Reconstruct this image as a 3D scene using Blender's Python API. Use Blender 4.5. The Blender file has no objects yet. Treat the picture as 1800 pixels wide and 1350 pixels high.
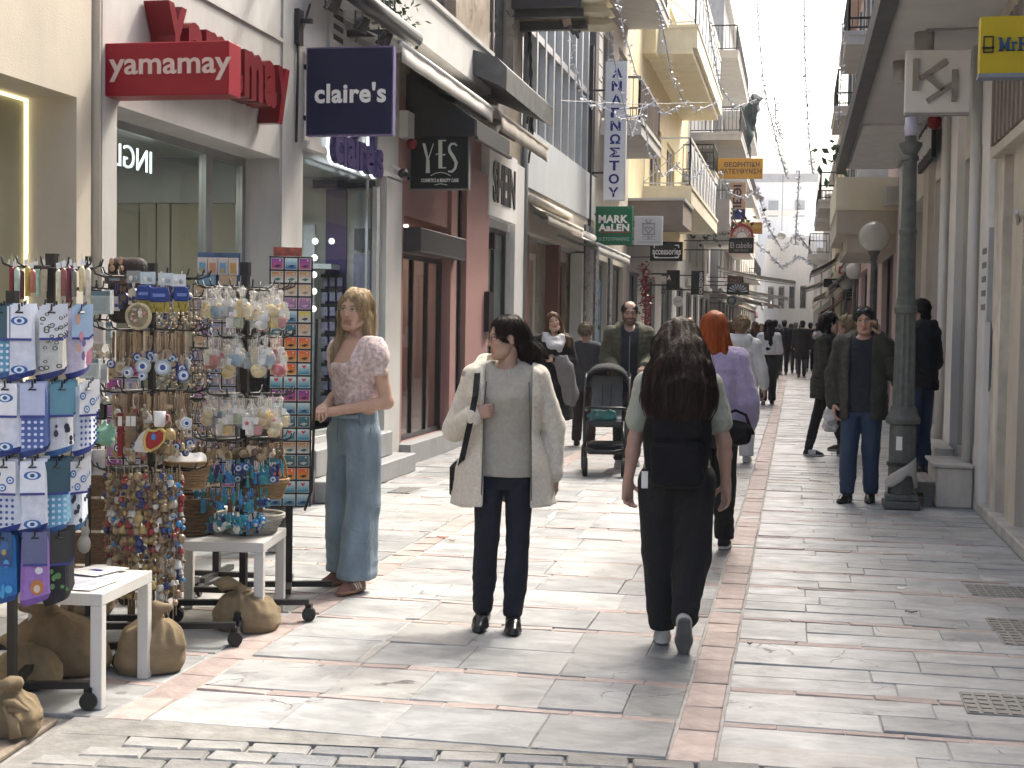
import bpy, bmesh, math, random
import numpy as np
from math import radians, sin, cos, pi
from mathutils import Vector, Matrix
random.seed(11); np.random.seed(11)
SC = bpy.context.scene
COL = SC.collection
# ---------------------------------------------------------------- camera
F = 2500.0; CH = 1.58
YAW, PITCH, ROLL = radians(11.26), radians(2.47), radians(0.9)
RM = Matrix.Rotation(YAW, 3, 'Z') @ Matrix.Rotation(pi/2-PITCH, 3, 'X') @ Matrix.Rotation(ROLL, 3, 'Z')
cam_d = bpy.data.cameras.new('camera'); cam = bpy.data.objects.new('camera', cam_d); COL.objects.link(cam)
cam.matrix_world = Matrix.Translation((0, 0, CH)) @ RM.to_4x4()
cam_d.sensor_width = 36.0; cam_d.lens = 36.0*F/1800.0; cam_d.clip_start = 0.05; cam_d.clip_end = 2000
SC.camera = cam
# ---------------------------------------------------------------- sky and sun
SUN_EL, SUN_AZ = radians(50), radians(24)      # azimuth to the right of the street axis (+Y)
W = bpy.data.worlds.new('World'); SC.world = W; W.use_nodes = True
nt = W.node_tree; nt.nodes.clear()
sky = nt.nodes.new('ShaderNodeTexSky'); sky.sky_type = 'NISHITA'; sky.sun_disc = False
sky.sun_elevation = SUN_EL; sky.sun_rotation = SUN_AZ
sky.air_density = .7; sky.dust_density = 9.0; sky.ozone_density = .3
bg = nt.nodes.new('ShaderNodeBackground'); bg.inputs['Strength'].default_value = 0.15
wo = nt.nodes.new('ShaderNodeOutputWorld')
nt.links.new(sky.outputs[0], bg.inputs[0]); nt.links.new(bg.outputs[0], wo.inputs[0])
sl = bpy.data.lights.new('sun', 'SUN'); sl.energy = .66; sl.angle = radians(2.5); sl.color = (1.0, 0.97, 0.93)
sun = bpy.data.objects.new('sun', sl); COL.objects.link(sun)
sdir = Vector((sin(SUN_AZ)*cos(SUN_EL), cos(SUN_AZ)*cos(SUN_EL), sin(SUN_EL)))
sun.rotation_euler = sdir.to_track_quat('Z', 'Y').to_euler(); sun.location = (5, 20, 40)
SC.view_settings.view_transform = 'Standard'; SC.view_settings.look = 'None'
SC.view_settings.exposure = 1.95; SC.view_settings.gamma = 1.0
SC.view_settings.use_curve_mapping = False
SC.view_settings.use_white_balance = True; SC.view_settings.white_balance_temperature = 6420; SC.view_settings.white_balance_tint = 6
try:
    SC.cycles.use_denoising = True; SC.cycles.max_bounces = 7; SC.cycles.volume_bounces = 1; SC.cycles.transparent_max_bounces = 12
    SC.cycles.sample_clamp_indirect = 6.0; SC.cycles.caustics_reflective = False; SC.cycles.caustics_refractive = False
except Exception: pass
HAZE = .0004
# ---------------------------------------------------------------- pixel of the photograph -> point of the place
def ray(px, py): return RM @ Vector(((px-900)/F, (675-py)/F, -1.0))
def G(px, py, z=0.0):
    v = ray(px, py); t = (z-CH)/v.z; return Vector((v.x*t, v.y*t, z))
def PX(px, py, X):
    v = ray(px, py); t = X/v.x; return Vector((X, v.y*t, CH+v.z*t))
def PY(px, py, Y):
    v = ray(px, py); t = Y/v.y; return Vector((v.x*t, Y, CH+v.z*t))
def P(px, py, d):
    v = ray(px, py); return Vector((v.x*d, v.y*d, CH+v.z*d))
# ---------------------------------------------------------------- materials
MATS = {}
REFL = .82   # overall reflectance of dusty outdoor surfaces
def _new(name):
    m = bpy.data.materials.new(name); m.use_nodes = True
    b = m.node_tree.nodes['Principled BSDF']; return m, m.node_tree, b
def mk(name, col, rough=0.6, metal=0.0, var=0.12, scale=6.0, bump=0.0, bscale=60.0, rnd=0.0, spec=0.5, alpha=1.0,
       emit=None, es=0.0, stretch=(1, 1, 1), sheen=0.0, dirt=0.0, trans=0.0, fold=0.0):
    if name in MATS: return MATS[name]
    m, t, b = _new(name); N, L = t.nodes, t.links
    b.inputs['Roughness'].default_value = rough; b.inputs['Metallic'].default_value = metal
    b.inputs['Specular IOR Level'].default_value = spec
    if sheen: b.inputs['Sheen Weight'].default_value = sheen
    if trans: b.inputs['Transmission Weight'].default_value = trans
    if alpha < 1: b.inputs['Alpha'].default_value = alpha
    tc = N.new('ShaderNodeTexCoord'); mp = N.new('ShaderNodeMapping'); mp.inputs['Scale'].default_value = stretch
    L.new(tc.outputs['Object'], mp.inputs['Vector'])
    no = N.new('ShaderNodeTexNoise'); no.inputs['Scale'].default_value = scale; no.inputs['Detail'].default_value = 5
    L.new(mp.outputs[0], no.inputs['Vector'])
    mr = N.new('ShaderNodeMapRange'); mr.inputs[1].default_value = .25; mr.inputs[2].default_value = .75
    mr.inputs[3].default_value = 1-var; mr.inputs[4].default_value = 1+var
    L.new(no.outputs['Fac'], mr.inputs[0]); fac = mr.outputs[0]
    if rnd:
        oi = N.new('ShaderNodeObjectInfo'); r2 = N.new('ShaderNodeMapRange')
        r2.inputs[3].default_value = 1-rnd; r2.inputs[4].default_value = 1+rnd
        L.new(oi.outputs['Random'], r2.inputs[0]); mu = N.new('ShaderNodeMath'); mu.operation = 'MULTIPLY'
        L.new(fac, mu.inputs[0]); L.new(r2.outputs[0], mu.inputs[1]); fac = mu.outputs[0]
    if dirt:
        d = N.new('ShaderNodeTexNoise'); d.inputs['Scale'].default_value = 1.3; d.inputs['Detail'].default_value = 7
        d.inputs['Roughness'].default_value = .7
        m2 = N.new('ShaderNodeMapping'); m2.inputs['Scale'].default_value = (1.6, 1.6, .35); L.new(tc.outputs['Object'], m2.inputs['Vector'])
        L.new(m2.outputs[0], d.inputs['Vector'])
        r3 = N.new('ShaderNodeMapRange'); r3.inputs[1].default_value = .42; r3.inputs[2].default_value = .72
        r3.inputs[3].default_value = 1.0; r3.inputs[4].default_value = 1-dirt; L.new(d.outputs['Fac'], r3.inputs[0])
        mu = N.new('ShaderNodeMath'); mu.operation = 'MULTIPLY'; L.new(fac, mu.inputs[0]); L.new(r3.outputs[0], mu.inputs[1]); fac = mu.outputs[0]
    vm = N.new('ShaderNodeVectorMath'); vm.operation = 'SCALE'
    if col is None:
        at = N.new('ShaderNodeAttribute'); at.attribute_name = 'Col'; L.new(at.outputs['Color'], vm.inputs[0])
    else: vm.inputs[0].default_value = [c*REFL for c in col[:3]]
    L.new(fac, vm.inputs['Scale']); L.new(vm.outputs[0], b.inputs['Base Color'])
    if bump:
        nb = N.new('ShaderNodeTexNoise'); nb.inputs['Scale'].default_value = bscale; nb.inputs['Detail'].default_value = 4
        L.new(mp.outputs[0], nb.inputs['Vector']); bu = N.new('ShaderNodeBump'); bu.inputs['Strength'].default_value = bump
        bu.inputs['Distance'].default_value = .01
        L.new(nb.outputs['Fac'], bu.inputs['Height']); L.new(bu.outputs[0], b.inputs['Normal'])
        if fold:
            nf = N.new('ShaderNodeTexNoise'); nf.inputs['Scale'].default_value = 4.5; nf.inputs['Detail'].default_value = 2; nf.inputs['Distortion'].default_value = 2.2
            m3 = N.new('ShaderNodeMapping'); m3.inputs['Scale'].default_value = (1, 1, .7); L.new(tc.outputs['Object'], m3.inputs[0]); L.new(m3.outputs[0], nf.inputs['Vector'])
            rg = N.new('ShaderNodeMath'); rg.operation = 'PINGPONG'; rg.inputs[1].default_value = .09; L.new(nf.outputs['Fac'], rg.inputs[0])
            b2 = N.new('ShaderNodeBump'); b2.inputs['Strength'].default_value = fold; b2.inputs['Distance'].default_value = .10; L.new(rg.outputs[0], b2.inputs['Height']); L.new(b2.outputs[0], bu.inputs['Normal'])
    if emit is not None:
        b.inputs['Emission Color'].default_value = (*emit, 1); b.inputs['Emission Strength'].default_value = es
    MATS[name] = m; return m
def glass(name, tint=(.9, .95, .94), refl=0.0):
    if name in MATS: return MATS[name]
    m, t, b = _new(name); N, L = t.nodes, t.links; N.remove(b)
    tr = N.new('ShaderNodeBsdfTransparent'); tr.inputs[0].default_value = (*tint, 1)
    gl = N.new('ShaderNodeBsdfGlossy'); gl.inputs['Roughness'].default_value = .02
    fr = N.new('ShaderNodeLayerWeight'); fr.inputs[0].default_value = .5
    pw = N.new('ShaderNodeMath'); pw.operation = 'POWER'; pw.inputs[1].default_value = 4.0; L.new(fr.outputs['Facing'], pw.inputs[0])
    ad = N.new('ShaderNodeMath'); ad.operation = 'MULTIPLY_ADD'; ad.inputs[1].default_value = .22; ad.inputs[2].default_value = .025+refl; ad.use_clamp = True
    L.new(pw.outputs[0], ad.inputs[0])
    mx = N.new('ShaderNodeMixShader'); L.new(ad.outputs[0], mx.inputs[0]); L.new(tr.outputs[0], mx.inputs[1]); L.new(gl.outputs[0], mx.inputs[2])
    L.new(mx.outputs[0], N['Material Output'].inputs[0]); MATS[name] = m; return m
def n4c(N, L, ge):
    n = N.new('ShaderNodeTexNoise'); n.inputs['Scale'].default_value = 4; n.inputs['Detail'].default_value = 5; L.new(ge.outputs['Position'], n.inputs['Vector']); return n.outputs['Color']
def marble(name, a, bcol, rough=.43, rnd=.12):
    if name in MATS: return MATS[name]
    m, t, b = _new(name); N, L = t.nodes, t.links
    tc = N.new('ShaderNodeTexCoord'); oi = N.new('ShaderNodeObjectInfo')
    sh = N.new('ShaderNodeVectorMath'); sh.operation = 'ADD'; cx = N.new('ShaderNodeCombineXYZ')
    m9 = N.new('ShaderNodeMath'); m9.operation = 'MULTIPLY'; m9.inputs[1].default_value = 37.0
    L.new(oi.outputs['Random'], m9.inputs[0]); L.new(m9.outputs[0], cx.inputs[0]); L.new(m9.outputs[0], cx.inputs[2])
    L.new(tc.outputs['Object'], sh.inputs[0]); L.new(cx.outputs[0], sh.inputs[1])
    n1 = N.new('ShaderNodeTexNoise'); n1.inputs['Scale'].default_value = 3.4; n1.inputs['Detail'].default_value = 8
    n1.inputs['Roughness'].default_value = .68; n1.inputs['Distortion'].default_value = .7
    mp = N.new('ShaderNodeMapping'); mp.inputs['Scale'].default_value = (1, 1.9, 1); mp.inputs['Rotation'].default_value = (0, 0, .35)
    L.new(sh.outputs[0], mp.inputs[0]); L.new(mp.outputs[0], n1.inputs['Vector'])
    r = N.new('ShaderNodeValToRGB'); r.color_ramp.elements[0].position = .38; r.color_ramp.elements[1].position = .60
    r.color_ramp.elements[0].color = (*[c*.8 for c in bcol], 1); r.color_ramp.elements[1].color = (*[c*.8 for c in a], 1)
    L.new(n1.outputs['Fac'], r.inputs[0])
    r2 = N.new('ShaderNodeMapRange'); r2.inputs[3].default_value = 1-rnd; r2.inputs[4].default_value = 1+rnd*.6
    L.new(oi.outputs['Random'], r2.inputs[0])
    n2 = N.new('ShaderNodeTexNoise'); n2.inputs['Scale'].default_value = 1.1; n2.inputs['Detail'].default_value = 9; n2.inputs['Roughness'].default_value = .75
    ge = N.new('ShaderNodeNewGeometry'); L.new(ge.outputs['Position'], n2.inputs['Vector'])
    r4 = N.new('ShaderNodeMapRange'); r4.inputs[1].default_value = .35; r4.inputs[2].default_value = .62; r4.inputs[3].default_value = .74; r4.inputs[4].default_value = 1.04
    L.new(n2.outputs['Fac'], r4.inputs[0])
    mu = N.new('ShaderNodeMath'); mu.operation = 'MULTIPLY'; L.new(r2.outputs[0], mu.inputs[0]); L.new(r4.outputs[0], mu.inputs[1])
    vm = N.new('ShaderNodeVectorMath'); vm.operation = 'SCALE'; L.new(r.outputs[0], vm.inputs[0]); L.new(mu.outputs[0], vm.inputs['Scale'])
    vo = N.new('ShaderNodeTexVoronoi'); vo.feature = 'DISTANCE_TO_EDGE'; vo.inputs['Scale'].default_value = 1.7
    wv = N.new('ShaderNodeVectorMath'); wv.operation = 'MULTIPLY_ADD'; wv.inputs[1].default_value = (.35, .35, 0); L.new(n4c(N, L, ge), wv.inputs[0]); L.new(ge.outputs['Position'], wv.inputs[2]); L.new(wv.outputs[0], vo.inputs['Vector'])
    ck = N.new('ShaderNodeMapRange'); ck.inputs[1].default_value = .004; ck.inputs[2].default_value = .011; ck.inputs[3].default_value = 1; ck.inputs[4].default_value = 0; L.new(vo.outputs['Distance'], ck.inputs[0])
    mk_ = N.new('ShaderNodeMapRange'); mk_.inputs[1].default_value = .54; mk_.inputs[2].default_value = .58; L.new(n2.outputs['Fac'], mk_.inputs[0])
    cm = N.new('ShaderNodeMath'); cm.operation = 'MULTIPLY'; L.new(ck.outputs[0], cm.inputs[0]); L.new(mk_.outputs[0], cm.inputs[1])
    gv = N.new('ShaderNodeTexVoronoi'); gv.inputs['Scale'].default_value = 2.6; L.new(ge.outputs['Position'], gv.inputs['Vector'])
    gs = N.new('ShaderNodeMapRange'); gs.inputs[1].default_value = .055; gs.inputs[2].default_value = .075; gs.inputs[3].default_value = .55; gs.inputs[4].default_value = 0; L.new(gv.outputs['Distance'], gs.inputs[0])
    mxm = N.new('ShaderNodeMath'); mxm.operation = 'MAXIMUM'; L.new(cm.outputs[0], mxm.inputs[0]); L.new(gs.outputs[0], mxm.inputs[1])
    mc = N.new('ShaderNodeMix'); mc.data_type = 'RGBA'; mc.inputs[7].default_value = (.085, .08, .075, 1); L.new(mxm.outputs[0], mc.inputs[0]); L.new(vm.outputs[0], mc.inputs[6])
    L.new(mc.outputs[2], b.inputs['Base Color'])
    rr = N.new('ShaderNodeMapRange'); rr.inputs[1].default_value = .3; rr.inputs[2].default_value = .7; rr.inputs[3].default_value = rough-.1; rr.inputs[4].default_value = rough+.18
    n3 = N.new('ShaderNodeTexNoise'); n3.inputs['Scale'].default_value = 5; n3.inputs['Detail'].default_value = 6; L.new(ge.outputs['Position'], n3.inputs['Vector'])
    L.new(n3.outputs['Fac'], rr.inputs[0]); L.new(rr.outputs[0], b.inputs['Roughness'])
    b.inputs['Specular IOR Level'].default_value = .4
    bu = N.new('ShaderNodeBump'); bu.inputs['Strength'].default_value = .35; bu.inputs['Distance'].default_value = .006
    n4 = N.new('ShaderNodeTexNoise'); n4.inputs['Scale'].default_value = 14; n4.inputs['Detail'].default_value = 6; L.new(ge.outputs['Position'], n4.inputs['Vector'])
    L.new(n4.outputs['Fac'], bu.inputs['Height']); L.new(bu.outputs[0], b.inputs['Normal'])
    MATS[name] = m; return m
# ---------------------------------------------------------------- objects
def wloc(o):
    v = Vector((0, 0, 0))
    while o is not None: v = v+o.location; o = o.parent
    return v
def tag(o, label=None, cat=None, group=None, kind=None):
    if label: o['label'] = label
    if cat: o['category'] = cat
    if group: o['group'] = group
    if kind: o['kind'] = kind
    return o
def thing(name, label=None, cat=None, loc=(0, 0, 0), rz=0.0, group=None):
    o = bpy.data.objects.new(name, None); COL.objects.link(o); o.location = loc; o.rotation_euler = (0, 0, rz)
    o.empty_display_size = .1
    return tag(o, label, cat, group)
def copy_tree(o, parent=None, loc=None, rz=None, label=None, group=None):
    c = o.copy(); COL.objects.link(c); c.parent = parent
    if loc is not None: c.location = loc
    if rz is not None: c.rotation_euler = (0, 0, rz)
    if label: c['label'] = label
    if group: c['group'] = group
    for ch in list(o.children): copy_tree(ch, c)
    return c
def mesh_obj(name, v, f, mats, parent=None, mi=None, fcol=None, vcol=None, smooth=False, world=True, fix=False):
    v = np.asarray(v, dtype=np.float64).reshape(-1, 3)
    if parent is not None and world: v = v-np.array(wloc(parent))
    me = bpy.data.meshes.new(name); me.from_pydata(v.tolist(), [], [list(q) for q in f] if not isinstance(f, np.ndarray) else f.tolist())
    if not isinstance(mats, (list, tuple)): mats = [mats]
    for m in mats: me.materials.append(m)
    if mi is not None: me.polygons.foreach_set('material_index', np.asarray(mi, dtype=np.int32))
    if fcol is not None:
        at = me.color_attributes.new('Col', 'FLOAT_COLOR', 'CORNER')
        lt = np.zeros(len(me.polygons), dtype=np.int32); me.polygons.foreach_get('loop_total', lt)
        c = np.ones((len(fcol), 4)); c[:, :3] = np.asarray(fcol)[:, :3]
        at.data.foreach_set('color', np.repeat(c, lt, axis=0).ravel())
    if vcol is not None:
        at = me.color_attributes.new('Col', 'FLOAT_COLOR', 'POINT'); c = np.ones((len(vcol), 4)); c[:, :3] = vcol
        at.data.foreach_set('color', c.ravel())
    if smooth: me.polygons.foreach_set('use_smooth', [True]*len(me.polygons))
    if fix:
        bm = bmesh.new(); bm.from_mesh(me); bmesh.ops.recalc_face_normals(bm, faces=bm.faces); bm.to_mesh(me); bm.free()
    me.update()
    o = bpy.data.objects.new(name, me); COL.objects.link(o)
    if parent is not None: o.parent = parent
    return o
def basis(d):
    d = Vector(d).normalized(); a = Vector((0, 0, 1)) if abs(d.z) < .95 else Vector((1, 0, 0))
    u = d.cross(a).normalized(); w = u.cross(d).normalized(); return u, w
class MB:
    def __init__(s): s.v = []; s.f = []; s.m = []; s.c = []; s.sm = True
    def add(s, v, f, mi=0, col=None):
        n = len(s.v); s.v += [tuple(p) for p in v]
        for q in f: s.f.append([n+i for i in q]); s.m.append(mi); s.c.append(col if col is not None else (1, 1, 1))
        return s
    def box(s, x0, y0, z0, x1, y1, z1, mi=0, col=None):
        v = [(x0, y0, z0), (x1, y0, z0), (x1, y1, z0), (x0, y1, z0), (x0, y0, z1), (x1, y0, z1), (x1, y1, z1), (x0, y1, z1)]
        return s.add(v, [(0, 3, 2, 1), (4, 5, 6, 7), (0, 1, 5, 4), (1, 2, 6, 5), (2, 3, 7, 6), (3, 0, 4, 7)], mi, col)
    def obox(s, c, size, M=None, mi=0, col=None):
        c = Vector(c); hx, hy, hz = size[0]/2, size[1]/2, size[2]/2; M = M or Matrix.Identity(3)
        v = [c+M@Vector(p) for p in [(-hx, -hy, -hz), (hx, -hy, -hz), (hx, hy, -hz), (-hx, hy, -hz), (-hx, -hy, hz), (hx, -hy, hz), (hx, hy, hz), (-hx, hy, hz)]]
        return s.add(v, [(0, 3, 2, 1), (4, 5, 6, 7), (0, 1, 5, 4), (1, 2, 6, 5), (2, 3, 7, 6), (3, 0, 4, 7)], mi, col)
    def bar(s, p, q, w, h, mi=0, col=None):
        p, q = Vector(p), Vector(q); u, t = basis(q-p); u = u*(w/2); t = t*(h/2)
        v = [p-u-t, p+u-t, p+u+t, p-u+t, q-u-t, q+u-t, q+u+t, q-u+t]
        return s.add(v, [(0, 3, 2, 1), (4, 5, 6, 7), (0, 1, 5, 4), (1, 2, 6, 5), (2, 3, 7, 6), (3, 0, 4, 7)], mi, col)
    def tube(s, pts, r, n=6, mi=0, col=None, caps=True):
        pts = [Vector(p) for p in pts]; k = len(pts); rs = r if isinstance(r, (list, tuple)) else [r]*k
        v = []; f = []; u0 = None
        for i, p in enumerate(pts):
            d = (pts[min(i+1, k-1)]-pts[max(i-1, 0)])
            if d.length < 1e-9: d = Vector((0, 0, 1))
            d.normalize()
            if u0 is None: u, w = basis(d)
            else:
                u = (u0-d*u0.dot(d))
                if u.length < 1e-6: u, w = basis(d)
                u.normalize(); w = d.cross(u)*-1
                w = u.cross(d)
            u0 = u
            for j in range(n):
                a = 2*pi*j/n; v.append(p+(u*cos(a)+w*sin(a))*rs[i])
        for i in range(k-1):
            for j in range(n):
                a, b = i*n+j, i*n+(j+1) % n; f.append((a, b, b+n, a+n))
        if caps: f.append(tuple(range(n-1, -1, -1))); f.append(tuple(range((k-1)*n, k*n)))
        return s.add(v, f, mi, col)
    def cyl(s, p, q, r, r2=None, n=12, mi=0, col=None): return s.tube([p, q], [r, r if r2 is None else r2], n, mi, col)
    def lathe(s, prof, c=(0, 0, 0), n=16, mi=0, col=None, sx=1, sy=1):
        v = []; f = []
        for r, z in prof:
            for j in range(n):
                a = 2*pi*j/n; v.append((c[0]+cos(a)*r*sx, c[1]+sin(a)*r*sy, c[2]+z))
        for i in range(len(prof)-1):
            for j in range(n):
                a, b = i*n+j, i*n+(j+1) % n; f.append((a, b, b+n, a+n))
        f.append(tuple(range(n-1, -1, -1))); f.append(tuple(range((len(prof)-1)*n, len(prof)*n)))
        return s.add(v, f, mi, col)
    def sph(s, c, r, n=10, k=6, mi=0, col=None):
        r = r if isinstance(r, (list, tuple)) else (r, r, r); v = [(c[0], c[1], c[2]-r[2])]; f = []
        for i in range(1, k):
            t = -pi/2+pi*i/k
            for j in range(n):
                a = 2*pi*j/n; v.append((c[0]+r[0]*cos(t)*cos(a), c[1]+r[1]*cos(t)*sin(a), c[2]+r[2]*sin(t)))
        v.append((c[0], c[1], c[2]+r[2]))
        for j in range(n):
            f.append((0, 1+(j+1) % n, 1+j)); e = 1+(k-2)*n; f.append((e+j, e+(j+1) % n, len(v)-1))
        for i in range(k-2):
            for j in range(n):
                a, b = 1+i*n+j, 1+i*n+(j+1) % n; f.append((a, b, b+n, a+n))
        return s.add(v, f, mi, col)
    def prism(s, poly, a, b, ax='y', mi=0, col=None):
        """polygon in the two other axes, pushed from a to b along ax"""
        def pt(p, t): return {'y': (p[0], t, p[1]), 'x': (t, p[0], p[1]), 'z': (p[0], p[1], t)}[ax]
        n = len(poly); v = [pt(p, a) for p in poly]+[pt(p, b) for p in poly]
        f = [tuple(range(n)), tuple(range(2*n-1, n-1, -1))]+[(i, i+n, (i+1) % n+n, (i+1) % n) for i in range(n)]
        return s.add(v, f, mi, col)
    def quad(s, a, b, c, d, mi=0, col=None): return s.add([a, b, c, d], [(0, 1, 2, 3)], mi, col)
    def sheet(s, grid, mi=0, col=None):
        R, C = len(grid), len(grid[0]); v = [p for r in grid for p in r]
        return s.add(v, [(i*C+j, i*C+j+1, (i+1)*C+j+1, (i+1)*C+j) for i in range(R-1) for j in range(C-1)], mi, col)
    def build(s, name, mats, parent=None, smooth=False, world=True, bevel=0.0, fix=True, usecol=False, thick=0.0, seg=1):
        o = mesh_obj(name, s.v, s.f, mats, parent, s.m, s.c if usecol else None, None, smooth, world, fix)
        if thick: q = o.modifiers.new('solid', 'SOLIDIFY'); q.thickness = thick; q.offset = 0
        if bevel: q = o.modifiers.new('edge', 'BEVEL'); q.width = bevel; q.segments = seg; q.limit_method = 'ANGLE'
        return o
def boxo(name, x0, y0, z0, x1, y1, z1, mat, parent=None, world=True, bevel=0.0):
    return MB().box(min(x0, x1), min(y0, y1), min(z0, z1), max(x0, x1), max(y0, y1), max(z0, z1)).build(name, mat, parent, world=world, bevel=bevel, fix=False)
def lettering(txt, mat, c, w=None, h=None, face='-y', parent=None, ext=.004, bold=0.0, name='lettering', shear=0.0, spacing=1.0, mirror=False, world=True, line=1.0, rot=0.0):
    cu = bpy.data.curves.new('t', 'FONT'); cu.body = txt; cu.align_x = 'CENTER'; cu.size = 1; cu.extrude = .02; cu.offset = bold
    cu.space_character = spacing; cu.shear = shear; cu.space_line = line; cu.resolution_u = 3
    ob = bpy.data.objects.new('t', cu); COL.objects.link(ob)
    me = bpy.data.meshes.new_from_object(ob.evaluated_get(bpy.context.evaluated_depsgraph_get()))
    n = len(me.vertices); a = np.zeros(n*3); me.vertices.foreach_get('co', a); a = a.reshape(-1, 3)
    fs = [list(p.vertices) for p in me.polygons]
    bpy.data.objects.remove(ob); bpy.data.curves.remove(cu); bpy.data.meshes.remove(me)
    mn, mx = a.min(0), a.max(0); mid = (mn+mx)/2; a = a-mid; sz = mx-mn
    sx = w/sz[0] if w else None; sy = h/sz[1] if h else None
    sx = sx or sy; sy = sy or sx
    a[:, 0] *= sx*(-1 if mirror else 1); a[:, 1] *= sy; a[:, 2] *= ext/sz[2]
    if rot:
        x, y = a[:, 0].copy(), a[:, 1].copy(); a[:, 0] = x*cos(rot)-y*sin(rot); a[:, 1] = x*sin(rot)+y*cos(rot)
    x, y, z = a.T
    q = {'-y': (x, -z, y), '+x': (z, x, y), '-x': (-z, -x, y), '+z': (x, y, z)}[face]
    v = np.stack(q, 1)+np.array(c)
    return mesh_obj(name, v, fs, mat, parent, world=world, fix=True)
# ---------------------------------------------------------------- implicit surfaces for soft and living shapes
class SDF:
    def __init__(s, lo, hi, vox):
        s.lo = np.array(lo, float); s.vox = vox; n = np.maximum(np.ceil((np.array(hi)-s.lo)/vox).astype(int)+1, 4)
        s.ax = [s.lo[i]+vox*np.arange(n[i]) for i in range(3)]; s.n = n; s.D = np.full(tuple(n), 1.0, np.float32)
    def blk(s, lo, hi):
        sl = []
        for i in range(3):
            a = int(np.floor((lo[i]-s.lo[i])/s.vox)); b = int(np.ceil((hi[i]-s.lo[i])/s.vox))+1
            a = max(0, min(a, s.n[i])); b = max(0, min(b, s.n[i])); sl.append(slice(a, b))
        X = s.ax[0][sl[0]][:, None, None]; Y = s.ax[1][sl[1]][None, :, None]; Z = s.ax[2][sl[2]][None, None, :]
        return tuple(sl), X, Y, Z
    def comb(s, sl, d, k, op):
        a = s.D[sl]
        if a.size == 0: return
        if op == 'sub': a2, b2, sg = -a, d, -1
        elif op == 'int': a2, b2, sg = -a, -d, -1
        else: a2, b2, sg = a, d, 1
        if k > 0:
            h = np.clip(.5+.5*(b2-a2)/k, 0, 1); r = b2*(1-h)+a2*h-k*h*(1-h)
        else: r = np.minimum(a2, b2)
        s.D[sl] = sg*r
    def cone(s, a, b, ra, rb, k=.02, op='add', flat=None):
        a = np.array(a, float); b = np.array(b, float); m = max(ra, rb)+k+3*s.vox
        sl, X, Y, Z = s.blk(np.minimum(a, b)-m, np.maximum(a, b)+m); ba = b-a; L = max(ba@ba, 1e-9)
        h = np.clip(((X-a[0])*ba[0]+(Y-a[1])*ba[1]+(Z-a[2])*ba[2])/L, 0, 1)
        dx, dy, dz = X-a[0]-h*ba[0], Y-a[1]-h*ba[1], Z-a[2]-h*ba[2]
        if flat is not None:
            fx, fy, fz = flat; d = np.sqrt((dx/fx)**2+(dy/fy)**2+(dz/fz)**2)-(ra+h*(rb-ra)); d = d*min(fx, fy, fz)
        else: d = np.sqrt(dx*dx+dy*dy+dz*dz)-(ra+h*(rb-ra))
        s.comb(sl, d, k, op); return s
    def chain(s, pts, rs, k=.02, op='add', flat=None):
        for i in range(len(pts)-1): s.cone(pts[i], pts[i+1], rs[i], rs[i+1], k, op, flat)
        return s
    def ell(s, c, r, k=.02, op='add', rot=None):
        r = np.array(r if np.ndim(r) else [r]*3, float); m = r.max()+k+3*s.vox; c = np.array(c, float)
        sl, X, Y, Z = s.blk(c-m, c+m); dx, dy, dz = X-c[0], Y-c[1], Z-c[2]
        if rot is not None:
            M = np.array(rot).T
            dx, dy, dz = [M[i][0]*dx+M[i][1]*dy+M[i][2]*dz for i in range(3)]
        k0 = np.sqrt((dx/r[0])**2+(dy/r[1])**2+(dz/r[2])**2); k1 = np.sqrt((dx/r[0]**2)**2+(dy/r[1]**2)**2+(dz/r[2]**2)**2)
        s.comb(sl, k0*(k0-1)/np.maximum(k1, 1e-6), k, op); return s
    def col(s, lev, k=.02, op='add', e=2.0, cap=True):
        """stack of elliptic sections: rows of z, cx, cy, rx, ry"""
        A = np.array(sorted(lev), float); m = A[:, 3:5].max()+k+3*s.vox; z0, z1 = A[0, 0], A[-1, 0]
        lo = (A[:, 1].min()-m, A[:, 2].min()-m, z0-k-3*s.vox); hi = (A[:, 1].max()+m, A[:, 2].max()+m, z1+k+3*s.vox)
        sl, X, Y, Z = s.blk(lo, hi)
        zz = Z[0, 0]; cx, cy, rx, ry = [np.interp(zz, A[:, 0], A[:, i])[None, None, :] for i in (1, 2, 3, 4)]
        q = (np.abs((X-cx)/rx)**e+np.abs((Y-cy)/ry)**e)**(1/e); d = (q-1)*np.minimum(rx, ry)
        if cap: d = np.maximum(d, np.maximum(z0-Z, Z-z1))
        s.comb(sl, d, k, op); return s
    def box(s, c, h, k=0.0, op='add', rot=None, rad=0.0):
        c = np.array(c, float); h = np.array(h, float); m = np.linalg.norm(h)+k+3*s.vox if rot is not None else h+k+3*s.vox
        sl, X, Y, Z = s.blk(c-m, c+m); dx, dy, dz = X-c[0], Y-c[1], Z-c[2]
        if rot is not None:
            M = np.array(rot).T; dx, dy, dz = [M[i][0]*dx+M[i][1]*dy+M[i][2]*dz for i in range(3)]
        qx, qy, qz = np.abs(dx)-h[0]+rad, np.abs(dy)-h[1]+rad, np.abs(dz)-h[2]+rad
        d = np.sqrt(np.maximum(qx, 0)**2+np.maximum(qy, 0)**2+np.maximum(qz, 0)**2)+np.minimum(np.maximum(qx, np.maximum(qy, qz)), 0)-rad
        s.comb(sl, d, k, op); return s
    def plane(s, p, n, op='int', k=0.0):
        n = np.array(n, float); n /= np.linalg.norm(n)
        sl, X, Y, Z = s.blk(s.lo, s.lo+s.vox*s.n); d = (X-p[0])*n[0]+(Y-p[1])*n[1]+(Z-p[2])*n[2]+0*s.D
        s.comb(sl, d, k, op); return s
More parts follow.
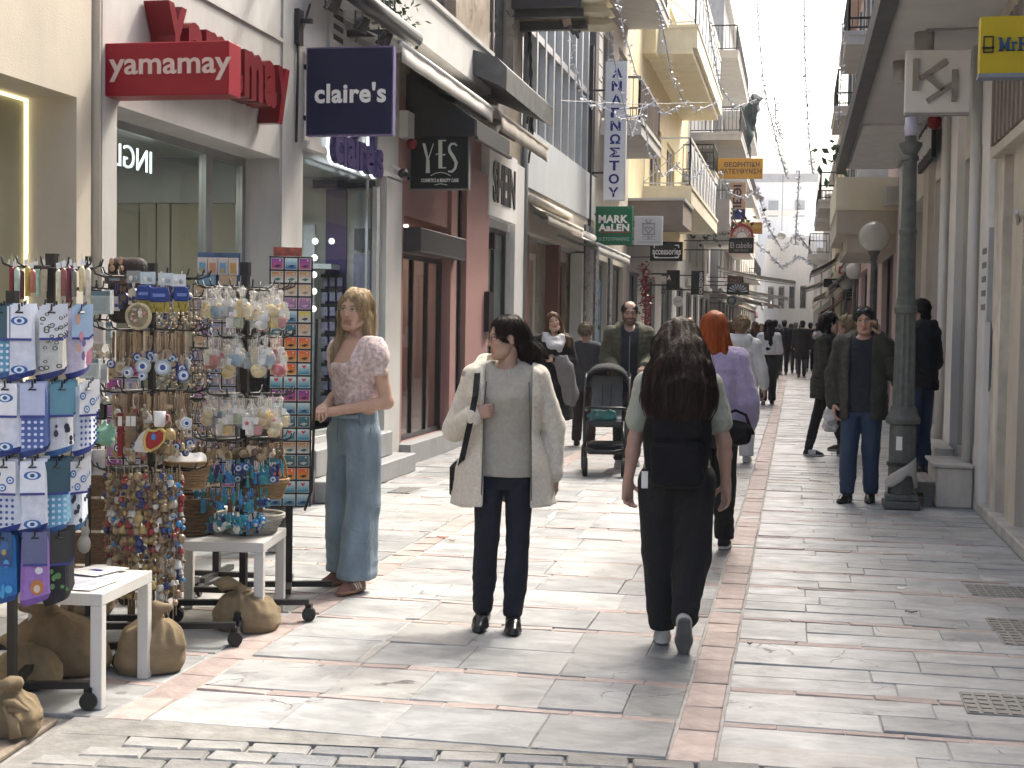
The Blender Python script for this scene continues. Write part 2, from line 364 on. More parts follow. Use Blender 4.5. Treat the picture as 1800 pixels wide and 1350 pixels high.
    def wr(s, amp, f, seed=0, st=(1, 1, 1), n=7, lo=None, hi=None):
        """soft folds: a sum of random sines moves the surface in and out"""
        r = np.random.RandomState(seed); sl, X, Y, Z = s.blk(s.lo if lo is None else lo, s.lo+s.vox*s.n if hi is None else hi); t = 0
        for i in range(n):
            k = r.normal(size=3); k = k/np.linalg.norm(k)*f*(.6+.9*r.rand())*np.array(st); t = t+np.sin(X*k[0]+Y*k[1]+Z*k[2]+r.rand()*6.28)
        s.D[sl] += amp*t/math.sqrt(n); return s
    def mesh(s):
        D, n = s.D, s.n; sg = D < 0; sg[0] = sg[-1] = False; sg[:, 0] = sg[:, -1] = False; sg[:, :, 0] = sg[:, :, -1] = False
        D = np.where(sg, np.minimum(D, -1e-6), np.maximum(D, 1e-6))
        c = [sg[i:n[0]-1+i, j:n[1]-1+j, k:n[2]-1+k] for i in (0, 1) for j in (0, 1) for k in (0, 1)]
        cnt = sum(x.astype(np.int8) for x in c); mask = (cnt > 0) & (cnt < 8); idx = np.argwhere(mask)
        if len(idx) == 0: return np.zeros((0, 3)), np.zeros((0, 4), int)
        off = np.array([(i, j, k) for i in (0, 1) for j in (0, 1) for k in (0, 1)])
        val = np.stack([D[idx[:, 0]+o[0], idx[:, 1]+o[1], idx[:, 2]+o[2]] for o in off], 1)
        acc = np.zeros((len(idx), 3)); w = np.zeros(len(idx))
        for a in range(8):
            for b in range(a+1, 8):
                df = off[b]-off[a]
                if np.abs(df).sum() != 1: continue
                x = (val[:, a] < 0) != (val[:, b] < 0); t = np.where(x, val[:, a]/np.where(x, val[:, a]-val[:, b], 1), 0)
                acc += np.where(x[:, None], off[a]+t[:, None]*df, 0); w += x
        pos = s.lo+s.vox*(idx+acc/w[:, None]); vid = np.full(mask.shape, -1, np.int64); vid[mask] = np.arange(len(idx))
        F_ = []
        for a in range(3):
            b, c2 = (a+1) % 3, (a+2) % 3
            s0 = np.take(sg, range(0, n[a]-1), a); s1 = np.take(sg, range(1, n[a]), a); E = np.argwhere(s0 != s1)
            E = E[(E[:, b] > 0) & (E[:, c2] > 0) & (E[:, b] < n[b]-1) & (E[:, c2] < n[c2]-1)]
            if len(E) == 0: continue
            def g(db, dc):
                q = E.copy(); q[:, b] += db; q[:, c2] += dc; return vid[q[:, 0], q[:, 1], q[:, 2]]
            q = np.stack([g(-1, -1), g(0, -1), g(0, 0), g(-1, 0)], 1); fl = ~sg[E[:, 0], E[:, 1], E[:, 2]]
            q[fl] = q[fl][:, ::-1]; F_.append(q)
        return pos, np.concatenate(F_)
def sdf_obj(name, parts, mat, parent, color=None, world=False):
    """parts: list of SDF; joined as one mesh"""
    V, Fc = [], []; n = 0
    for s in (parts if isinstance(parts, (list, tuple)) else [parts]):
        v, f = s.mesh(); V.append(v); Fc.append(f+n); n += len(v)
    V = np.concatenate(V); Fc = np.concatenate(Fc)
    return mesh_obj(name, V, Fc, mat, parent, vcol=color(V) if color else None, smooth=True, world=world)
# ================================================================ GROUND
STONE = [marble('marble_white', (.49, .50, .50), (.325, .335, .338)), marble('marble_grey', (.39, .402, .408), (.25, .26, .266)),
         marble('marble_dark', (.33, .342, .342), (.21, .22, .224)), marble('marble_warm', (.48, .478, .458), (.345, .342, .328))]
BRICK = mk('pink_brick', (.375, .305, .282), .65, var=.28, scale=9, bump=.4, bscale=30, rnd=.16)
PAVER = [mk('paver_grey', (.25, .25, .24), .8, var=.3, scale=7, bump=.5, bscale=40, rnd=.2), mk('paver_blue', (.205, .212, .22), .8, var=.3, scale=7, bump=.5, bscale=40, rnd=.16)]
GROUT = mk('street_grout', (.36, .35, .33), .9, var=.25, scale=12, bump=.5)
CONC = mk('worn_concrete', (.26, .255, .24), .85, var=.3, scale=9, bump=.9, bscale=22, dirt=.3)
BROWN = mk('brown_concrete', (.31, .255, .195), .9, var=.35, scale=7, bump=1.0, bscale=26, dirt=.35)
g = MB(); g.quad((-900, -300, -.02), (900, -300, -.02), (900, 1500, -.02), (-900, 1500, -.02)); tag(g.build('ground', GROUT, fix=False), kind='structure')
street = thing('street_paving'); tag(street, kind='structure')
LX, RX, RW, LW = -2.56, -.34, 1.60, -4.3     # strip and wall positions across the street
MB().quad((LW, 5.16, -.0055), (RW, 5.16, -.0055), (RW, 75, -.0055), (LW, 75, -.0055)).build('joint_bed', mk('joint_mortar', (.40, .39, .375), .9, var=.2, scale=9), street, fix=False)
def slab_mesh(mb, x0, y0, x1, y1, mi, top=0.0, ch=.004, rough=.003):
    t = top+random.uniform(-.003, .003); tx, ty = random.uniform(-.002, .002), random.uniform(-.002, .002)
    j = lambda: random.uniform(-rough, rough)
    b = [(x0+j(), y0+j()), (x1+j(), y0+j()), (x1+j(), y1+j()), (x0+j(), y1+j())]
    cx, cy = (x0+x1)/2, (y0+y1)/2
    v = [(p[0], p[1], -.019) for p in b]+[(p[0], p[1], t-ch) for p in b]
    k = [(p[0]+(ch if p[0] < cx else -ch), p[1]+(ch if p[1] < cy else -ch)) for p in b]
    v += [(p[0], p[1], t+tx*(1 if p[0] > cx else -1)+ty*(1 if p[1] > cy else -1)) for p in k]
    f = [(8, 9, 10, 11)]
    for i in range(4): n = (i+1) % 4; f += [(i, n, n+4, i+4), (i+4, n+4, n+8, i+8)]
    mb.add(v, f, mi)
SL = []; BR = []   # slabs, bricks as (y, x0,y0,x1,y1, mi)
G_ = .002
# cross strips: y positions of the brick lines that run across the street
cross = []; y = 5.62; k = 0
while y < 75:
    cross.append(y); y += (.56 if k % 2 == 0 else .98); k += 1
edges = [5.14]+cross
for i, y0 in enumerate(edges):
    y1 = (edges[i+1] if i+1 < len(edges) else y0+1)
    if y0 > 74: break
    ya = y0+(.074 if i else 0.0); h = y1-ya
    # middle lane: large slabs, cream-white to the sunlit side, grey along the centre
    nrow = 2 if h > .62 else 1
    for r in range(nrow):
        a, b = ya+h*r/nrow, ya+h*(r+1)/nrow
        xs = [LX+.09, LX+.09+random.uniform(.45, .62), -1.52+random.uniform(-.05, .05), -.98+random.uniform(-.05, .05), RX-.09]
        if random.random() < .5: xs.insert(2, -1.95+random.uniform(-.06, .04))
        if random.random() < .55: xs.insert(len(xs)-1, -.68+random.uniform(-.08, .08))
        for p, q in zip(xs[:-1], xs[1:]):
            mi = random.choices([0, 1, 2, 3], [.72, .2, .0, .08])[0] if p < -1.05 else random.choices([1, 2, 0], [.55, .35, .10])[0]
            SL.append((a, p+G_/2, a+G_/2, q-G_/2, b-G_/2, mi))
    # side towards the souvenir racks
    for r in range(nrow):
        a, b = ya+h*r/nrow, ya+h*(r+1)/nrow
        xs = [LW, -3.9+random.uniform(-.1, .1), -3.3+random.uniform(-.15, .15), LX-.09]
        for p, q in zip(xs[:-1], xs[1:]): SL.append((a+.3, p+G_/2, a+G_/2, q-G_/2, b-G_/2, random.choices([0, 1, 3], [.5, .35, .15])[0]))
    # side towards the lamp post: long narrow boards of pale marble
    nr = max(2, round(h/.24))
    for r in range(nr):
        a, b = ya+h*r/nr, ya+h*(r+1)/nr; x = RX+.09; first = True
        while x < RW-.05:
            w = random.choice([.34, .42, .62, .72, .85]); q = min(x+w, RW)
            if RW-q < .2: q = RW
            SL.append((a, x+G_/2, a+G_/2+(.12 if i == 0 and r == 0 and x > .3 else 0), q-G_/2, b-G_/2, random.choices([0, 1, 3], [.7, .18, .12])[0])); x = q
    # brick line across
    if i:
        x = LX-1.2
        for seg in ((LX-1.55, LX-.09), (LX+.09, RX-.09), (RX+.09, RW-.25)):
            x = seg[0]
            while x < seg[1]-.06:
                q = min(x+random.uniform(.2, .34), seg[1]); BR.append((y0, x+.003, y0+.004, q-.003, y0+.070, 0)); x = q
# the two long strips
for X0 in (LX, RX):
    y = 5.12
    while y < 74:
        q = y+random.uniform(.2, .42); pale = X0 == RX and random.random() < .12
        if pale: SL.append((y, X0-.08, y+.005, X0+.08, y+.1, 0)); q = y+.11
        else: BR.append((y, X0-.08, y+.005, X0+.08, q-.006, 0))
        y = q
# near kerb: small pavers in running bond, laid slightly askew to the street
PV = []; PROT = radians(6.3); PO = Vector((-1.04, 5.07)); r = 0
while r < 14:
    u = -1.62+(r % 2)*.12
    while u < 2.9:
        v = -.122*(r+1); PV.append((PO.x+(u+.11)*cos(PROT)-(v+.055)*sin(PROT), PO.y+(u+.11)*sin(PROT)+(v+.055)*cos(PROT), random.choices([0, 1], [.72, .28])[0])); u += .235
    r += 1
def lay(name, lst, mats, limit, parent, ch=.004, rough=.003):
    lst = sorted(lst); near, far = lst[:limit], lst[limit:]
    for (yy, x0, y0, x1, y1, mi) in near:
        cx, cy = (x0+x1)/2, (y0+y1)/2; m = MB(); slab_mesh(m, x0-cx, y0-cy, x1-cx, y1-cy, 0, ch=ch, rough=rough)
        o = m.build(name, mats[mi], parent, world=False, fix=False); o.location = (cx, cy, 0)
    if far:
        m = MB()
        for (yy, x0, y0, x1, y1, mi) in far: slab_mesh(m, x0, y0, x1, y1, mi, ch=ch, rough=rough)
        tag(m.build(name, mats, parent, world=False, fix=False), kind='stuff')
lay('paving_slab', SL, STONE, 300, street)
lay('brick', BR, [BRICK], 300, street, rough=.004)
ym = min(G(0, 1350).y, G(1800, 1350).y)-.4
for (x, y, mi) in sorted(PV, key=lambda p: -p[1])[:300]:
    if y < ym or x < -2.42-.3*(5-y): continue
    m = MB(); slab_mesh(m, -.112, -.056, .112, .056, 0, ch=.008, rough=.005); o = m.build('paver', PAVER[mi], street, world=False, fix=False); o.location = (x, y, .002); o.rotation_euler = (0, 0, PROT)
m = MB(); m.prism([(-2.7, 4.9), (-1.04, 5.07), (1.6, 5.36), (1.6, 5.40), (-.3, 5.20), (-2.7, 5.18)], -.0195, -.002, 'z'); m.build('concrete_fillet', CONC, street)
m = MB(); m.prism([(-2.60, 3.5), (-2.05, 3.5), (-2.40, 4.80), (-2.50, 5.12), (-2.76, 5.12)], -.019, -.003, 'z'); m.build('concrete_patch', CONC, street)
m = MB(); m.prism([(-4.3, 3.2), (-2.60, 3.2), (-2.80, 5.06), (-4.3, 5.06)], -.019, .004, 'z'); m.build('brown_apron', BROWN, street, bevel=.006)
# cast covers near the shop fronts
IRON = mk('cast_cover', (.24, .235, .22), .6, .3, var=.25, scale=30, bump=.5, bscale=50)
for (px0, py0, px1, py1) in ((1700, 1226, 1830, 1254), (1745, 1092, 1830, 1108), (1765, 1113, 1830, 1134), (1708, 1033, 1800, 1047), (680, 858, 742, 866)):
    a, b = G(px0, py1), G(px1, py0); cx, cy = (a.x+b.x)/2, (a.y+b.y)/2; w, h = abs(b.x-a.x), abs(b.y-a.y)
    if px0 > 1000: cx = min(cx, 1.57-w/2)
    t = thing('drain_cover', {1700: 'large grey service cover with a block pattern beside the shop step', 1745: 'narrow grey service cover, thin one next to the square cover', 1765: 'small square grey service cover near the step', 1708: 'pale service cover farthest along the shop step', 680: 'brown slotted grate before the grey shop steps'}[px0], 'service cover', (cx, cy, .004))
    m = MB(); m.box(-w/2, -h/2, -.01, w/2, h/2, .0); m.build('plate', IRON, t, world=False, bevel=.004)
    m = MB(); nx, ny = max(3, int(w/.05)), max(2, int(h/.06))
    for i in range(nx):
        for j in range(ny): m.box(-w/2+w*(i+.15)/nx, -h/2+h*(j+.15)/ny, 0, -w/2+w*(i+.85)/nx, -h/2+h*(j+.85)/ny, .004)
    tag(m.build('tread', IRON, t, world=False), kind='stuff')
# ================================================================ BUILDINGS
WHITE = mk('white_render', (.60, .59, .565), .85, var=.06, scale=3, bump=.25, bscale=90, dirt=.16)
OFFW = mk('grey_white_render', (.52, .515, .50), .85, var=.07, scale=3, bump=.25, bscale=90, dirt=.2)
CREAM = mk('cream_render', (.56, .51, .42), .85, var=.06, scale=3, bump=.2, bscale=90, dirt=.12)
BEIGE = mk('beige_render', (.60, .555, .47), .85, var=.08, scale=3, bump=.3, bscale=80, dirt=.2)
YELLOW = mk('yellow_render', (.86, .74, .46), .85, var=.06, scale=2, bump=.2, bscale=60, dirt=.12)
PALEY = mk('pale_yellow_render', (.86, .80, .62), .85, var=.06, scale=2, bump=.2, bscale=60, dirt=.14)
PINKR = mk('pink_render', (.58, .45, .43), .85, var=.06, scale=2, bump=.2, bscale=60, dirt=.14)
ROSE = mk('rose_wall', (.37, .205, .19), .7, var=.06, scale=3, bump=.1, bscale=60)
GREYR = mk('grey_render', (.40, .40, .395), .85, var=.1, scale=3, bump=.3, bscale=60, dirt=.25)
CEMENT = mk('cement', (.36, .35, .33), .9, var=.18, scale=6, bump=.5, bscale=40, dirt=.3)
BROWNR = mk('taupe_render', (.30, .25, .21), .8, var=.1, scale=4)
BLACK = mk('black_metal', (.014, .014, .016), .4, .2, var=.15)
DARK = mk('charcoal_panel', (.035, .036, .04), .45, var=.15)
STEEL = mk('steel', (.42, .43, .44), .35, .8, var=.12)
WCOL = mk('white_column', (.86, .85, .83), .4, var=.05, dirt=.12)
ALU = mk('aluminium', (.55, .56, .57), .4, .6, var=.08)
WPAINT = mk('white_paint', (.72, .72, .70), .4, var=.05, dirt=.08)
GSTEP = mk('grey_step', (.34, .345, .35), .55, var=.1, scale=8, bump=.2, dirt=.15)
MSTEP = marble('step_marble', (.62, .60, .56), (.44, .43, .41), .4)
TRAV = marble('travertine', (.46, .40, .31), (.34, .28, .21), .35, .06)
GMARB = marble('grey_facing', (.22, .225, .235), (.13, .135, .14), .3, .06)
REDBR = mk('red_brown_metal', (.14, .045, .03), .45, var=.12)
GLASS = glass('shop_glass', (.86, .9, .89), .03)
DGLASS = mk('dark_glass', (.03, .035, .04), .06, var=.1, spec=.8)
BGLASS = mk('blue_glass', (.10, .14, .17), .08, var=.12, scale=.6, spec=.9)
BLUEP = mk('blue_grey_panel', (.33, .39, .43), .5, var=.08, scale=2)
BANDP = mk('pale_band_panel', (.58, .62, .645), .5, var=.04, scale=2, dirt=.08)
OLIVE = mk('backlit_olive_panel', (.36, .345, .23), .6, var=.05)
LEDM = mk('led_light', (1, .9, .7), .5, emit=(1.0, .86, .5), es=.5)
BULB = mk('bulb_light', (1, 1, .95), .5, emit=(1.0, .93, .78), es=.9)
SPOT = mk('spot_light', (1, 1, 1), .5, emit=(1.0, .92, .74), es=.9)
HALO_REFL = mk('lit_and_reflected_letters', (.9, .9, .9), .5, emit=(.9, .95, 1.0), es=.4)  # glow of the halo letters, also colours the imitated window reflection
CURT = mk('beige_interior', (.50, .455, .36), .8, var=.06, scale=2)
PURP = mk('purple_panel', (.045, .022, .15), .6, var=.55, scale=60)
INTW = mk('interior_white', (.55, .56, .58), .7, var=.06)
FABW = mk('white_awning_fabric', (.68, .66, .62), .85, var=.06, scale=5, bump=.2, dirt=.12)
FABB = mk('beige_awning_fabric', (.50, .455, .39), .85, var=.08, scale=5, bump=.2, dirt=.2)
FABG = mk('grey_awning_fabric', (.085, .09, .095), .8, var=.15, scale=5, bump=.3, dirt=.2)
FABK = mk('black_awning_fabric', (.010, .012, .014), .85, var=.2, scale=5)
FABR = mk('red_awning_fabric', (.35, .07, .07), .85, var=.15)
def wall_x(name, parent, mat, xf, xb, y0, y1, z0, z1, holes=()):
    ys = sorted({y0, y1, *[h[0] for h in holes], *[h[1] for h in holes]}); zs = sorted({z0, z1, *[h[2] for h in holes], *[h[3] for h in holes]})
    ys = [v for v in ys if y0 <= v <= y1]; zs = [v for v in zs if z0 <= v <= z1]; m = MB()
    for a, b in zip(zs[:-1], zs[1:]):
        run = None
        for c, d in zip(ys[:-1], ys[1:]):
            cut = any(h[0] < (c+d)/2 < h[1] and h[2] < (a+b)/2 < h[3] for h in holes)
            if not cut: run = (run[0], d) if run else (c, d)
            if (cut or d == ys[-1]) and run: m.box(min(xf, xb), run[0], a, max(xf, xb), run[1], b); run = None
    return m.build(name, mat, parent, fix=False)
def win_x(parent, X, y0, y1, z0, z1, s=1, fr=None, pane=None, ny=1, nz=1, t=.05, d=.06, name='window', sill=None):
    """window in a wall that faces s along X, with its pane as a sub-part"""
    m = MB(); a, b = (X-d, X) if s > 0 else (X, X+d)
    m.box(a, y0, z0, b, y0+t, z1); m.box(a, y1-t, z0, b, y1, z1); m.box(a, y0+t, z0, b, y1-t, z0+t); m.box(a, y0+t, z1-t, b, y1-t, z1)
    for i in range(1, ny): y = y0+(y1-y0)*i/ny; m.box(a+.004, y-t*.4, z0+t, b-.004, y+t*.4, z1-t)
    for i in range(1, nz): z = z0+(z1-z0)*i/nz; m.box(a+.008, y0+t, z-t*.4, b-.008, y1-t, z+t*.4)
    f = m.build(name, fr or WPAINT, parent, fix=False)
    c = (a+b)/2; boxo('pane', c-.006, y0+t, z0+t, c+.006, y1-t, z1-t, pane or DGLASS, f)
    if sill: boxo('sill', X if s > 0 else X-.1, y0-.05, z0-.06, X+.1 if s > 0 else X, y1+.05, z0, sill, f)
    return f
def railing(parent, pts, z0, z1, mat, style='bars', gap=.14):
    m = MB(); n = len(pts)
    for i in range(n-1):
        a, b = Vector((*pts[i], 0)), Vector((*pts[i+1], 0)); L = (b-a).length
        for z, w in ((z1, .05), (z0+.08, .035)): m.bar(a+Vector((0, 0, z)), b+Vector((0, 0, z)), .04, w)
        k = max(1, int(L/1.3))
        for j in range(k+1):
            p = a.lerp(b, j/k); m.bar(p+Vector((0, 0, z0)), p+Vector((0, 0, z1)), .045, .045)
        if style == 'cross':
            for j in range(k):
                p, q = a.lerp(b, j/k), a.lerp(b, (j+1)/k)
                m.bar(p+Vector((0, 0, z0+.1)), q+Vector((0, 0, z1-.05)), .025, .025); m.bar(q+Vector((0, 0, z0+.1)), p+Vector((0, 0, z1-.05)), .025, .025)
        else:
            kk = max(2, int(L/gap))
            for j in range(1, kk): p = a.lerp(b, j/kk); m.bar(p+Vector((0, 0, z0+.08)), p+Vector((0, 0, z1)), .018, .018)
    return m.build('railing', mat, parent, fix=False)
def balcony(parent, X0, Xo, y0, y1, z, mat, rail=None, style='bars', rh=.95, st=.35, slabmat=None, panel=None):
    """slab that sticks out of the wall from X0 to Xo, with railing"""
    a, b = min(X0, Xo), max(X0, Xo); o = boxo('balcony', a, y0, z-st, b, y1, z, slabmat or mat, parent)
    e = .03 if Xo > X0 else -.03
    boxo('balcony_edge', Xo, y0-.03, z-.07, Xo+e, y1+.03, z+.02, mat, o); boxo('balcony_edge', X0, y0-.03, z-.07, Xo, y0, z+.02, mat, o)
    i = Xo-e*2
    if style == 'solid': boxo('parapet', i, y0, z+.02, Xo, y1, z+rh, mat, o); boxo('parapet', X0, y0+.003, z+.02, i, y0+.08, z+rh-.003, mat, o)
    else: railing(o, [(X0, y0+.05), (i, y0+.05), (i, y1-.05), (X0, y1-.05)], z+.02, z+rh, rail or WPAINT, style)
    if panel: boxo('screen_panel', i-.02, y0+.1, z+.1, i, y1-.1, z+rh-.12, panel, o)
    return o
def awning(name, label, Xw, Xf, y0, y1, zw, zf, mat, val=.18, case=WPAINT, arms=True, group=None, n=8, wave=.006, trim=None):
    t = thing(name, label, 'awning', (Xw, (y0+y1)/2, 0), group=group)
    gr = []
    for i in range(7):
        u = i/6; gr.append([(Xw+(Xf-Xw)*u, y0+(y1-y0)*j/n, zw+(zf-zw)*u-.05*sin(pi*u)+wave*sin(j*2.4+u*2)*u) for j in range(n+1)])
    MB().sheet(gr).build('fabric', mat, t, smooth=True, thick=.006)
    s = 1 if Xf > Xw else -1
    va = [[(Xf+s*(.010+.003*sin(j*1.3)), y0+(y1-y0)*j/(n*3), zf-.03-val*k) for j in range(n*3+1)] for k in (0, .5, 1)]
    MB().sheet(va).build('valance', mat, t, smooth=True, thick=.006)
    m = MB().tube([(Xf, y0-.03, zf-.02), (Xf, y1+.03, zf-.02)], .03, 8); m.build('front_bar', case, t, smooth=True)
    m = MB().tube([(Xw+s*.06, y0-.03, zw+.02), (Xw+s*.06, y1+.03, zw+.02)], .07, 10); m.build('roller', trim or case, t, smooth=True)
    if arms:
        for y in (y0+.35, y1-.35):
            m = MB(); xm = (Xw+Xf)/2; m.bar((Xw+s*.05, y, zw-.18), (xm, y+(.25 if y < (y0+y1)/2 else -.25), (zw+zf)/2-.16), .04, .05); m.bar((xm, y+(.25 if y < (y0+y1)/2 else -.25), (zw+zf)/2-.16), (Xf-s*.02, y, zf-.05), .035, .04); m.build('folding_arm', STEEL, t)
    return t
# ---------------------------------------------------------------- cream shop with the lit display niche
b = thing('shop_building', 'cream shop front with a lit display niche behind the souvenir racks', 'building', (LW, 6, 0))
wall_x('wall', b, CREAM, LW, -9, 2.0, 8.16, 0, 9, [(4.2, 7.98, .25, 2.9)])
boxo('niche_back', -4.72, 4.2, .25, -4.64, 7.98, 2.9, OLIVE, b)
m = MB(); m.box(-4.635, 7.955, .3, -4.615, 7.972, 2.875); m.box(-4.635, 4.3, 2.876, -4.615, 7.972, 2.893); m.build('light_strip', LEDM, b)
boxo('rain_pipe_chase', LW-.2, 8.163, 0, LW-.05, 8.30, 9, GREYR, b)
m = MB(); m.cyl((LW-.01, 8.23, 0), (LW-.01, 8.23, 8.8), .035, n=10); m.build('rain_pipe', BEIGE, b, smooth=True)
# ---------------------------------------------------------------- white building with the recessed glazed front
b = thing('shop_building', 'white building with recessed glass front under the red sign', 'building', (LW, 10, 0))
wall_x('wall', b, OFFW, LW, -9, 8.303, 11.93, 0, 9, [(8.5, 11.42, .12, 2.93)])
m = MB(); m.box(LW-.001, 8.303, 3.9, LW+.02, 11.9, 3.93); m.box(LW, 11.44, 0, LW+.018, 11.93, 4.6); m.build('pilaster', OFFW, b)
f = win_x(b, -4.60, 8.5, 10.66, .12, 2.93, 1, STEEL, GLASS, 1, 1, .06)
d = win_x(b, -4.60, 10.663, 11.42, .12, 2.93, 1, STEEL, GLASS, 1, 1, .07, name='glass_door')
boxo('floor_inside', -8.8, 8.31, .05, -4.67, 11.41, .12, CURT, b); boxo('ceiling_inside', -8.8, 8.31, 2.94, -4.67, 11.41, 3.0, INTW, b)
SIDE = mk('beige_partition', (.47, .44, .375), .7, var=.05)
xs = [PY(p, 500, 11.38).x for p in (150, 206, 246, 276, 300)]
for i in range(4): boxo('wall_panel', xs[i]+.006, 11.36, .12, xs[i+1]-.006, 11.41, 2.55, SIDE, b)
boxo('bulkhead', -8, 11.34, 2.552, -4.66, 11.41, 2.93, INTW, b); boxo('wall_panel', xs[4]+.01, 11.37, .12, -4.66, 11.405, 2.55, CURT, b); boxo('back_panel', -8.2, 8.31, .12, -8.1, 11.41, 2.93, SIDE, b)
for (px, py, X) in ((274, 264, -5.6), (348, 287, -5.6), (388, 298, -5.6), (213, 325, -6.2), (212, 317, -6.0)):
    p = PX(px, py, X); z = 2.92
    q = Vector((p.x, p.y, z)); m = MB(); m.lathe([(.0, -.02), (.055, -.02), (.06, 0)], (q.x, q.y, z), 12); m.build('ceiling_spot', SPOT, b)
lettering('INGL', HALO_REFL, PX(234, 278, -4.9), w=.62, h=.17, face='+x', parent=b, mirror=True, ext=.01, bold=-.008)  # added glowing mirrored letters imitate the opposite sign's reflection in the glass
MB().box(-4.95, 8.4, 1.95, -4.94, 8.6, 2.35).build('notice', WPAINT, b)
# ---------------------------------------------------------------- claire's front
b = thing('shop_building', 'white shop front with purple interior and two grey steps', 'building', (LW, 13.5, 0))
wall_x('wall', b, WHITE, LW, -9, 11.933, 15.05, 0, 9, [(12.0, 14.45, .5, 3.08)])
boxo('pilaster', LW, 14.46, 0, LW+.05, 15.05, 3.1, WHITE, b); boxo('cornice', LW, 11.95, 3.085, LW+.05, 15.05, 3.15, WHITE, b)
w = win_x(b, -4.33, 12.0, 14.45, .5, 3.08, 1, ALU, GLASS, 1, 1, .05)
boxo('glazing_bar', -4.37, 14.1, .55, -4.345, 14.13, 3.03, ALU, b)
boxo('floor_inside', -8.8, 11.94, .4, -4.42, 15.0, .5, INTW, b); boxo('ceiling_inside', -8.8, 11.94, 3.1, -4.42, 15.0, 3.16, INTW, b); boxo('back_wall_inside', -6.9, 11.94, .5, -6.8, 15.3, 3.1, INTW, b)
def on_side(name, px0, py0, px1, py1, mat, Y=14.445, d=.04): q0, q1 = PY(px0, py1, Y), PY(px1, py0, Y); return boxo(name, q0.x, Y-d, max(q0.z, .5), q1.x, Y, q1.z, mat, b)
on_side('purple_panel', 571, 333, 611, 760, PURP); on_side('dark_fascia_inside', 552, 316, 660, 331, mk('navy_inside', (.02, .02, .06), .5), 14.39); on_side('white_panel', 617, 334, 652, 770, INTW, 14.43, .02); on_side('poster', 621, 446, 651, 610, mk('lilac_poster', (.25, .24, .36), .5, var=.3, scale=8), 14.39, .02); on_side('dark_frame', 624, 402, 652, 440, DARK, 14.38, .03)
on_side('mirror_column', 533, 395, 556, 770, INTW, 14.3, .05); on_side('white_shelf', 548, 466, 598, 474, INTW, 14.35, .3); on_side('grey_column', 655, 330, 668, 770, GREYR, 14.2, .1)
for i in range(3):
    for j in range(9): on_side('card_holder', 566+i*13, 482+j*26, 577+i*13, 488+j*26, DARK, 14.38, .04); on_side('jewellery_card', 567+i*13, 488+j*26, 576+i*13, 503+j*26, mk('lilac_cards', (.34, .33, .48), .6, var=.4, scale=25), 14.335, .012)
for (px, py) in ((554, 424), (583, 424), (610, 424), (553, 453), (552, 483), (552, 512), (551, 543)):
    p = PX(px, py, -4.75); m = MB(); m.sph(p, .032, 10, 8); m.build('bulb', BULB, b, smooth=True)
boxo('lower_step', LW, 11.6, 0, -3.91, 14.5, .19, GSTEP, b, bevel=.01); boxo('upper_step', LW, 11.8, .193, -4.08, 14.2, .44, GSTEP, b, bevel=.01)
boxo('kerb_block', LW, 11.35, 0, -4.02, 11.597, .30, mk('dark_step', (.13, .135, .14), .5, var=.1), b)
m = MB(); p0 = PX(590, 42, LW)
m.box(LW, p0.y-.25, p0.z-.3, LW+.03, p0.y+.22, p0.z+.3)
v = m.build('vent', OFFW, b)
m = MB()
for k in range(4): m.box(LW+.03, p0.y-.15, p0.z-.17+k*.1, LW+.034, p0.y+.13, p0.z-.12+k*.1)
m.build('slot', BLACK, v)
p = PX(612, 262, LW)
o = lettering("claire's", mk('purple_letters', (.045, .03, .13), .4), p+Vector((.10, 0, 0)), w=1.55, h=.42, face='+x', parent=b, ext=.06, bold=.035)
lettering("claire's", HALO_REFL, p+Vector((.05, 0, 0)), w=1.58, h=.44, face='+x', parent=b, ext=.02, bold=.045, name='halo')
# ---------------------------------------------------------------- rose shop and white shop under one marble-faced house
b = thing('house', 'stone faced house over the rose pink shop and the white shop', 'building', (LW, 18, 0))
wall_x('wall', b, TRAV, LW, -9, 15.053, 22.0, 4.05, 10, [(19.6, 21.3, 5.0, 6.9), (16.0, 17.6, 5.2, 7.2)])
win_x(b, LW-.12, 19.6, 21.3, 5.0, 6.9, 1, BROWNR, DGLASS, 2, 1, .07, sill=TRAV); win_x(b, LW-.12, 16.0, 17.6, 5.2, 7.2, 1, BROWNR, DGLASS, 2, 1, .07, sill=TRAV)
wall_x('shop_wall', b, ROSE, LW, -9, 15.053, 19.35, 0, 4.047, [(15.3, 17.3, .22, 2.75)])
boxo('plinth', LW-.01, 15.053, 0, -4.12, 19.9, .22, GSTEP, b)
boxo('rose_pilaster', LW, 17.95, .22, LW+.10, 19.3, 3.6, ROSE, b); boxo('rose_pilaster', LW, 17.32, .22, LW+.05, 17.62, 3.6, ROSE, b)
m = MB(); m.box(LW, 17.66, .22, LW+.035, 17.74, 3.6); m.box(LW, 17.84, .22, LW+.035, 17.92, 3.6); m.build('dark_joint', BLACK, b)
f = win_x(b, -4.36, 15.3, 17.3, .22, 2.35, 1, BLACK, GLASS, 3, 1, .06, name='sliding_door')
boxo('door_drive_box', -4.36, 15.3, 2.352, -4.1, 17.5, 2.62, DARK, b, bevel=.01)
boxo('door_inside', -7, 15.1, .1, -6.9, 18.5, 2.8, mk('warm_inside', (.22, .12, .08), .7, var=.4, scale=4), b); boxo('floor_inside', -7, 15.1, .12, -4.45, 17.4, .2, BROWNR, b)
for k in range(5):
    for j in range(4): boxo('shelf_goods', -6.0, 15.5+.33*k, .5+.5*j, -5.9, 15.75+.33*k, .8+.5*j, [mk('amber_goods', (.5, .25, .08), .5), mk('white_goods', (.6, .58, .55), .5), ROSE][(k+j) % 3], b)
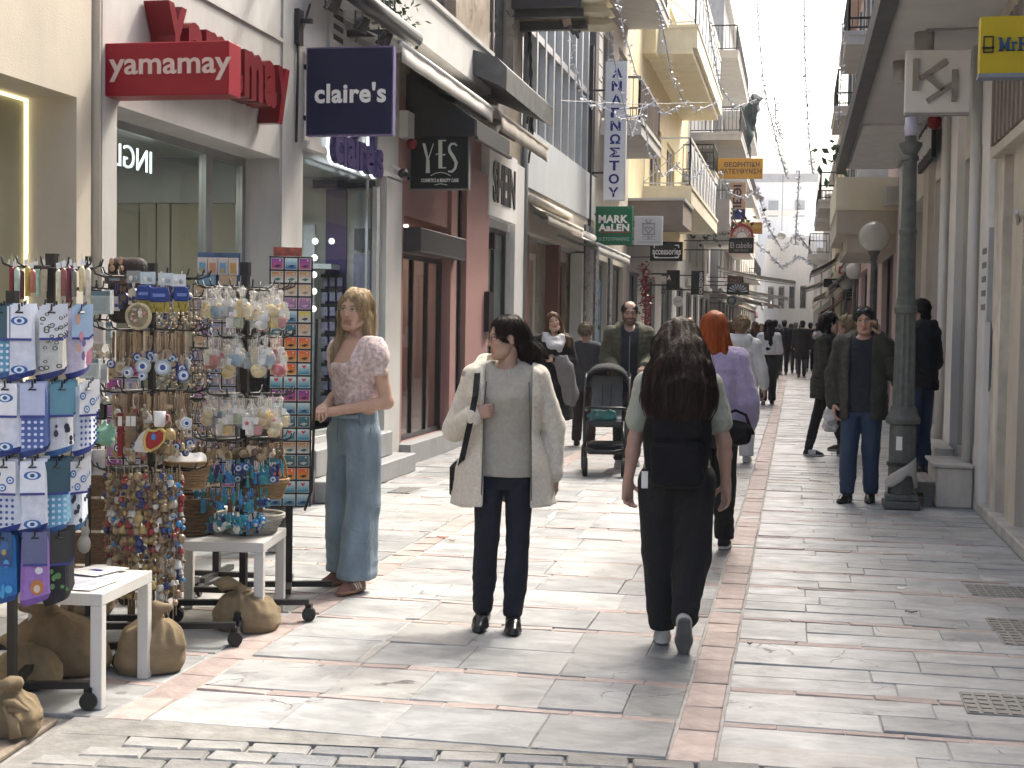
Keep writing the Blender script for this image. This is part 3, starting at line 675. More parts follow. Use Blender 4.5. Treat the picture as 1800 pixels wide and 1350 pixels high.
m = MB(); m.sph(PX(712, 398, -4.7), .045, 10, 8); m.build('warm_lamp', BULB, b, smooth=True)
wall_x('shop_wall_white', b, WPAINT, LW, -9, 19.40, 22.0, 0, 4.047, [(19.6, 21.25, .15, 2.95)])
boxo('marble_pier', LW+.001, 19.352, 0, LW+.04, 19.56, 4.0, GMARB, b)
boxo('white_pier', LW+.001, 21.3, 0, LW+.07, 22.0, 4.0, WPAINT, b)
win_x(b, -4.36, 19.6, 21.25, .15, 2.95, 1, BLACK, GLASS, 2, 1, .06, name='glass_door')
boxo('shop_inside', -7, 19.42, .1, -6.9, 22.3, 3.2, INTW, b); boxo('floor_inside', -7, 19.42, .05, -4.45, 21.9, .13, INTW, b); boxo('inside_partition', -6.5, 21.3, .13, -4.5, 21.4, 3.1, mk('green_grey', (.38, .41, .36), .6), b)
boxo('bulkhead_lamp', LW, 19.4, 2.6, LW+.16, 19.52, 2.82, BLACK, b); boxo('card_reader', LW+.1, 19.05, 1.45, LW+.17, 19.3, 2.0, BLACK, b)
# white parapet over the first awning
b2 = boxo('parapet', LW, 11.95, 4.5, -3.92, 18.0, 4.98, WHITE, b); boxo('coping', LW-.0, 11.93, 4.983, -3.88, 18.02, 5.03, OFFW, b)
for y, r in ((22.1, .05), (22.23, .035)): m = MB(); m.cyl((LW+.05, y, 0), (LW+.05, y, 6.8), r, n=10); m.build('rain_pipe', mk('dull_pipe', (.26, .265, .26), .5, .2, dirt=.3), b, smooth=True)
rs = random.Random(4)
for k in range(4):
    p0 = Vector((LW+.05, 22.05+.05*k, 6.6-.2*k)); m = MB(); m.tube([p0, p0+Vector((.08, -.05, -.5)), p0+Vector((.02, .06, -.9)), p0+Vector((.1, .02, -1.4)), p0+Vector((.04, 0, -1.9))], .018, 5); m.build('cable', BLACK, b, smooth=True)
# ---------------------------------------------------------------- blue-grey curtain wall block
b = thing('office_block', 'blue grey curtain wall block with white band over marble shop front', 'building', (LW, 26, 0))
wall_x('wall', b, GREYR, LW-.15, -10, 22.3, 30.0, 3.0, 11)
wall_x('shop_wall', b, TRAV, LW-.25, -10, 22.3, 30.0, 0, 2.997, [(22.9, 25.2, .2, 2.8), (26.2, 28.2, .2, 2.8)])
win_x(b, LW-.32, 22.9, 25.2, .2, 2.8, 1, WPAINT, TRAV, 2, 1, .1, name='display_window'); win_x(b, LW-.32, 26.2, 28.2, .2, 2.8, 1, REDBR, DGLASS, 2, 1, .1, name='display_window')
for y in (22.55, 25.65, 28.55): boxo('shop_pier', LW-.2, y-.12, 0, LW+.04, y+.12, 3.0, REDBR if y != 28.55 else WPAINT, b)
boxo('stone_pier', LW-.2, 28.75, 0, LW+.06, 29.95, 3.6, GMARB, b)
boxo('white_band', LW-.16, 22.35, 3.75, LW+.05, 30.0, 4.68, BANDP, b)
boxo('beige_box', LW-.16, 22.35, 3.05, LW+.02, 30.0, 3.745, BEIGE, b)
n = 9
for i in range(n):
    y0 = 22.5+i*(7.4/n); y1 = y0+7.4/n-.14
    for (z0, z1) in ((4.75, 6.25), (6.37, 8.6), (8.72, 10.8)):
        o = boxo('window', LW-.14, y0, z0, LW-.09, y1, z1, BLUEP if (i+int(z0)) % 3 == 0 else BGLASS, b)
    boxo('mullion', LW-.15, y1, 4.7, LW+.02, y1+.12, 10.9, ALU, b)
for z in (6.25, 8.6): boxo('transom', LW-.15, 22.35, z, LW+.005, 29.99, z+.12, ALU, b)
boxo('dark_pier', LW-.15, 29.75, 4.7, LW+.06, 30.2, 11, mk('dark_stone', (.12, .115, .11), .6, var=.15), b)
# ---------------------------------------------------------------- beige house with the long blue-lettered sign
b = thing('house', 'narrow beige house carrying the tall blue lettered sign', 'building', (LW, 33, 0))
wall_x('wall', b, BEIGE, LW, -10, 30.25, 36.4, 0, 12.5, [(30.8, 32.6, .2, 3.0), (33.2, 35.6, .2, 3.0), (31, 33, 6.2, 8.2), (34, 35.8, 6.2, 8.2), (31, 33, 9.4, 11.4)])
win_x(b, LW-.1, 30.8, 32.6, .2, 3.0, 1, GREYR, DGLASS, 2, 1, .08, name='shop_window'); win_x(b, LW-.1, 33.2, 35.6, .2, 3.0, 1, BLACK, DGLASS, 2, 1, .08, name='shop_window')
for a, c, d in ((31, 33, 6.2), (34, 35.8, 6.2), (31, 33, 9.4)): win_x(b, LW-.1, a, c, d, d+2, 1, WPAINT, DGLASS, 2, 1, .08, sill=WHITE)
for (y, z) in ((31.2, 1.0), (31.2, 1.55), (31.2, 2.1)): boxo('poster', LW-.09, y, z, LW-.06, y+.75, z+.45, mk('blue_poster', (.03, .13, .24), .5, var=.5, scale=7), b)
for y in (30.3, 32.7): boxo('stone_pier', LW, y, 0, LW+.06, y+.45, 3.2, GMARB, b)
for k in range(8): boxo('board', LW, 30.3, 6.2+k*.32, LW+.03, 30.95, 6.48+k*.32, WPAINT, b)
balcony(b, LW, LW+.9, 31.0, 35.5, 6.0, WHITE, BROWNR, 'bars', .95, .3)
balcony(b, LW, LW+1.0, 30.6, 35.8, 9.25, WHITE, BROWNR, 'bars', .95, .3)
boxo('taupe_canopy', LW, 36.5, 4.15, -2.9, 39.5, 4.75, BROWNR, b); boxo('canopy_trim', LW, 36.45, 4.75, -2.85, 39.55, 4.82, WPAINT, b)
# ---------------------------------------------------------------- yellow house
b = thing('apartment_house', 'yellow apartment house with white railed balconies', 'building', (LW, 46, 0))
wall_x('shop_wall', b, GREYR, LW, -11, 36.43, 56, 0, 4.1, [(37, 39, .2, 3), (41, 44, .2, 3), (46, 50, .2, 3), (52, 55, .2, 3)])
wall_x('wall', b, YELLOW, LW, -11, 36.43, 56, 4.103, 14.5, [(41.5, 45, 5.4, 7.6), (47, 50, 5.4, 7.6), (41.5, 45, 9.8, 12), (47, 50, 9.8, 12)])
for a, c in ((41.5, 45), (47, 50)):
    for z in (5.4, 9.8): win_x(b, LW-.1, a, c, z, z+2.2, 1, WPAINT, DGLASS, 3, 1, .1, name='balcony_door')
for a, c in ((37, 39), (41, 44), (46, 50), (52, 55)): win_x(b, LW-.1, a, c, .2, 3, 1, BLACK, DGLASS, 2, 1, .1, name='shop_window')
balcony(b, LW, -2.95, 40, 53, 5.45, PALEY, WPAINT, 'cross', 1.35, .5, panel=BANDP)
o = balcony(b, LW, -2.88, 40, 53, 9.9, PALEY, WPAINT, 'cross', 1.35, .62, panel=BANDP)
boxo('soffit', LW, 39.9, 9.1, -3.0, 52.9, 9.275, PALEY, b)
boxo('balcony_wall', LW-.001, 39.2, 9.0, LW+.35, 40.0, 14, YELLOW, b)
balcony(b, LW, -3.1, 53.5, 56, 7.3, WHITE, BLACK, 'bars', 1.0, .3)
# ---------------------------------------------------------------- houses further along
def row_house(label, mat, X, y0, y1, H, floors, bal=None, side=1, name='house', shutters=False, awn=None, base=3.2, trim=WHITE):
    b = thing(name, label, 'building', (X, (y0+y1)/2, 0)); n = max(1, int((y1-y0)/3.6)); holes = []
    w = (y1-y0)/n
    for i in range(n):
        c = y0+w*(i+.5); holes.append((c-w*.38, c+w*.38, .2, 2.9))
        for k in range(floors): z = base+.9+k*3.2; holes.append((c-.65, c+.65, z, z+1.9))
    wall_x('wall', b, mat, X, X-6*side, y0, y1, 0, H, holes)
    for h in holes:
        up = h[2] > 1
        f = win_x(b, X-.08*side, *h, side, WPAINT if up else BLACK, DGLASS, 2, 1, .08, name='window' if up else 'shop_window', sill=trim if up else None)
        if up and shutters:
            for yy in (h[0]-.55, h[1]+.05): boxo('shutter', X, yy, h[2], X+.05*side, yy+.5, h[3], shutters, b)
    boxo('cornice', X, y0, base, X+.12*side, y1, base+.22, trim, b); boxo('roof_cornice', X, y0-.02, H-.3, X+.25*side, y1+.02, H, trim, b)
    for (a, c, z, d, st) in (bal or []): balcony(b, X, X+d*side, a, c, z, trim, BLACK if st == 'bars' else WPAINT, st, 1.0, .28)
    return b
row_house('pale grey house beyond the yellow house with deep white balconies', OFFW, -4.3, 56.1, 72, 15.5, 3, [(57, 70, 9.2, 2.0, 'bars'), (57, 70, 5.6, 1.6, 'solid'), (57, 70, 12.4, 1.8, 'bars')])
row_house('tall white house where the street narrows on the balcony side', GREYR, -3.9, 72.2, 92, 18.2, 4, [(73, 90, 6.0, 1.2, 'bars'), (73, 90, 9.2, 1.3, 'bars'), (73, 90, 12.4, 1.3, 'bars')])
row_house('low cream house with small dark windows near the street end', CREAM, -3.6, 92.5, 130, 11.5, 2, [(94, 110, 5.0, .9, 'bars')])
# ---------------------------------------------------------------- houses on the lamp post side
b = thing('shop_building', 'beige shop front with glass door and pale marble sill', 'building', (RW, 11, 0))
wall_x('wall', b, BEIGE, RW+.12, 7, 3.0, 12.62, 0, 4.0, [(5.0, 11.2, .1, 2.75)])
boxo('end_pilaster', RW+.02, 12.1, .1, RW+.4, 12.62, 4.0, mk('peeling_cream', (.66, .62, .54), .85, var=.2, scale=5, bump=.6, bscale=25, dirt=.45), b)
boxo('pilaster', RW+.05, 11.25, .1, RW+.2, 11.8, 4.0, BEIGE, b)
boxo('sill', RW-.04, 3.0, 0, RW+.4, 12.75, .1, MSTEP, b, bevel=.01)
win_x(b, RW+.2, 8.4, 11.2, .1, 2.75, -1, WPAINT, GLASS, 1, 1, .09, name='glass_door'); win_x(b, RW+.2, 5.0, 8.39, .1, 2.75, -1, WPAINT, GLASS, 1, 1, .09)
boxo('shop_inside', 4.0, 4.5, .1, 4.1, 12.5, 2.8, CURT, b); boxo('floor_inside', RW+.5, 4.5, .02, 4.0, 12.0, .09, CURT, b)
m = MB(); m.bar((RW+.15, 11.02, 1.55), (RW+.15, 11.02, 1.85), .03, .03); m.build('door_handle', STEEL, b)
m = MB(); p = Vector((RW+.1, 11.75, 2.35)); m.bar(p, p+Vector((-.1, -.5, .12)), .02, .03); m.build('awning_bracket', ALU, b)
boxo('electric_box', RW-.02, 12.63, 1.65, RW+.12, 12.95, 2.45, mk('grey_box', (.38, .39, .4), .5), b)
for k in range(5): boxo('louvre', RW-.035, 12.66, 1.75+.12*k, RW-.021, 12.92, 1.80+.12*k, mk('dark_louvre', (.2, .2, .21), .6), b)
boxo('sign_soffit', RW-.05, 8.0, 3.0, RW+.4, 12.4, 3.08, BEIGE, b)
boxo('upper_wall', RW, 3.0, 4.003, 7, 12.62, 8.1, CREAM, b)
for k in range(16): boxo('slat', RW-.06, 9.0+.22*k, 3.1, RW-.002, 9.1+.22*k, 4.0, mk('brown_slat', (.22, .18, .15), .6), b)
b = thing('house', 'house with a deep grey canopy over white shop columns', 'building', (RW, 18, 0))
wall_x('wall', b, mk('warm_white_render', (.72, .69, .63), .8, var=.06, dirt=.2), RW+.05, 7, 12.65, 24, 0, 8.1, [(13.6, 15.2, .4, 3.3), (16.2, 18.4, .4, 3.4), (19.6, 23.2, .3, 3.4)])
win_x(b, RW+.3, 13.6, 15.2, .4, 3.3, -1, ALU, GLASS, 1, 1, .08, name='glass_door'); win_x(b, RW+.3, 16.2, 18.4, .4, 3.4, -1, BEIGE, DGLASS, 2, 1, .1, name='shop_window'); win_x(b, RW+.3, 19.6, 23.2, .3, 3.4, -1, BLACK, DGLASS, 2, 1, .1, name='shop_window')
boxo('shop_inside', 4.0, 13.2, .1, 4.1, 15.6, 3.3, CURT, b)
for y, mt, w in ((12.9, WCOL, .25), (15.5, WCOL, .3), (18.8, BEIGE, .35), (23.5, WCOL, .3)): boxo('column', RW-.03, y-w, 0, RW+.05, y+w, 4.15, mt, b)
for y in (13.3, 15.95): m = MB(); m.cyl((RW-.07, y, .3), (RW-.07, y, 4.1), .048, n=10); m.build('rain_pipe', WPAINT, b, smooth=True)
c = boxo('canopy', .72, 10.9, 4.2, RW-.002, 24.2, 4.5, mk('canopy_grey', (.62, .61, .60), .8, var=.05, scale=2, dirt=.12), b)
m = MB(); m.box(.58, 10.85, 4.12, .72, 24.3, 4.34); m.build('gutter', mk('old_gutter', (.055, .058, .055), .6, var=.4, scale=6, bump=.5), c)
MB().box(.78, 18.9, 4.17, 1.5, 24.0, 4.199).build('soffit_panel', mk('soffit_light', (.68, .67, .66), .8, dirt=.1), c)
for (px, py) in ((1625, 62), (1583, 170)):
    q = PX(px, py, 1.05 if px > 1600 else .95); m = MB(); m.cyl((q.x, q.y, 4.0), (q.x, q.y, 4.2), .085, n=14); m.build('downlight', mk('downlight_grey', (.42, .40, .38), .6), c, smooth=True)
MB().cyl((1.05, 13.0, 4.19), (1.55, 13.0, 4.19), .012, n=6).build('conduit', GREYR, c)
b = thing('house', 'tall pink rendered house beyond the deep canopy', 'building', (RW, 35, 0)); b.location = (RW, 35, 0)
hs = []
for i in range(6):
    for k in range(2): hs.append((26+i*4.6, 27.4+i*4.6, 4.6+k*3.6, 6.8+k*3.6))
    hs.append((25.2+i*4.6, 28.4+i*4.6, .2, 3))
wall_x('wall', b, PINKR, RW, 7, 24.05, 52, 0, 11.2, hs)
for h in hs: win_x(b, RW+.1, *h, -1, WPAINT if h[2] > 1 else BLACK, DGLASS, 2, 1, .09, name='window' if h[2] > 1 else 'shop_window')
for h in hs:
    if h[2] > 1:
        for yy in (h[0]-.62, h[1]+.04): boxo('shutter', RW-.05, yy, h[2], RW, yy+.58, h[3], mk('blue_grey_shutter', (.16, .2, .24), .6), b)
boxo('cornice', RW-.22, 24.05, 3.6, RW, 52, 3.9, WHITE, b); boxo('roof_cornice', RW-.35, 24.0, 10.8, RW, 52.05, 11.2, PINKR, b)
balcony(b, RW, RW-.75, 30, 33.5, 7.6, WHITE, BLACK, 'bars', 1.0, .25); balcony(b, RW, RW-.7, 40, 44, 7.6, WHITE, BLACK, 'bars', 1.0, .25)
# boxy beige balcony building just past the canopy
bb = thing('house', 'cream house with boxy balcony above the black framed sign', 'building', (RW, 25, 0))
boxo('balcony', .62, 24.6, 3.15, RW-.003, 29.0, 3.55, CREAM, bb); boxo('parapet', .6, 24.55, 3.55, RW-.003, 29.05, 4.1, PALEY, bb); boxo('soffit_step', .8, 24.7, 2.85, RW-.003, 28.8, 3.147, CREAM, bb)
boxo('air_conditioner', .95, 24.8, 4.1, 1.45, 25.1, 4.55, WPAINT, bb)
row_house('cream house with stepped balconies past the pink house', PALEY, 1.6, 52.1, 70, 8.6, 1, [(53, 58, 6.2, .9, 'bars'), (60, 66, 6.2, .9, 'bars')], -1)
row_house('white house with iron balcony near the end of the lamp side', WHITE, 1.5, 70.2, 90, 8.0, 1, [(72, 78, 5.2, 1.0, 'bars')], -1)
row_house('low pale house at the far end of the lamp side', OFFW, 1.4, 90.2, 125, 6.5, 1, None, -1)
# buildings that close the street
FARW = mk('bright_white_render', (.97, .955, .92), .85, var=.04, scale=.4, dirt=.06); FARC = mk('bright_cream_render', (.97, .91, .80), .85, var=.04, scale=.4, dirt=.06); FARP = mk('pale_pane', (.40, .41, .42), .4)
b = thing('apartment_house', 'pale block of flats closing the view with a flat roof terrace', 'building', (-2, 150, 0))
hs = []
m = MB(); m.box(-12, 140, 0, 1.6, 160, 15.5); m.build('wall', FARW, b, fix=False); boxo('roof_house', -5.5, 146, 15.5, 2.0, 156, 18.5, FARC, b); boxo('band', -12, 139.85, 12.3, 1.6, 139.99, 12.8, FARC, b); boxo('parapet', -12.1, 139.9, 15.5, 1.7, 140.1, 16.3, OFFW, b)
for i in range(5):
    for k in range(4):
        x, z = -10.5+2.5*i, 2.2+3.3*k; f = boxo('window', x, 139.9, z, x+1.1, 139.97, z+1.7, FARW, b); boxo('pane', x+.08, 139.86, z+.08, x+1.02, 139.899, z+1.62, FARP, f)
b = thing('house', 'white house with four slim windows at the bend of the street', 'building', (3, 128, 0))
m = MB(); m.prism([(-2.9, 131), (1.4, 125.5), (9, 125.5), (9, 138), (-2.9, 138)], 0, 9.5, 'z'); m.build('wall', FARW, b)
for i in range(4):
    u = .14+.22*i; x, y = -2.9+4.3*u, 131-5.5*u
    for z in (3.2,): f = MB().obox((x, y, z+1), (.8, .12, 2.0), Matrix.Rotation(math.atan2(-5.5, 4.3), 3, 'Z')).build('window', GREYR, b); MB().obox((x-.05, y-.06, z+1), (.62, .08, 1.8), Matrix.Rotation(math.atan2(-5.5, 4.3), 3, 'Z')).build('pane', DGLASS, f)
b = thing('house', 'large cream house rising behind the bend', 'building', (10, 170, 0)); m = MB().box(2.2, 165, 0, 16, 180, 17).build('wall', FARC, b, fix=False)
for i in range(4):
    for k in range(3): boxo('window', 3+2.4*i, 164.9, 5+3.4*k, 4.1+2.4*i, 164.99, 6.8+3.4*k, GREYR, b)
# ---------------------------------------------------------------- awnings
awning('awning', 'long white awning with rolled fabric over the purple shop', LW, -3.70, 13.0, 17.05, 4.48, 4.2, FABW, .16, WPAINT, group='awnings along the shop side')
awning('awning', 'grey capped beige awning over the white lettered shop', LW, -3.62, 17.2, 20.5, 4.5, 4.15, FABB, .2, BEIGE, group='awnings along the shop side')
t = thing('awning_hood', 'weathered grey sheet metal hood above the beige awning', 'awning hood', (LW, 19, 4.4)); m = MB(); m.prism([(LW, 4.75), (-3.6, 4.45), (-3.5, 4.38), (-3.5, 4.66), (-3.62, 4.78), (LW, 5.0)], 16.95, 20.3, 'y'); m.build('hood', mk('weathered_grey', (.11, .115, .115), .7, var=.35, scale=5, dirt=.3), t)
t = thing('black_awning', 'black fabric awning with closed side flap over the rose pink shop', 'awning', (LW, 16.2, 3.5))
m = MB(); m.prism([(LW, 4.32), (-3.50, 3.80), (-3.50, 3.62), (-3.52, 3.62), (-3.53, 3.77), (LW, 4.28)], 15.37, 17.2, 'y'); m.build('fabric', FABK, t); m = MB(); m.prism([(LW, 4.30), (-3.51, 3.79), (-3.51, 3.62), (LW, 3.62)], 15.33, 15.366, 'y'); m.build('side_flap', FABK, t)
m = MB(); m.box(-3.52, 15.32, 3.585, -3.47, 17.22, 3.615); m.build('front_bar', DARK, t)
awning('awning', 'beige rolled awning below the pale blue band', LW+.03, -3.95, 22.5, 26.3, 3.55, 3.35, FABB, .15, BEIGE, group='awnings along the shop side')
awning('awning', 'narrow white awning reaching out beside the green sign', LW+.03, -3.45, 24.8, 29.6, 3.35, 3.0, FABW, .16, WPAINT, group='awnings along the shop side')
t = thing('roller_awning', 'closed dark roller awning with lamps above the navy sign', 'awning', (-3.8, 12.2, 4.3))
m = MB(); m.cyl((-3.72, 10.6, 4.33), (-3.72, 13.55, 4.33), .085, n=14); m.build('roller', mk('dark_tube', (.04, .042, .045), .35, .3), t, smooth=True)
m = MB(); m.box(-4.3, 10.9, 4.3, -3.8, 10.96, 4.36); m.box(-4.3, 13.2, 4.3, -3.8, 13.26, 4.36); m.build('bracket', DARK, t)
for y in (11.4, 12.2, 12.9):
    m = MB(); m.cyl((-3.8, y, 4.26), (-3.86, y, 4.14), .05, .07, 10); m.tube([(-3.8, y-.3, 4.25), (-3.85, y-.15, 4.12), (-3.8, y, 4.25)], .008, 5); m.build('spot_lamp', DARK, t, smooth=True)
# pergola beams with pale panels, high up
t = thing('pergola', 'dark beamed pergola with yellowed panels above the awnings', 'pergola', (LW, 21, 5.9))
for i, (px, py) in enumerate(((900, 8), (905, 26), (915, 48))):
    q = PX(px, py, LW); boxo('beam', LW, q.y-.06, q.z-.06, -3.25, q.y+.06, q.z+.07, BLACK, t); MB().prism([(LW, q.z+.07), (-3.0, q.z+.02), (-2.85, q.z+.06), (-3.0, q.z+.16), (LW, q.z+.2)], q.y+.07, q.y+.62, 'y').build('panel', mk('yellowed_panel', (.58, .52, .36), .5, var=.1), t)
# the far awnings on the lamp side
for i, (px, py, d, lab, mt) in enumerate(((1410, 505, 62, 'cream awning sagging over the far lane', FABW), (1385, 520, 75, 'small grey white awning near the bend', FABW), (1440, 545, 48, 'dull red awning behind the globe lamps', FABR), (1425, 475, 55, 'dark green slatted awning frame high over the lane', FABG), (1330, 545, 80, 'red and white parasol like awning at the far end', FABR), (1355, 525, 90, 'off white awning slanting at the far end', FABW), (1398, 492, 68, 'long cream awning over the far lane, upper one', FABW), (1430, 520, 52, 'bright cream awning with sagging front by the cafe sign', FABW), (1455, 500, 44, 'beige awning close to the globe lamps', FABB), (1340, 530, 70, 'pale awning on the balcony side past the sun sign', FABW), (1372, 535, 85, 'pale striped awning deepest in the lane', FABB))):
    p = P(px, py, d); s = 1 if px < 1400 else -1; Xw = LW+.6 if s > 0 else RW-.1
    awning('awning', lab, Xw, p.x, p.y-2.0, p.y+2.4, p.z+.5, p.z-.15, mt, .25, STEEL, group='far awnings over the lane', wave=.05)

# lamps that burn inside the shops
def shop_lamp(name, loc, e, size, col=(1, .9, .72)):
    l = bpy.data.lights.new(name, 'AREA'); l.energy = e; l.size = size; l.color = col; o = bpy.data.objects.new(name, l); COL.objects.link(o); o.location = loc
shop_lamp('ceiling_lamp', (-5.5, 9.6, 2.88), 8, 1.2, (1, .92, .78)); shop_lamp('ceiling_lamp', (-5.1, 13.2, 2.68), 7, 1.2, (.95, .95, 1)); shop_lamp('ceiling_lamp', (-5.6, 16.5, 2.7), 10, 1.2); shop_lamp('ceiling_lamp', (-5.6, 20.5, 3.0), 14, 1.2, (.95, 1, .95))
# ================================================================ SIGNS, LAMPS, GARLANDS
def smat(n, c, r=.5, es=0.0): return mk(n, c, r, var=.05, spec=.25, emit=c if es else None, es=es)
INK_W = smat('letter_white', (.86, .86, .84)); INK_K = smat('letter_black', (.015, .015, .018)); INK_B = smat('letter_blue', (.02, .03, .22)); INK_G = smat('letter_grey', (.36, .35, .34))
def hang(label, box, Y, mat, texts=(), th=.12, wall='L', bracket=True, name='shop_sign', brk=None, group=None, edge=None, tilt=0):
    x0, y0, x1, y1 = box; a = PY(x0, (y0+y1)/2, Y); b = PY(x1, (y0+y1)/2, Y); t_ = PY((x0+x1)/2, y0, Y).z; u_ = PY((x0+x1)/2, y1, Y).z
    t = thing(name, label, 'sign', ((a.x+b.x)/2, Y, u_), group=group)
    boxo('board', a.x, Y-th/2, u_, b.x, Y+th/2, t_, mat, t, bevel=.006)
    if edge: boxo('rim', a.x-.012, Y-th/2+.01, u_-.012, b.x+.012, Y+th/2-.01, t_+.012, edge, t)
    if bracket:
        xw = LW if wall == 'L' else RW; xe = a.x if wall == 'L' else b.x; m = MB()
        for f in (.2, .8): z = u_+(t_-u_)*f; m.box(min(xw, xe), Y-.02, z-.02, max(xw, xe), Y+.02, z+.02)
        m.build('bracket', brk or BLACK, t)
    k = (b.x-a.x)/(x1-x0)
    for (txt, mt, cx, cy, w, h, bo) in texts:
        p = PY(cx, cy, Y-th/2-.002); lettering(txt, mt, p, spacing=1.06 if bo > .025 else 1.0, w=w*k if w else None, h=h*k if h else None, face='-y', parent=t, ext=.006, bold=bo)
    t['k'] = k; return t
RED = smat('sign_red', (.27, .008, .022), .35); NAVY = smat('sign_navy', (.009, .011, .05), .6); PITCHB = smat('sign_black', (.006, .009, .009), .6)
# red box sign and the red wall letters behind it
s = hang('glossy red box sign with pale lower case lettering', (186, 79, 413, 172), 8.44, RED, [('yamamay', smat('letter_pink', (.66, .52, .48)), 298, 122, 212, 37, .018)], th=.2, bracket=False)
t = thing('wall_lettering', 'row of dark red raised letters on the white wall', 'lettering', (LW, 10.4, 3.4))
mr = smat('letter_dark_red', (.16, .010, .016), .25); y = 8.83
for i, ch in enumerate('Yamamay'):
    w = {'Y': .32, 'm': .42}.get(ch, .29); top = ch == 'Y'
    lettering(ch, mr, (LW+.10, y+w/2, 3.43+(.03 if top else (-.05 if ch == 'y' else 0))), w=w*.9, h=.42 if top else (.46 if ch == 'y' else .36), face='+x', parent=t, ext=.18, bold=.05, name='letter'); y += w
# navy square
s = hang('square navy sign with white rounded lettering', (543, 86, 691, 237), 12.02, NAVY, [("claire's", INK_W, 615.5, 163, 125, 34, .03)], th=.1, edge=smat('navy_edge', (.16, .13, .26)))
# YES
s = hang('black square sign with tall thin art deco letters', (724, 239, 824, 332), 15.45, PITCHB, [('COSMETICS & BEAUTY CARE', INK_W, 773, 317, 66, 6, .02)], th=.1, edge=smat('sign_grey_edge', (.2, .2, .2)))
mint = smat('letter_mint', (.62, .66, .57)); yy = 15.45-.055
def Q(px, py): return PY(px, py, yy)
m = MB()
def stroke(a, b, w1, w2):
    pa, pb = Q(*a), Q(*b); k = s['k']; m.add([(pa.x-w1*k/2, yy, pa.z), (pa.x+w1*k/2, yy, pa.z), (pb.x+w2*k/2, yy, pb.z), (pb.x-w2*k/2, yy, pb.z)]+[(pa.x-w1*k/2, yy+.01, pa.z), (pa.x+w1*k/2, yy+.01, pa.z), (pb.x+w2*k/2, yy+.01, pb.z), (pb.x-w2*k/2, yy+.01, pb.z)], [(0, 1, 2, 3), (0, 4, 5, 1), (1, 5, 6, 2), (2, 6, 7, 3), (3, 7, 4, 0)])
stroke((745, 252), (752, 282), 5, 4); stroke((762, 252), (752, 282), 1.5, 2); stroke((752, 280), (752, 304), 5.5, 7)
stroke((774, 246), (774, 296), 6.5, 6.5)
for py, w in ((247, 7), (272, 5.5), (295, 7)):
    pa = Q(777, py); k = s['k']; m.box(pa.x, yy-.002, pa.z-1.1*k, pa.x+w*k, yy+.01, pa.z+1.1*k)
pts = [Q(*q) for q in ((803, 256), (799, 252.5), (793, 253), (789.5, 259), (791, 267), (797, 276), (802, 286), (800, 296), (794, 302), (788, 301))]
m.tube(pts, [.012, .013, .014, .015, .02, .021, .02, .016, .013, .011], 6)
m.tube([Q(*q) for q in ((766, 272), (771, 270), (777, 272.5), (783, 271))], .006, 5); m.tube([Q(*q) for q in ((757, 309), (765, 304.5), (774, 303), (783, 304.5), (792, 309))], .005, 5); m.tube([Q(*q) for q in ((764, 325), (774, 323), (786, 325))], .004, 5)
m.build('lettering', mint, s)
# SHEIN board flat on the wall
t = thing('shop_sign', 'white fascia board with large black capitals on the shop wall', 'sign', (LW, 20.6, 3.3))
a = PX(855, 345, LW+.08); b_ = PX(905, 295, LW+.08); boxo('board', LW+.001, a.y, 3.06, LW+.12, b_.y, 4.03, INK_W, t)
lettering('SHEIN', INK_K, (LW+.125, (a.y+b_.y)/2+.02, 3.55), w=(b_.y-a.y)*.8, h=.58, face='+x', parent=t, ext=.02, bold=.03)
# tall blue lettered sign
s = hang('tall white vertical sign with dark blue Greek capitals', (1064, 110, 1100, 352), 29.3, smat('sign_white', (.82, .82, .83)), [], th=.22, edge=smat('sign_edge', (.5, .5, .5)), brk=BLACK)
for i, ch in enumerate('ΑΝΑΓΝΩΣΤΟΥ'):
    lettering(ch, INK_B, PY(1085-i*.75, 128+i*23.3, 29.3-.116), w=18*s['k'], h=17*s['k'], face='-y', parent=s, ext=.008, bold=.03, name='letter')
boxo('post', LW+.0, 29.26, 3.5, LW+.08, 29.34, 7.3, BLACK, s)
s = hang('green square sign with white capitals', (1048, 364, 1111, 430), 30.3, smat('sign_green', (.0, .135, .06), .5), [('MARK', INK_W, 1078, 385, 52, 14, .04), ('AaLEN', INK_W, 1079, 400, 54, 13, .04), ('Ο ΣΤΟΥΡΝΑΡΑΣ', smat('letter_mint2', (.3, .5, .4)), 1079, 420, 54, 6, .02)], th=.12, edge=smat('green_edge', (.0, .2, .1)))
boxo('red_underline', s.location.x-.3, 30.23, PY(1079, 408, 30.2).z-.012, s.location.x+.36, 30.24, PY(1079, 408, 30.2).z+.012, smat('underline_red', (.3, .05, .03)), s)
s = hang('white square sign with grey gift box emblem', (1115, 380, 1165, 431), 33, smat('sign_pale', (.78, .78, .79)), [('C&C', INK_G, 1140, 418, 22, 7, .0), ('COSMETICS & CARE', INK_G, 1140, 426, 40, 3.5, .0)], th=.1)
m = MB(); yy = 33-.056
def ln(a, b): m.bar(PY(*a, yy), PY(*b, yy), .012, .022)
for a, b in (((1128, 393), (1152, 393)), ((1130, 393), (1130, 412)), ((1150, 393), (1150, 412)), ((1130, 412), (1150, 412)), ((1140, 410), (1133, 402)), ((1140, 410), (1147, 402)), ((1133, 402), (1136.5, 399)), ((1136.5, 399), (1140, 402)), ((1140, 402), (1143.5, 399)), ((1143.5, 399), (1147, 402)), ((1140, 393), (1135, 388)), ((1135, 388), (1137, 386)), ((1140, 393), (1145, 388)), ((1145, 388), (1143, 386))): ln(a, b)
m.build('emblem', INK_G, s)
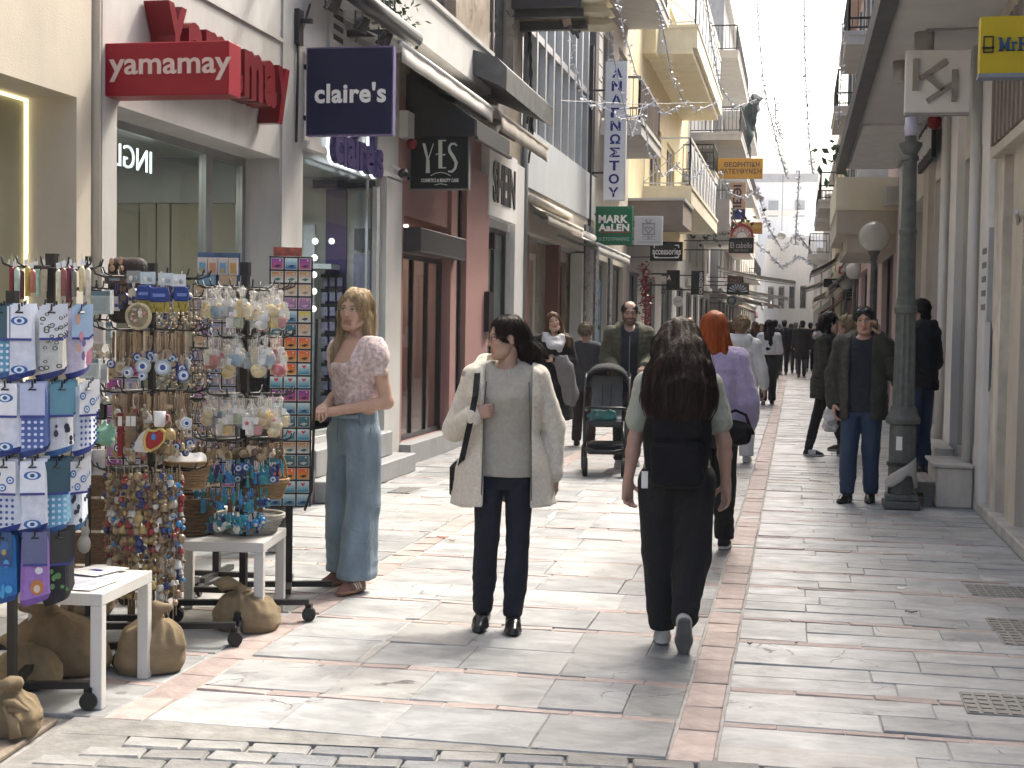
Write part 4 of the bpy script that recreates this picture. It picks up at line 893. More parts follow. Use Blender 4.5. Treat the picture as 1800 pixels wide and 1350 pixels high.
s = hang('black sign with white script between corner brackets', (1143, 425, 1200, 459), 36.2, PITCHB, [('accessories', INK_W, 1172, 442, 50, 11, .015)], th=.1)
m = MB(); yy = 36.2-.056
for (cx, cy, dx, dy) in ((1150, 431, 1, 1), (1193, 431, -1, 1), (1150, 452, 1, -1), (1193, 452, -1, -1)): ln((cx, cy), (cx+7*dx, cy)); ln((cx, cy), (cx, cy+5*dy))
ln((1151, 453), (1192, 453)); m.build('corner_bracket', INK_W, s)
hang('plain black sign with one white capital, lower than the script sign', (1172, 475, 1195, 508), 40, PITCHB, [('A', INK_W, 1176, 488, 7, 9, .04)], th=.1)
s = hang('black vertical sign with white sideways capitals', (1215, 476, 1237, 518), 46, PITCHB, [], th=.1)
lettering('CALZEDONIA', INK_W, PY(1232, 497, 45.94), w=38*s['k'], h=6*s['k'], face='-y', parent=s, bold=.03, rot=pi/2)
hang('orange sign with two rows of brown Greek capitals', (1262, 279, 1341, 314), 57, smat('sign_orange', (.62, .34, .045)), [('ΘΕΩΡΗΤΙΚΗ', smat('letter_brown', (.10, .06, .06)), 1304, 289, 62, 9, .03), ('ΚΑΤΕΥΘΥΝΣΗ', smat('letter_brown', (.1, .06, .06)), 1302, 301, 72, 9, .03)], th=.3)
s = hang('peach vertical sign with dark sideways Greek letters', (1284, 321, 1311, 386), 60, smat('sign_peach', (.62, .45, .30)), [], th=.3)
lettering('ΠΕΘΙ', smat('letter_plum', (.06, .03, .08)), PY(1296, 350, 59.83), w=50*s['k'], h=15*s['k'], face='-y', parent=s, bold=.03, rot=pi/2)
MB().box(s.location.x-.27, 59.82, s.location.z, s.location.x+.30, 59.845, s.location.z+.42).build('blue_foot', INK_B, s)
hang('small orange and white sign with yellow lettering', (1290, 391, 1340, 411), 62, smat('sign_amber', (.5, .24, .05)), [('ΦΡΟΝΤΙΣΤΗΡΙΟ', smat('letter_yellow', (.65, .5, .1)), 1320, 399, 34, 6, .02)], th=.3)
s = thing('shop_sign', 'red rimmed half round sign above the black barber sign', 'sign', PY(1304, 415, 56)); m = MB(); c = PY(1304, 417, 56); k = PY(1305, 417, 56).x-c.x
pr = [(c.x+21*k*cos(pi*i/16), c.z+24*k*sin(pi*i/16)) for i in range(17)]; m.prism(pr, 55.95, 56.1, 'y'); m.build('rim', smat('sign_red2', (.36, .03, .03)), s)
pr = [(c.x+17*k*cos(pi*i/16), c.z+19*k*sin(pi*i/16)) for i in range(17)]; MB().prism(pr, 55.92, 55.949, 'y').build('face', smat('sign_pink', (.55, .3, .27)), s)
pr = [(c.x+9*k*cos(pi*i/16), c.z+9*k*sin(pi*i/16)) for i in range(17)]; MB().prism(pr, 55.90, 55.919, 'y').build('centre', INK_W, s)
for i, ch in enumerate('ΜΑΡΚΟΣ'):
    a = pi*(.85-.14*i); lettering(ch, INK_W, (c.x+13.5*k*cos(a), 55.915, c.z+13.5*k*sin(a)), w=5*k, h=6*k, face='-y', parent=s, bold=.03, rot=a-pi/2, name='letter')
hang('black sign with grey lower case barber lettering', (1281, 418, 1325, 445), 55, PITCHB, [('El cabello', smat('letter_pale', (.5, .5, .5)), 1303, 431, 38, 10, .0), ('HAIR STUDIO', INK_G, 1303, 440, 24, 3, .0)], th=.2)
hang('small brown sign with pink lettering', (1280, 485, 1307, 498), 70, smat('sign_brown', (.16, .06, .06)), [('Psaltis', smat('letter_rose', (.5, .3, .3)), 1294, 492, 20, 6, .01)], th=.2)
s = hang('black sign with white fan of rays', (1278, 498, 1317, 518), 66, PITCHB, [], th=.2); m = MB(); c = PY(1297, 514, 65.88); k = s['k']
for i in range(9):
    a = pi*(.06+.11*i); r0, r1 = 4*k, (16*k if .2 < a/pi < .8 else 17*k); d = .05
    h1 = min(r1, 14*k/max(sin(a), .2)); m.add([(c.x+r0*cos(a-.02), 65.885, c.z+r0*sin(a-.02)), (c.x+h1*cos(a-.09), 65.885, c.z+h1*sin(a-.09)), (c.x+h1*cos(a+.09), 65.885, c.z+h1*sin(a+.09)), (c.x+r0*cos(a+.02), 65.885, c.z+r0*sin(a+.02))], [(0, 1, 2, 3)])
m.build('ray', smat('letter_iceblue', (.6, .68, .75)), s, thick=.01)
s = hang('white sign with blue and green ring emblem', (1278, 521, 1305, 536), 72, INK_W, [], th=.2); c = PY(1286, 528, 71.88)
for (mt, a0, a1) in ((smat('ring_green', (.1, .4, .15)), .5, 1.5), (smat('ring_blue', (.03, .12, .35)), 1.5, 2.5)):
    MB().tube([(c.x+.19*cos(pi*(a0+(a1-a0)*i/8)), 71.87, c.z+.19*sin(pi*(a0+(a1-a0)*i/8))) for i in range(9)], .06, 6).build('ring', mt, s)
s = thing('round_sign', 'round white sign on thin pole beside the marble corner', 'sign', G(1192, 660)); c = PY(1192, 530, s.location.y)
m = MB(); m.tube([(c.x, c.y, 0), (c.x, c.y, c.z)], .02, 8); m.build('pole', STEEL, s); m = MB(); m.cyl((c.x, c.y-.03, c.z), (c.x, c.y+.03, c.z), .17, n=20); m.build('disc', INK_W, s); lettering('ΟΛΑ', INK_B, (c.x, c.y-.033, c.z), w=.2, h=.07, parent=s)
# red garland of tinsel at the shop corner
s = thing('tinsel_garland', 'bushy red tinsel garland hanging by the marble corner', 'garland', PX(1135, 560, -3.95)); m = MB(); rs = random.Random(3)
a, b_ = PX(1131, 462, -3.95), PX(1138, 572, -3.95)
for i in range(330):
    p = a.lerp(b_, rs.random())+Vector((rs.gauss(0, .07), rs.gauss(0, .07), rs.gauss(0, .03))); d = Vector((rs.gauss(0, 1), rs.gauss(0, 1), rs.gauss(0, .6))).normalized()*.11; e = Vector((rs.gauss(0, 1), rs.gauss(0, 1), rs.gauss(0, 1))).normalized()*.035; m.add([p, p+d*.5+e, p+d, p+d*.5-e], [(0, 1, 2, 3)], 0)
tag(m.build('tinsel', smat('tinsel_red', (.32, .015, .03), .35), s, fix=False), kind='stuff')
# right hand side signs
s = thing('shop_sign', 'white square sign with two grey interlocked K letters', 'sign', (1.3, 13.2, 3.6)); Y = 13.0
a, b_ = PY(1589, 200, Y), PY(1706, 88, Y); boxo('board', a.x, Y-.05, a.z, b_.x, Y+.05, b_.z, smat('sign_white2', (.82, .81, .80)), s, bevel=.005); boxo('lower_rim', a.x, Y-.055, a.z-.02, b_.x, Y+.055, a.z-.001, INK_G, s)
m = MB(); km = smat('letter_stone', (.33, .31, .29), .6)
def kb(a, b, w): pa, pb = PY(*a, Y-.07), PY(*b, Y-.07); m.bar(pa, pb, .04, w)
m.box(PY(1607, 0, Y).x, Y-.10, PY(1611, 161, Y).z, PY(1617, 0, Y).x, Y-.051, PY(1611, 106, Y).z); m.box(PY(1676, 0, Y).x, Y-.10, PY(1680, 180, Y).z, PY(1686, 0, Y).x, Y-.051, PY(1680, 125, Y).z)
kb((1618, 138), (1665, 107), .045); kb((1630, 133), (1658, 158), .045); kb((1630, 178), (1676, 147), .045); m.build('lettering', km, s)
s = thing('shop_sign', 'yellow sign with blue serif letters and small phone emblem', 'sign', (1.2, 7, 3)); Y = 8.0
a, b_ = PY(1720, 132, Y), PY(1835, 30, Y); boxo('board', a.x, Y-.05, a.z, RW+.1, Y+.05, b_.z, smat('sign_yellow', (.46, .36, .012), .5), s); boxo('lower_rim', a.x-.005, Y-.055, a.z-.022, RW+.1, Y+.055, a.z-.001, smat('rim_blue_grey', (.2, .23, .28)), s)
nv = smat('letter_teal', (.02, .07, .16)); pa = PY(1757, 76, Y-.055); k = PY(1758, 76, Y).x-PY(1757, 76, Y).x
m = MB()   # serif M, r and the start of the next letter
for (x0, x1, z0, z1) in ((0, 4.5, 0, 24), (13, 17.5, 0, 24), (-2, 7, 0, 2), (11, 20, 0, 2), (-2, 3, 22, 24), (15, 20, 22, 24), (22, 26, 0, 16), (20.5, 28, 0, 2), (20.5, 24, 14, 16), (26, 31, 12.5, 16), (34, 39, 0, 24), (32, 42, 0, 2), (32, 42, 22, 24), (39, 46, 10, 14)): m.box(pa.x+x0*k, Y-.06, pa.z+(z0-14)*k, pa.x+x1*k, Y-.051, pa.z+(z1-14)*k)
for (p, q) in (((2, 23), (8.5, 4)), ((15.5, 23), (8.5, 4))): m.bar((pa.x+p[0]*k, Y-.056, pa.z+(p[1]-14)*k), (pa.x+q[0]*k, Y-.056, pa.z+(q[1]-14)*k), .009, 3.6*k)
m.build('lettering', nv, s)
m = MB(); c = PY(1737.5, 78, Y-.055)
for (x0, x1, z0, z1) in ((-9, -7, -14, 15), (7, 9, -14, 15), (-9, 9, 13, 15), (-9, 9, -15, -13)): m.box(c.x+x0*k, Y-.06, c.z+z0*k, c.x+x1*k, Y-.051, c.z+z1*k)
m.sph((c.x-8*k, Y-.055, c.z-6*k), (3*k, .006, 3*k), 8, 6); m.sph((c.x+8*k, Y-.055, c.z-6*k), (3*k, .006, 3*k), 8, 6); m.box(c.x-8*k, Y-.06, c.z-8*k, c.x+8*k, Y-.051, c.z-4.5*k); m.build('emblem', INK_K, s)
hang('black sign with pale serif capitals half hidden by the globe lamp', (1481, 416, 1568, 441), 27, PITCHB, [('BERTO', smat('letter_bone', (.5, .49, .46)), 1512, 430, 56, 12, .03), ('I', smat('letter_bone', (.5, .49, .46)), 1558, 429, 3, 12, .03)], th=.12, wall='R', edge=smat('sign_pale_edge', (.35, .35, .34)))
hang('small black sign with white curly letters by the globe lamps', (1448, 490, 1476, 505), 50, PITCHB, [('Yo', INK_W, 1468, 497, 12, 9, .02)], th=.1, wall='R')
hang('black sign with white emblem under the globe lamps', (1482, 508, 1502, 528), 46, PITCHB, [('C', INK_W, 1492, 515, 8, 7, .04), ('CAFE', INK_W, 1492, 523, 12, 4, .02)], th=.1, wall='R')
hang('small crimson sign behind the globe lamps', (1474, 468, 1494, 481), 48, smat('sign_crimson', (.3, .02, .05)), [], th=.1, wall='R')
s = thing('wall_sign', 'black wall sign with raised white letters under the canopy', 'sign', (RW, 19, 3.5)); a, b_ = PX(1618, 280, RW-.05), PX(1643, 240, RW-.05)
boxo('board', RW-.08, b_.y, 3.62, RW-.03, a.y, 4.12, PITCHB, s)
lettering('MOTIVI', INK_W, (RW-.09, (a.y+b_.y)/2, 3.87), w=abs(a.y-b_.y)*.9, h=.28, face='-x', parent=s, ext=.05, bold=.03)
m = MB(); q = PX(1642, 228, RW-.1); m.lathe([(.02, 0), (.07, .03), (.08, .12), (.03, .2)], q, 12); m.build('alarm', smat('alarm_red', (.2, .01, .02)), s, smooth=True)
s = thing('alarm_box', 'small white alarm box with dark red lamp beside the navy sign', 'alarm', PX(710, 220, LW)); q = PX(708, 222, LW); boxo('box', LW, q.y-.15, q.z-.14, LW+.10, q.y+.12, q.z+.15, WPAINT, s); m = MB(); m.sph((LW+.12, q.y-.05, q.z-.2), .06, 10, 8); m.build('lamp', smat('alarm_red', (.2, .01, .02)), s, smooth=True)
s = thing('security_camera', 'small dark dome camera on the white pilaster', 'camera', PX(692, 305, LW)); q = PX(690, 300, LW+.06); m = MB(); m.bar((LW+.05, q.y, q.z+.06), (LW+.16, q.y, q.z), .03, .03); m.build('arm', WPAINT, s); m = MB(); m.sph((LW+.18, q.y, q.z-.03), (.06, .06, .055), 10, 8); m.build('dome', BLACK, s, smooth=True)
# ---------------------------------------------------------------- lamp posts
POST = mk('old_green_iron', (.115, .125, .118), .6, .1, var=.3, scale=14, bump=.35, bscale=60, dirt=.25)
GLOBE = mk('milky_globe', (.62, .61, .56), .25, var=.06, dirt=.12)
q = G(1583, 893); t = thing('lamp_post', 'tall fluted dark green lamp post with small pale lantern head, near the steps', 'lamp post', q)
m = MB(); m.box(-.155, -.155, 0, .155, .155, .07); m.box(-.135, -.135, .07, .135, .135, .13); m.build('plinth', POST, t, world=False, bevel=.012)
m = MB(); m.lathe([(.118, .13), (.115, .70), (.110, .74)], (0, 0, 0), 8); m.build('base', POST, t, world=False, bevel=.006)
m = MB(); m.lathe([(.118, .74), (.145, .75), (.15, .79), (.132, .82), (.118, .86), (.105, .90)], (0, 0, 0), 24); m.build('collar', POST, t, world=False, smooth=False)
m = MB(); n = 24; rows = []
for z, r in ((.90, .098), (1.72, .086)): rows.append([((r*(1 if j % 2 else .9))*cos(2*pi*j/n), (r*(1 if j % 2 else .9))*sin(2*pi*j/n), z) for j in range(n)]+[(r*.9, 0, z)])
m.sheet(rows); m.build('fluted_shaft', POST, t, world=False)
m = MB(); m.lathe([(.082, 1.70), (.098, 1.72), (.10, 1.76), (.085, 1.79), (.082, 1.84), (.075, 1.86), (.07, 2.4), (.078, 2.41), (.078, 2.44), (.066, 2.46), (.058, 3.04)], (0, 0, 0), 20); m.build('shaft', POST, t, world=False, smooth=False)
m = MB(); m.lathe([(.058, 3.04), (.075, 3.05), (.075, 3.08), (.055, 3.1), (.09, 3.16), (.10, 3.18), (.10, 3.2), (.05, 3.22), (.05, 3.26)], (0, 0, 0), 20); m.build('head', POST, t, world=False)
m = MB(); m.lathe([(.05, 3.26), (.062, 3.33), (.052, 3.36), (.05, 3.42), (.0, 3.43)], (0, 0, 0), 16); m.build('lantern', mk('pale_lantern', (.55, .54, .68), .3, var=.1), t, world=False, smooth=True)
m = MB(); a0 = -pi/2-.5; m.add([(.126*cos(a0+u), .126*sin(a0+u), z) for z in (.52, .64) for u in (0, .2, .42)], [(0, 1, 4, 3), (1, 2, 5, 4)]); m.build('sticker', INK_W, t, world=False, fix=False)
m = MB(); m.lathe([(.130, .375), (.131, .41)], (0, 0, 0), 16); m.build('strap', BLACK, t, world=False)
rs = random.Random(2); gr = []
for i in range(11):
    a = -pi*1.0+i*.26; gr.append([((.129+.010*rs.random()+.020*(k/3)*(1 if i > 7 else .4))*cos(a), (.129+.010*rs.random()+.02*(k/3)*(1 if i > 7 else .4))*sin(a), .24+.022*i-k*(.028+.016*rs.random())-(.05*k if i > 8 or i < 2 else 0)) for k in range(4)])
MB().sheet(gr).build('torn_wrap', mk('torn_plastic', (.46, .45, .42), .4, var=.2), t, world=False, smooth=True, thick=.002)
def globe_lamp(px, pyg, r, Y, label, ph=None):
    c = PY(px, pyg, Y); t = thing('globe_lamp', label, 'street lamp', (c.x, c.y, 0), group='globe lamps along the lane'); z = c.z
    m = MB(); m.sph((0, 0, z), r, 20, 14); m.build('globe', GLOBE, t, world=False, smooth=True)
    m = MB(); m.lathe([(.09, 0), (.09, .5), (.07, .55), (.05, .6), (.045, z-r-.15), (.06, z-r-.12), (.05, z-r-.08), (.09, z-r-.02), (.10, z-r+.03)], (0, 0, 0), 12); m.build('post', POST, t, world=False, smooth=False)
globe_lamp(1537, 416, .25, 24, 'largest frosted globe lamp before the black framed sign')
globe_lamp(1503, 476, .24, 38, 'frosted globe lamp on dark post, second along the lane')
globe_lamp(1488, 496, .24, 44, 'frosted globe lamp, third along the lane, in front of the cafe sign')
globe_lamp(1465, 513, .24, 65, 'small frosted globe lamp by the red awning, last in the lane')
t = thing('wall_lamp', 'distant round white lamp disc hung over the lane', 'street lamp', P(1374, 416, 70)); q = P(1374, 414, 70); MB().sph(q, .2, 14, 10).build('globe', GLOBE, t, smooth=True); MB().tube([q, q+Vector((0, 0, 3))], .012, 5).build('cord', BLACK, t)
# ---------------------------------------------------------------- light garlands over the street
GW = mk('garland_wire', (.34, .35, .38), .6); GB = mk('garland_bulb', (.66, .68, .76), .3, var=.3)
def garland(label, pts, tw=.07, sag=0.0):
    t = thing('light_garland', label, 'light garland', pts[0], group='unlit light garlands over the street'); L = []
    for a, b in zip(pts[:-1], pts[1:]):
        n = max(6, int((b-a).length/.12)); s_ = sag*(b-a).length
        for i in range(n+(b is pts[-1])): u = i/n; L.append(a.lerp(b, u)-Vector((0, 0, s_*4*u*(1-u))))
    m = MB(); r = .006*max(1, L[0].y/16); m.tube(L, r, 4); m.build('wire', GW, t)
    m = MB(); rr = random.Random(len(L))
    for i, p in enumerate(L):
        for q in range(2):
            d = Vector((rr.gauss(0, 1), rr.gauss(0, .6), rr.gauss(-.3, .8))).normalized()*tw*rr.uniform(.6, 1.3); m.tube([p, p+d*.6, p+d], [.004*max(1, p.y/16), .007*max(1, p.y/16), .010*max(1, p.y/16)], 4)
    tag(m.build('bulb', GB, t), kind='stuff')
def gp(*q): return [P(px, py, d) for px, py, d in q]
garland('light garland crossing the tall blue lettered sign', gp((1062, 0, 24), (1075, 80, 24.3), (1088, 150, 24.6), (1110, 240, 25), (1128, 190, 25.6), (1148, 180, 26)))
garland('light garland looping down beside the yellow wall', gp((1085, 0, 25), (1098, 60, 25.3), (1118, 130, 25.6), (1150, 180, 26), (1168, 200, 26.5), (1195, 185, 27)))
garland('long light garland in front of the lower yellow balcony', gp((1155, 5, 26), (1165, 50, 26.3), (1180, 130, 26.6), (1200, 175, 27), (1225, 195, 27.5), (1260, 180, 28)))
garland('light garland falling from the balcony edge of the yellow house', gp((1242, 0, 30), (1250, 70, 30.5), (1265, 150, 31), (1290, 190, 31.5), (1330, 175, 32)))
garland('tall light garland against the sky beside the dark netting', gp((1330, 0, 30), (1336, 80, 30.4), (1342, 150, 30.8), (1352, 195, 31.2), (1366, 250, 32), (1382, 310, 33)))
garland('light garland against open sky nearest the deep canopy', gp((1414, 0, 30), (1414, 80, 30.3), (1418, 180, 30.8), (1423, 260, 31.5), (1428, 300, 32)))
garland('bluish light garland hanging short below the high cable', gp((1362, 170, 31), (1364, 215, 31.4), (1372, 240, 31.8)))
garland('light garland tumbling in loops over the small balcony', gp((1000, 40, 23), (1008, 100, 23.3), (1022, 170, 23.6), (1040, 185, 24), (1062, 182, 24.4), (1090, 210, 24.8), (1120, 205, 25.2)))
garland('light garland looping low before the canopy and gift sign', gp((1130, 190, 27), (1140, 260, 27.4), (1165, 310, 28), (1190, 290, 28.6), (1215, 315, 29.2), (1240, 290, 29.8)))
garland('light garland in slack loops before the street end, upper', gp((1330, 330, 60), (1350, 400, 60), (1375, 440, 61), (1400, 410, 62), (1425, 440, 63)), tw=.14)
garland('light garland in slack loops before the street end, lower', gp((1320, 420, 60), (1345, 440, 60), (1375, 470, 61), (1405, 450, 62), (1440, 470, 63)), tw=.14)
garland('light garland hanging straight down before the pale end block', gp((1405, 300, 55), (1402, 360, 55.5), (1398, 430, 56)), tw=.12)
garland('light garland beside the peach vertical sign', gp((1265, 300, 45), (1285, 340, 45.5), (1310, 350, 46), (1335, 330, 46.5)), tw=.1)
garland('light garland on the grey gutter of the deep canopy', gp((1481, 40, 26), (1478, 140, 26.3), (1474, 220, 26.6)))
for i, (q, lab) in enumerate((((985, 177, 23.5, 1245, 180, 30), 'thin cable carrying the looped garlands'), ((1330, 172, 31, 1420, 168, 31), 'thin cable high against the sky'))):
    t = thing('cable', lab, 'cable', P(*q[:3])); a, b_ = P(*q[:3]), P(*q[3:]); MB().tube([a, a.lerp(b_, .5)-Vector((0, 0, .05)), b_], .008, 5).build('wire', GW, t)
# withered plant bundle hanging from the pergola, ivy, balcony plant, net
LEAF = mk('leaf_green', (.045, .09, .028), .6, var=.4, scale=9); DRY = mk('dry_stem', (.09, .085, .08), .8, var=.4, scale=20); DKNET = mk('dark_green_net', (.02, .045, .042), .8, var=.3, scale=4)
def leafy(name, label, cat, c, spread, n, size, mat, seed, stemtop=None):
    t = thing(name, label, cat, c); m = MB(); rr = random.Random(seed); c = Vector(c)
    for i in range(n):
        p = c+Vector([rr.gauss(0, s_) for s_ in spread]); d = Vector((rr.gauss(0, 1), rr.gauss(0, 1), rr.gauss(-.2, .8))).normalized()*size*rr.uniform(.6, 1.3); e = d.cross(Vector((rr.gauss(0, 1), rr.gauss(0, 1), rr.gauss(0, 1)))).normalized()*size*.28
        m.add([p, p+d*.5+e, p+d, p+d*.5-e], [(0, 1, 2, 3)])
    tag(m.build('leaves', mat, t, fix=False), kind='stuff')
    m = MB()
    for i in range(5): m.tube([c+Vector((rr.gauss(0, .02), rr.gauss(0, .02), spread[2]*1.2)), c+Vector((rr.gauss(0, spread[0]*.6), rr.gauss(0, spread[1]*.6), -spread[2]))], .007, 4)
    m.build('stem', DRY, t); return t
leafy('ivy', 'trailing green ivy hanging over the white parapet', 'plant', PX(690, 15, -3.84), (.10, .25, .16), 150, .07, LEAF, 5)
leafy('ivy', 'short ivy strand on the parapet, nearer the roller awning', 'plant', PX(678, 2, -3.84), (.06, .15, .08), 60, .06, LEAF, 6)
leafy('balcony_plant', 'rubber plant leaning out beside the canopy gutter', 'plant', P(1474, 275, 27), (.2, .2, .16), 46, .2, LEAF, 7)
leafy('balcony_plant', 'dense dark plants on the white balcony above the crossing signs', 'plant', P(1262, 395, 58), (.9, .6, .35), 260, .25, mk('dark_leaf', (.035, .045, .035), .7, var=.5), 8)
t = thing('cloth_bundle', 'torn grey cloth and wire bundle hanging from the pergola', 'hanging cloth', P(1010, 40, 22)); m = MB(); rr = random.Random(9)
for i in range(9):
    a = P(985+rr.uniform(-6, 6), rr.uniform(-10, 10), 22+rr.gauss(0, .1)); b_ = P(1015+rr.uniform(-8, 14), 50+rr.uniform(-10, 28), 22+rr.gauss(0, .1)); mid = a.lerp(b_, .5)+Vector((rr.gauss(0, .05), rr.gauss(0, .05), rr.gauss(0, .04))); m.tube([a, mid, b_], [.02, rr.uniform(.03, .07), .02], 6)
m.build('cloth', mk('dull_cloth', (.13, .13, .125), .8, var=.4, scale=12), t, smooth=True)
m = MB(); a, b_ = P(960, -20, 22), P(998, 45, 21.8); m.tube([a, a.lerp(b_, .5)+Vector((.1, 0, .05)), b_], [.06, .1, .07], 8); m.build('bare_limb', mk('pale_limb', (.5, .40, .32), .7), t, smooth=True)
t = thing('shade_net', 'dark green shade net sagging from a far balcony', 'net', P(1320, 220, 62)); gr = []
for i in range(9):
    u = i/8; tp = P(1300+40*u, 182-14*u+8*sin(u*7), 62+u); bt = P(1304+30*u-(6 if i > 5 else 0), 272-(55*u*u)+6*sin(u*11), 62+u); gr.append([tp.lerp(bt, k/6)+Vector((.08*sin(k*2+i), .2*sin(i*2.1+k), 0)) for k in range(7)])
MB().sheet(gr).build('net', DKNET, t, smooth=True, thick=.01)
t = thing('air_conditioner', 'grey air conditioner box under the pale house balcony', 'air conditioner', P(1237, 277, 57)); a, b_ = P(1218, 294, 57), P(1258, 262, 57); boxo('case', a.x, a.y, a.z, b_.x, a.y+.4, b_.z, mk('ac_grey', (.17, .175, .18), .6), t); c = a.lerp(b_, .5); m = MB(); m.cyl((c.x-.1, a.y-.02, c.z), (c.x-.1, a.y-.001, c.z), .26, n=16); m.build('fan_grille', DARK, t)
t = thing('floodlight', 'slim white floodlight on a wall arm high over the lane', 'floodlight', P(1330, 340, 60)); MB().bar(P(1316, 335, 60), P(1342, 350, 60), .2, .12).build('lamp_head', STEEL, t); MB().bar(P(1308, 340, 60.5), P(1318, 337, 60), .05, .05).build('arm', STEEL, t)
# ---------------------------------------------------------------- steps on the lamp side
t = thing('step_block', 'stack of worn white marble steps at the shop door', 'steps', G(1660, 880)); 
boxo('lower_step', 1.10, 14.2, 0, RW-.04, 16.2, .115, MSTEP, t, bevel=.01); boxo('upper_step', 1.40, 14.6, .118, RW-.04, 16.0, .40, MSTEP, t, bevel=.01)
t = thing('step_block', 'single pale stone block step beside the marble end pilaster', 'steps', (1.45, 13.4, 0)); boxo('block', 1.25, 13.05, 0, RW-.04, 13.9, .36, mk('worn_block', (.66, .63, .57), .7, var=.15, dirt=.35), t, bevel=.012); boxo('tread', 1.22, 13.02, .36, RW-.04, 13.9, .39, MSTEP, t, bevel=.006)
t = thing('wooden_step', 'small grey slatted wooden step by the stone block', 'step stool', (1.1, 13.5, 0)); wood = mk('grey_wood', (.22, .21, .195), .8, var=.25, scale=5, stretch=(1, 12, 12), bump=.4)
for k in range(5): boxo('slat', .92+.066*k, 13.1, .19, .92+.066*k+.058, 14.0, .22, wood, t)
for y in (13.12, 13.9): boxo('rail', .93, y, .12, 1.235, y+.05, .188, wood, t); boxo('leg', .95, y, 0, 1.02, y+.05, .118, wood, t); boxo('leg', 1.15, y, 0, 1.22, y+.05, .118, wood, t)
# litter, loose cables and a torn strip on the pilaster
for (px, py, lab, c, w, l) in ((778, 946, 'curled brown leaf lying on the pink brick strip', (.20, .075, .03), .05, .09), (1583, 1036, 'small white paper scrap on the pale paving boards', (.7, .7, .7), .03, .06), (795, 952, 'smaller brown leaf beside the curled one', (.22, .10, .05), .03, .05), (1318, 1134, 'dark bottle cap on the paving boards', (.03, .03, .03), .025, .025), (1602, 1078, 'flattened dark wrapper on the paving boards', (.05, .05, .05), .03, .07)):
    q = G(px, py); t = thing('litter', lab, 'litter', (q.x, q.y, .004)); m = MB(); m.sheet([[(-l/2+l*i/4, -w/2*(1-abs(i-2)/2.4), .004*abs(i-2)), (-l/2+l*i/4, 0, .003+.002*i % 2), (-l/2+l*i/4, w/2*(1-abs(i-2)/2.4), .005+.003*abs(i-2))] for i in range(5)], 0, c); m.build('scrap', CARD_ if 'CARD_' in globals() else mk('scrap', None, .8), t, world=False, thick=.001, usecol=True)
for i, (p_, q_) in enumerate((((521, 40), (545, 8)), ((521, 250), (525, 60)))):
    a, b_ = PX(*p_, LW+.04), PX(*q_, LW+.04); t = thing('cable', ('black cable drooping from the white pilaster to the roller awning', 'thin black cable running down the white pilaster')[i], 'cable', a); MB().tube([a, a.lerp(b_, .5)-Vector((0, 0, .12*(1-i))), b_], .012, 6).build('wire', BLACK, t, smooth=True)
q = PX(522, 38, LW+.02); t = thing('cable_bracket', 'dark iron cable bracket on the white pilaster above the navy sign', 'bracket', q); boxo('plate', LW, q.y-.06, q.z-.2, LW+.06, q.y+.06, q.z+.1, BLACK, t); boxo('hook', LW+.06, q.y-.02, q.z-.02, LW+.16, q.y+.02, q.z+.02, BLACK, t)
t = thing('torn_poster', 'torn dark strip of old poster on the cream pilaster', 'poster', (RW, 12.4, 1.6)); a, b_ = PX(1737, 690, RW+.015), PX(1744, 565, RW+.015); m = MB(); m.add([(RW+.016, a.y, a.z), (RW+.016, b_.y, a.z+.05), (RW+.016, b_.y-.02, b_.z-.08), (RW+.016, a.y-.03, b_.z)], [(0, 1, 2, 3)]); m.build('paper', DARK, t, thick=.004)
# ================================================================ SOUVENIR STALL
RIGHT = RM @ Vector((1, 0, 0)); RIGHT.z = 0; RIGHT.normalize()
TOCAM = (RM @ Vector((0, 0, 1))); TOCAM.z = 0; TOCAM.normalize()
CARD = mk('printed_card', None, .5, var=.08, scale=40); FABC = mk('printed_fabric', None, .85, var=.14, scale=30, bump=.4, bscale=160)
PLA = mk('shiny_charm', None, .3, var=.25, scale=30); WOODC = mk('cord_and_wood', None, .8, var=.3, scale=25, bump=.4, bscale=90)
BAGCLEAR = mk('clear_bag', (.80, .79, .76), .22, var=.12, scale=30, bump=.8, bscale=45, alpha=.24); RACKB = mk('rack_black', (.012, .012, .013), .45, .1, var=.2)
ORD = ['nearest', 'second', 'third', 'fourth', 'fifth', 'sixth', 'seventh', 'eighth', 'ninth', 'tenth', 'eleventh', 'twelfth']
RW_ = 'top second third fourth fifth sixth seventh eighth ninth tenth eleventh twelfth thirteenth fourteenth fifteenth sixteenth seventeenth eighteenth bottom'.split()
TIER = ['top', 'second', 'third', 'fourth', 'lowest']
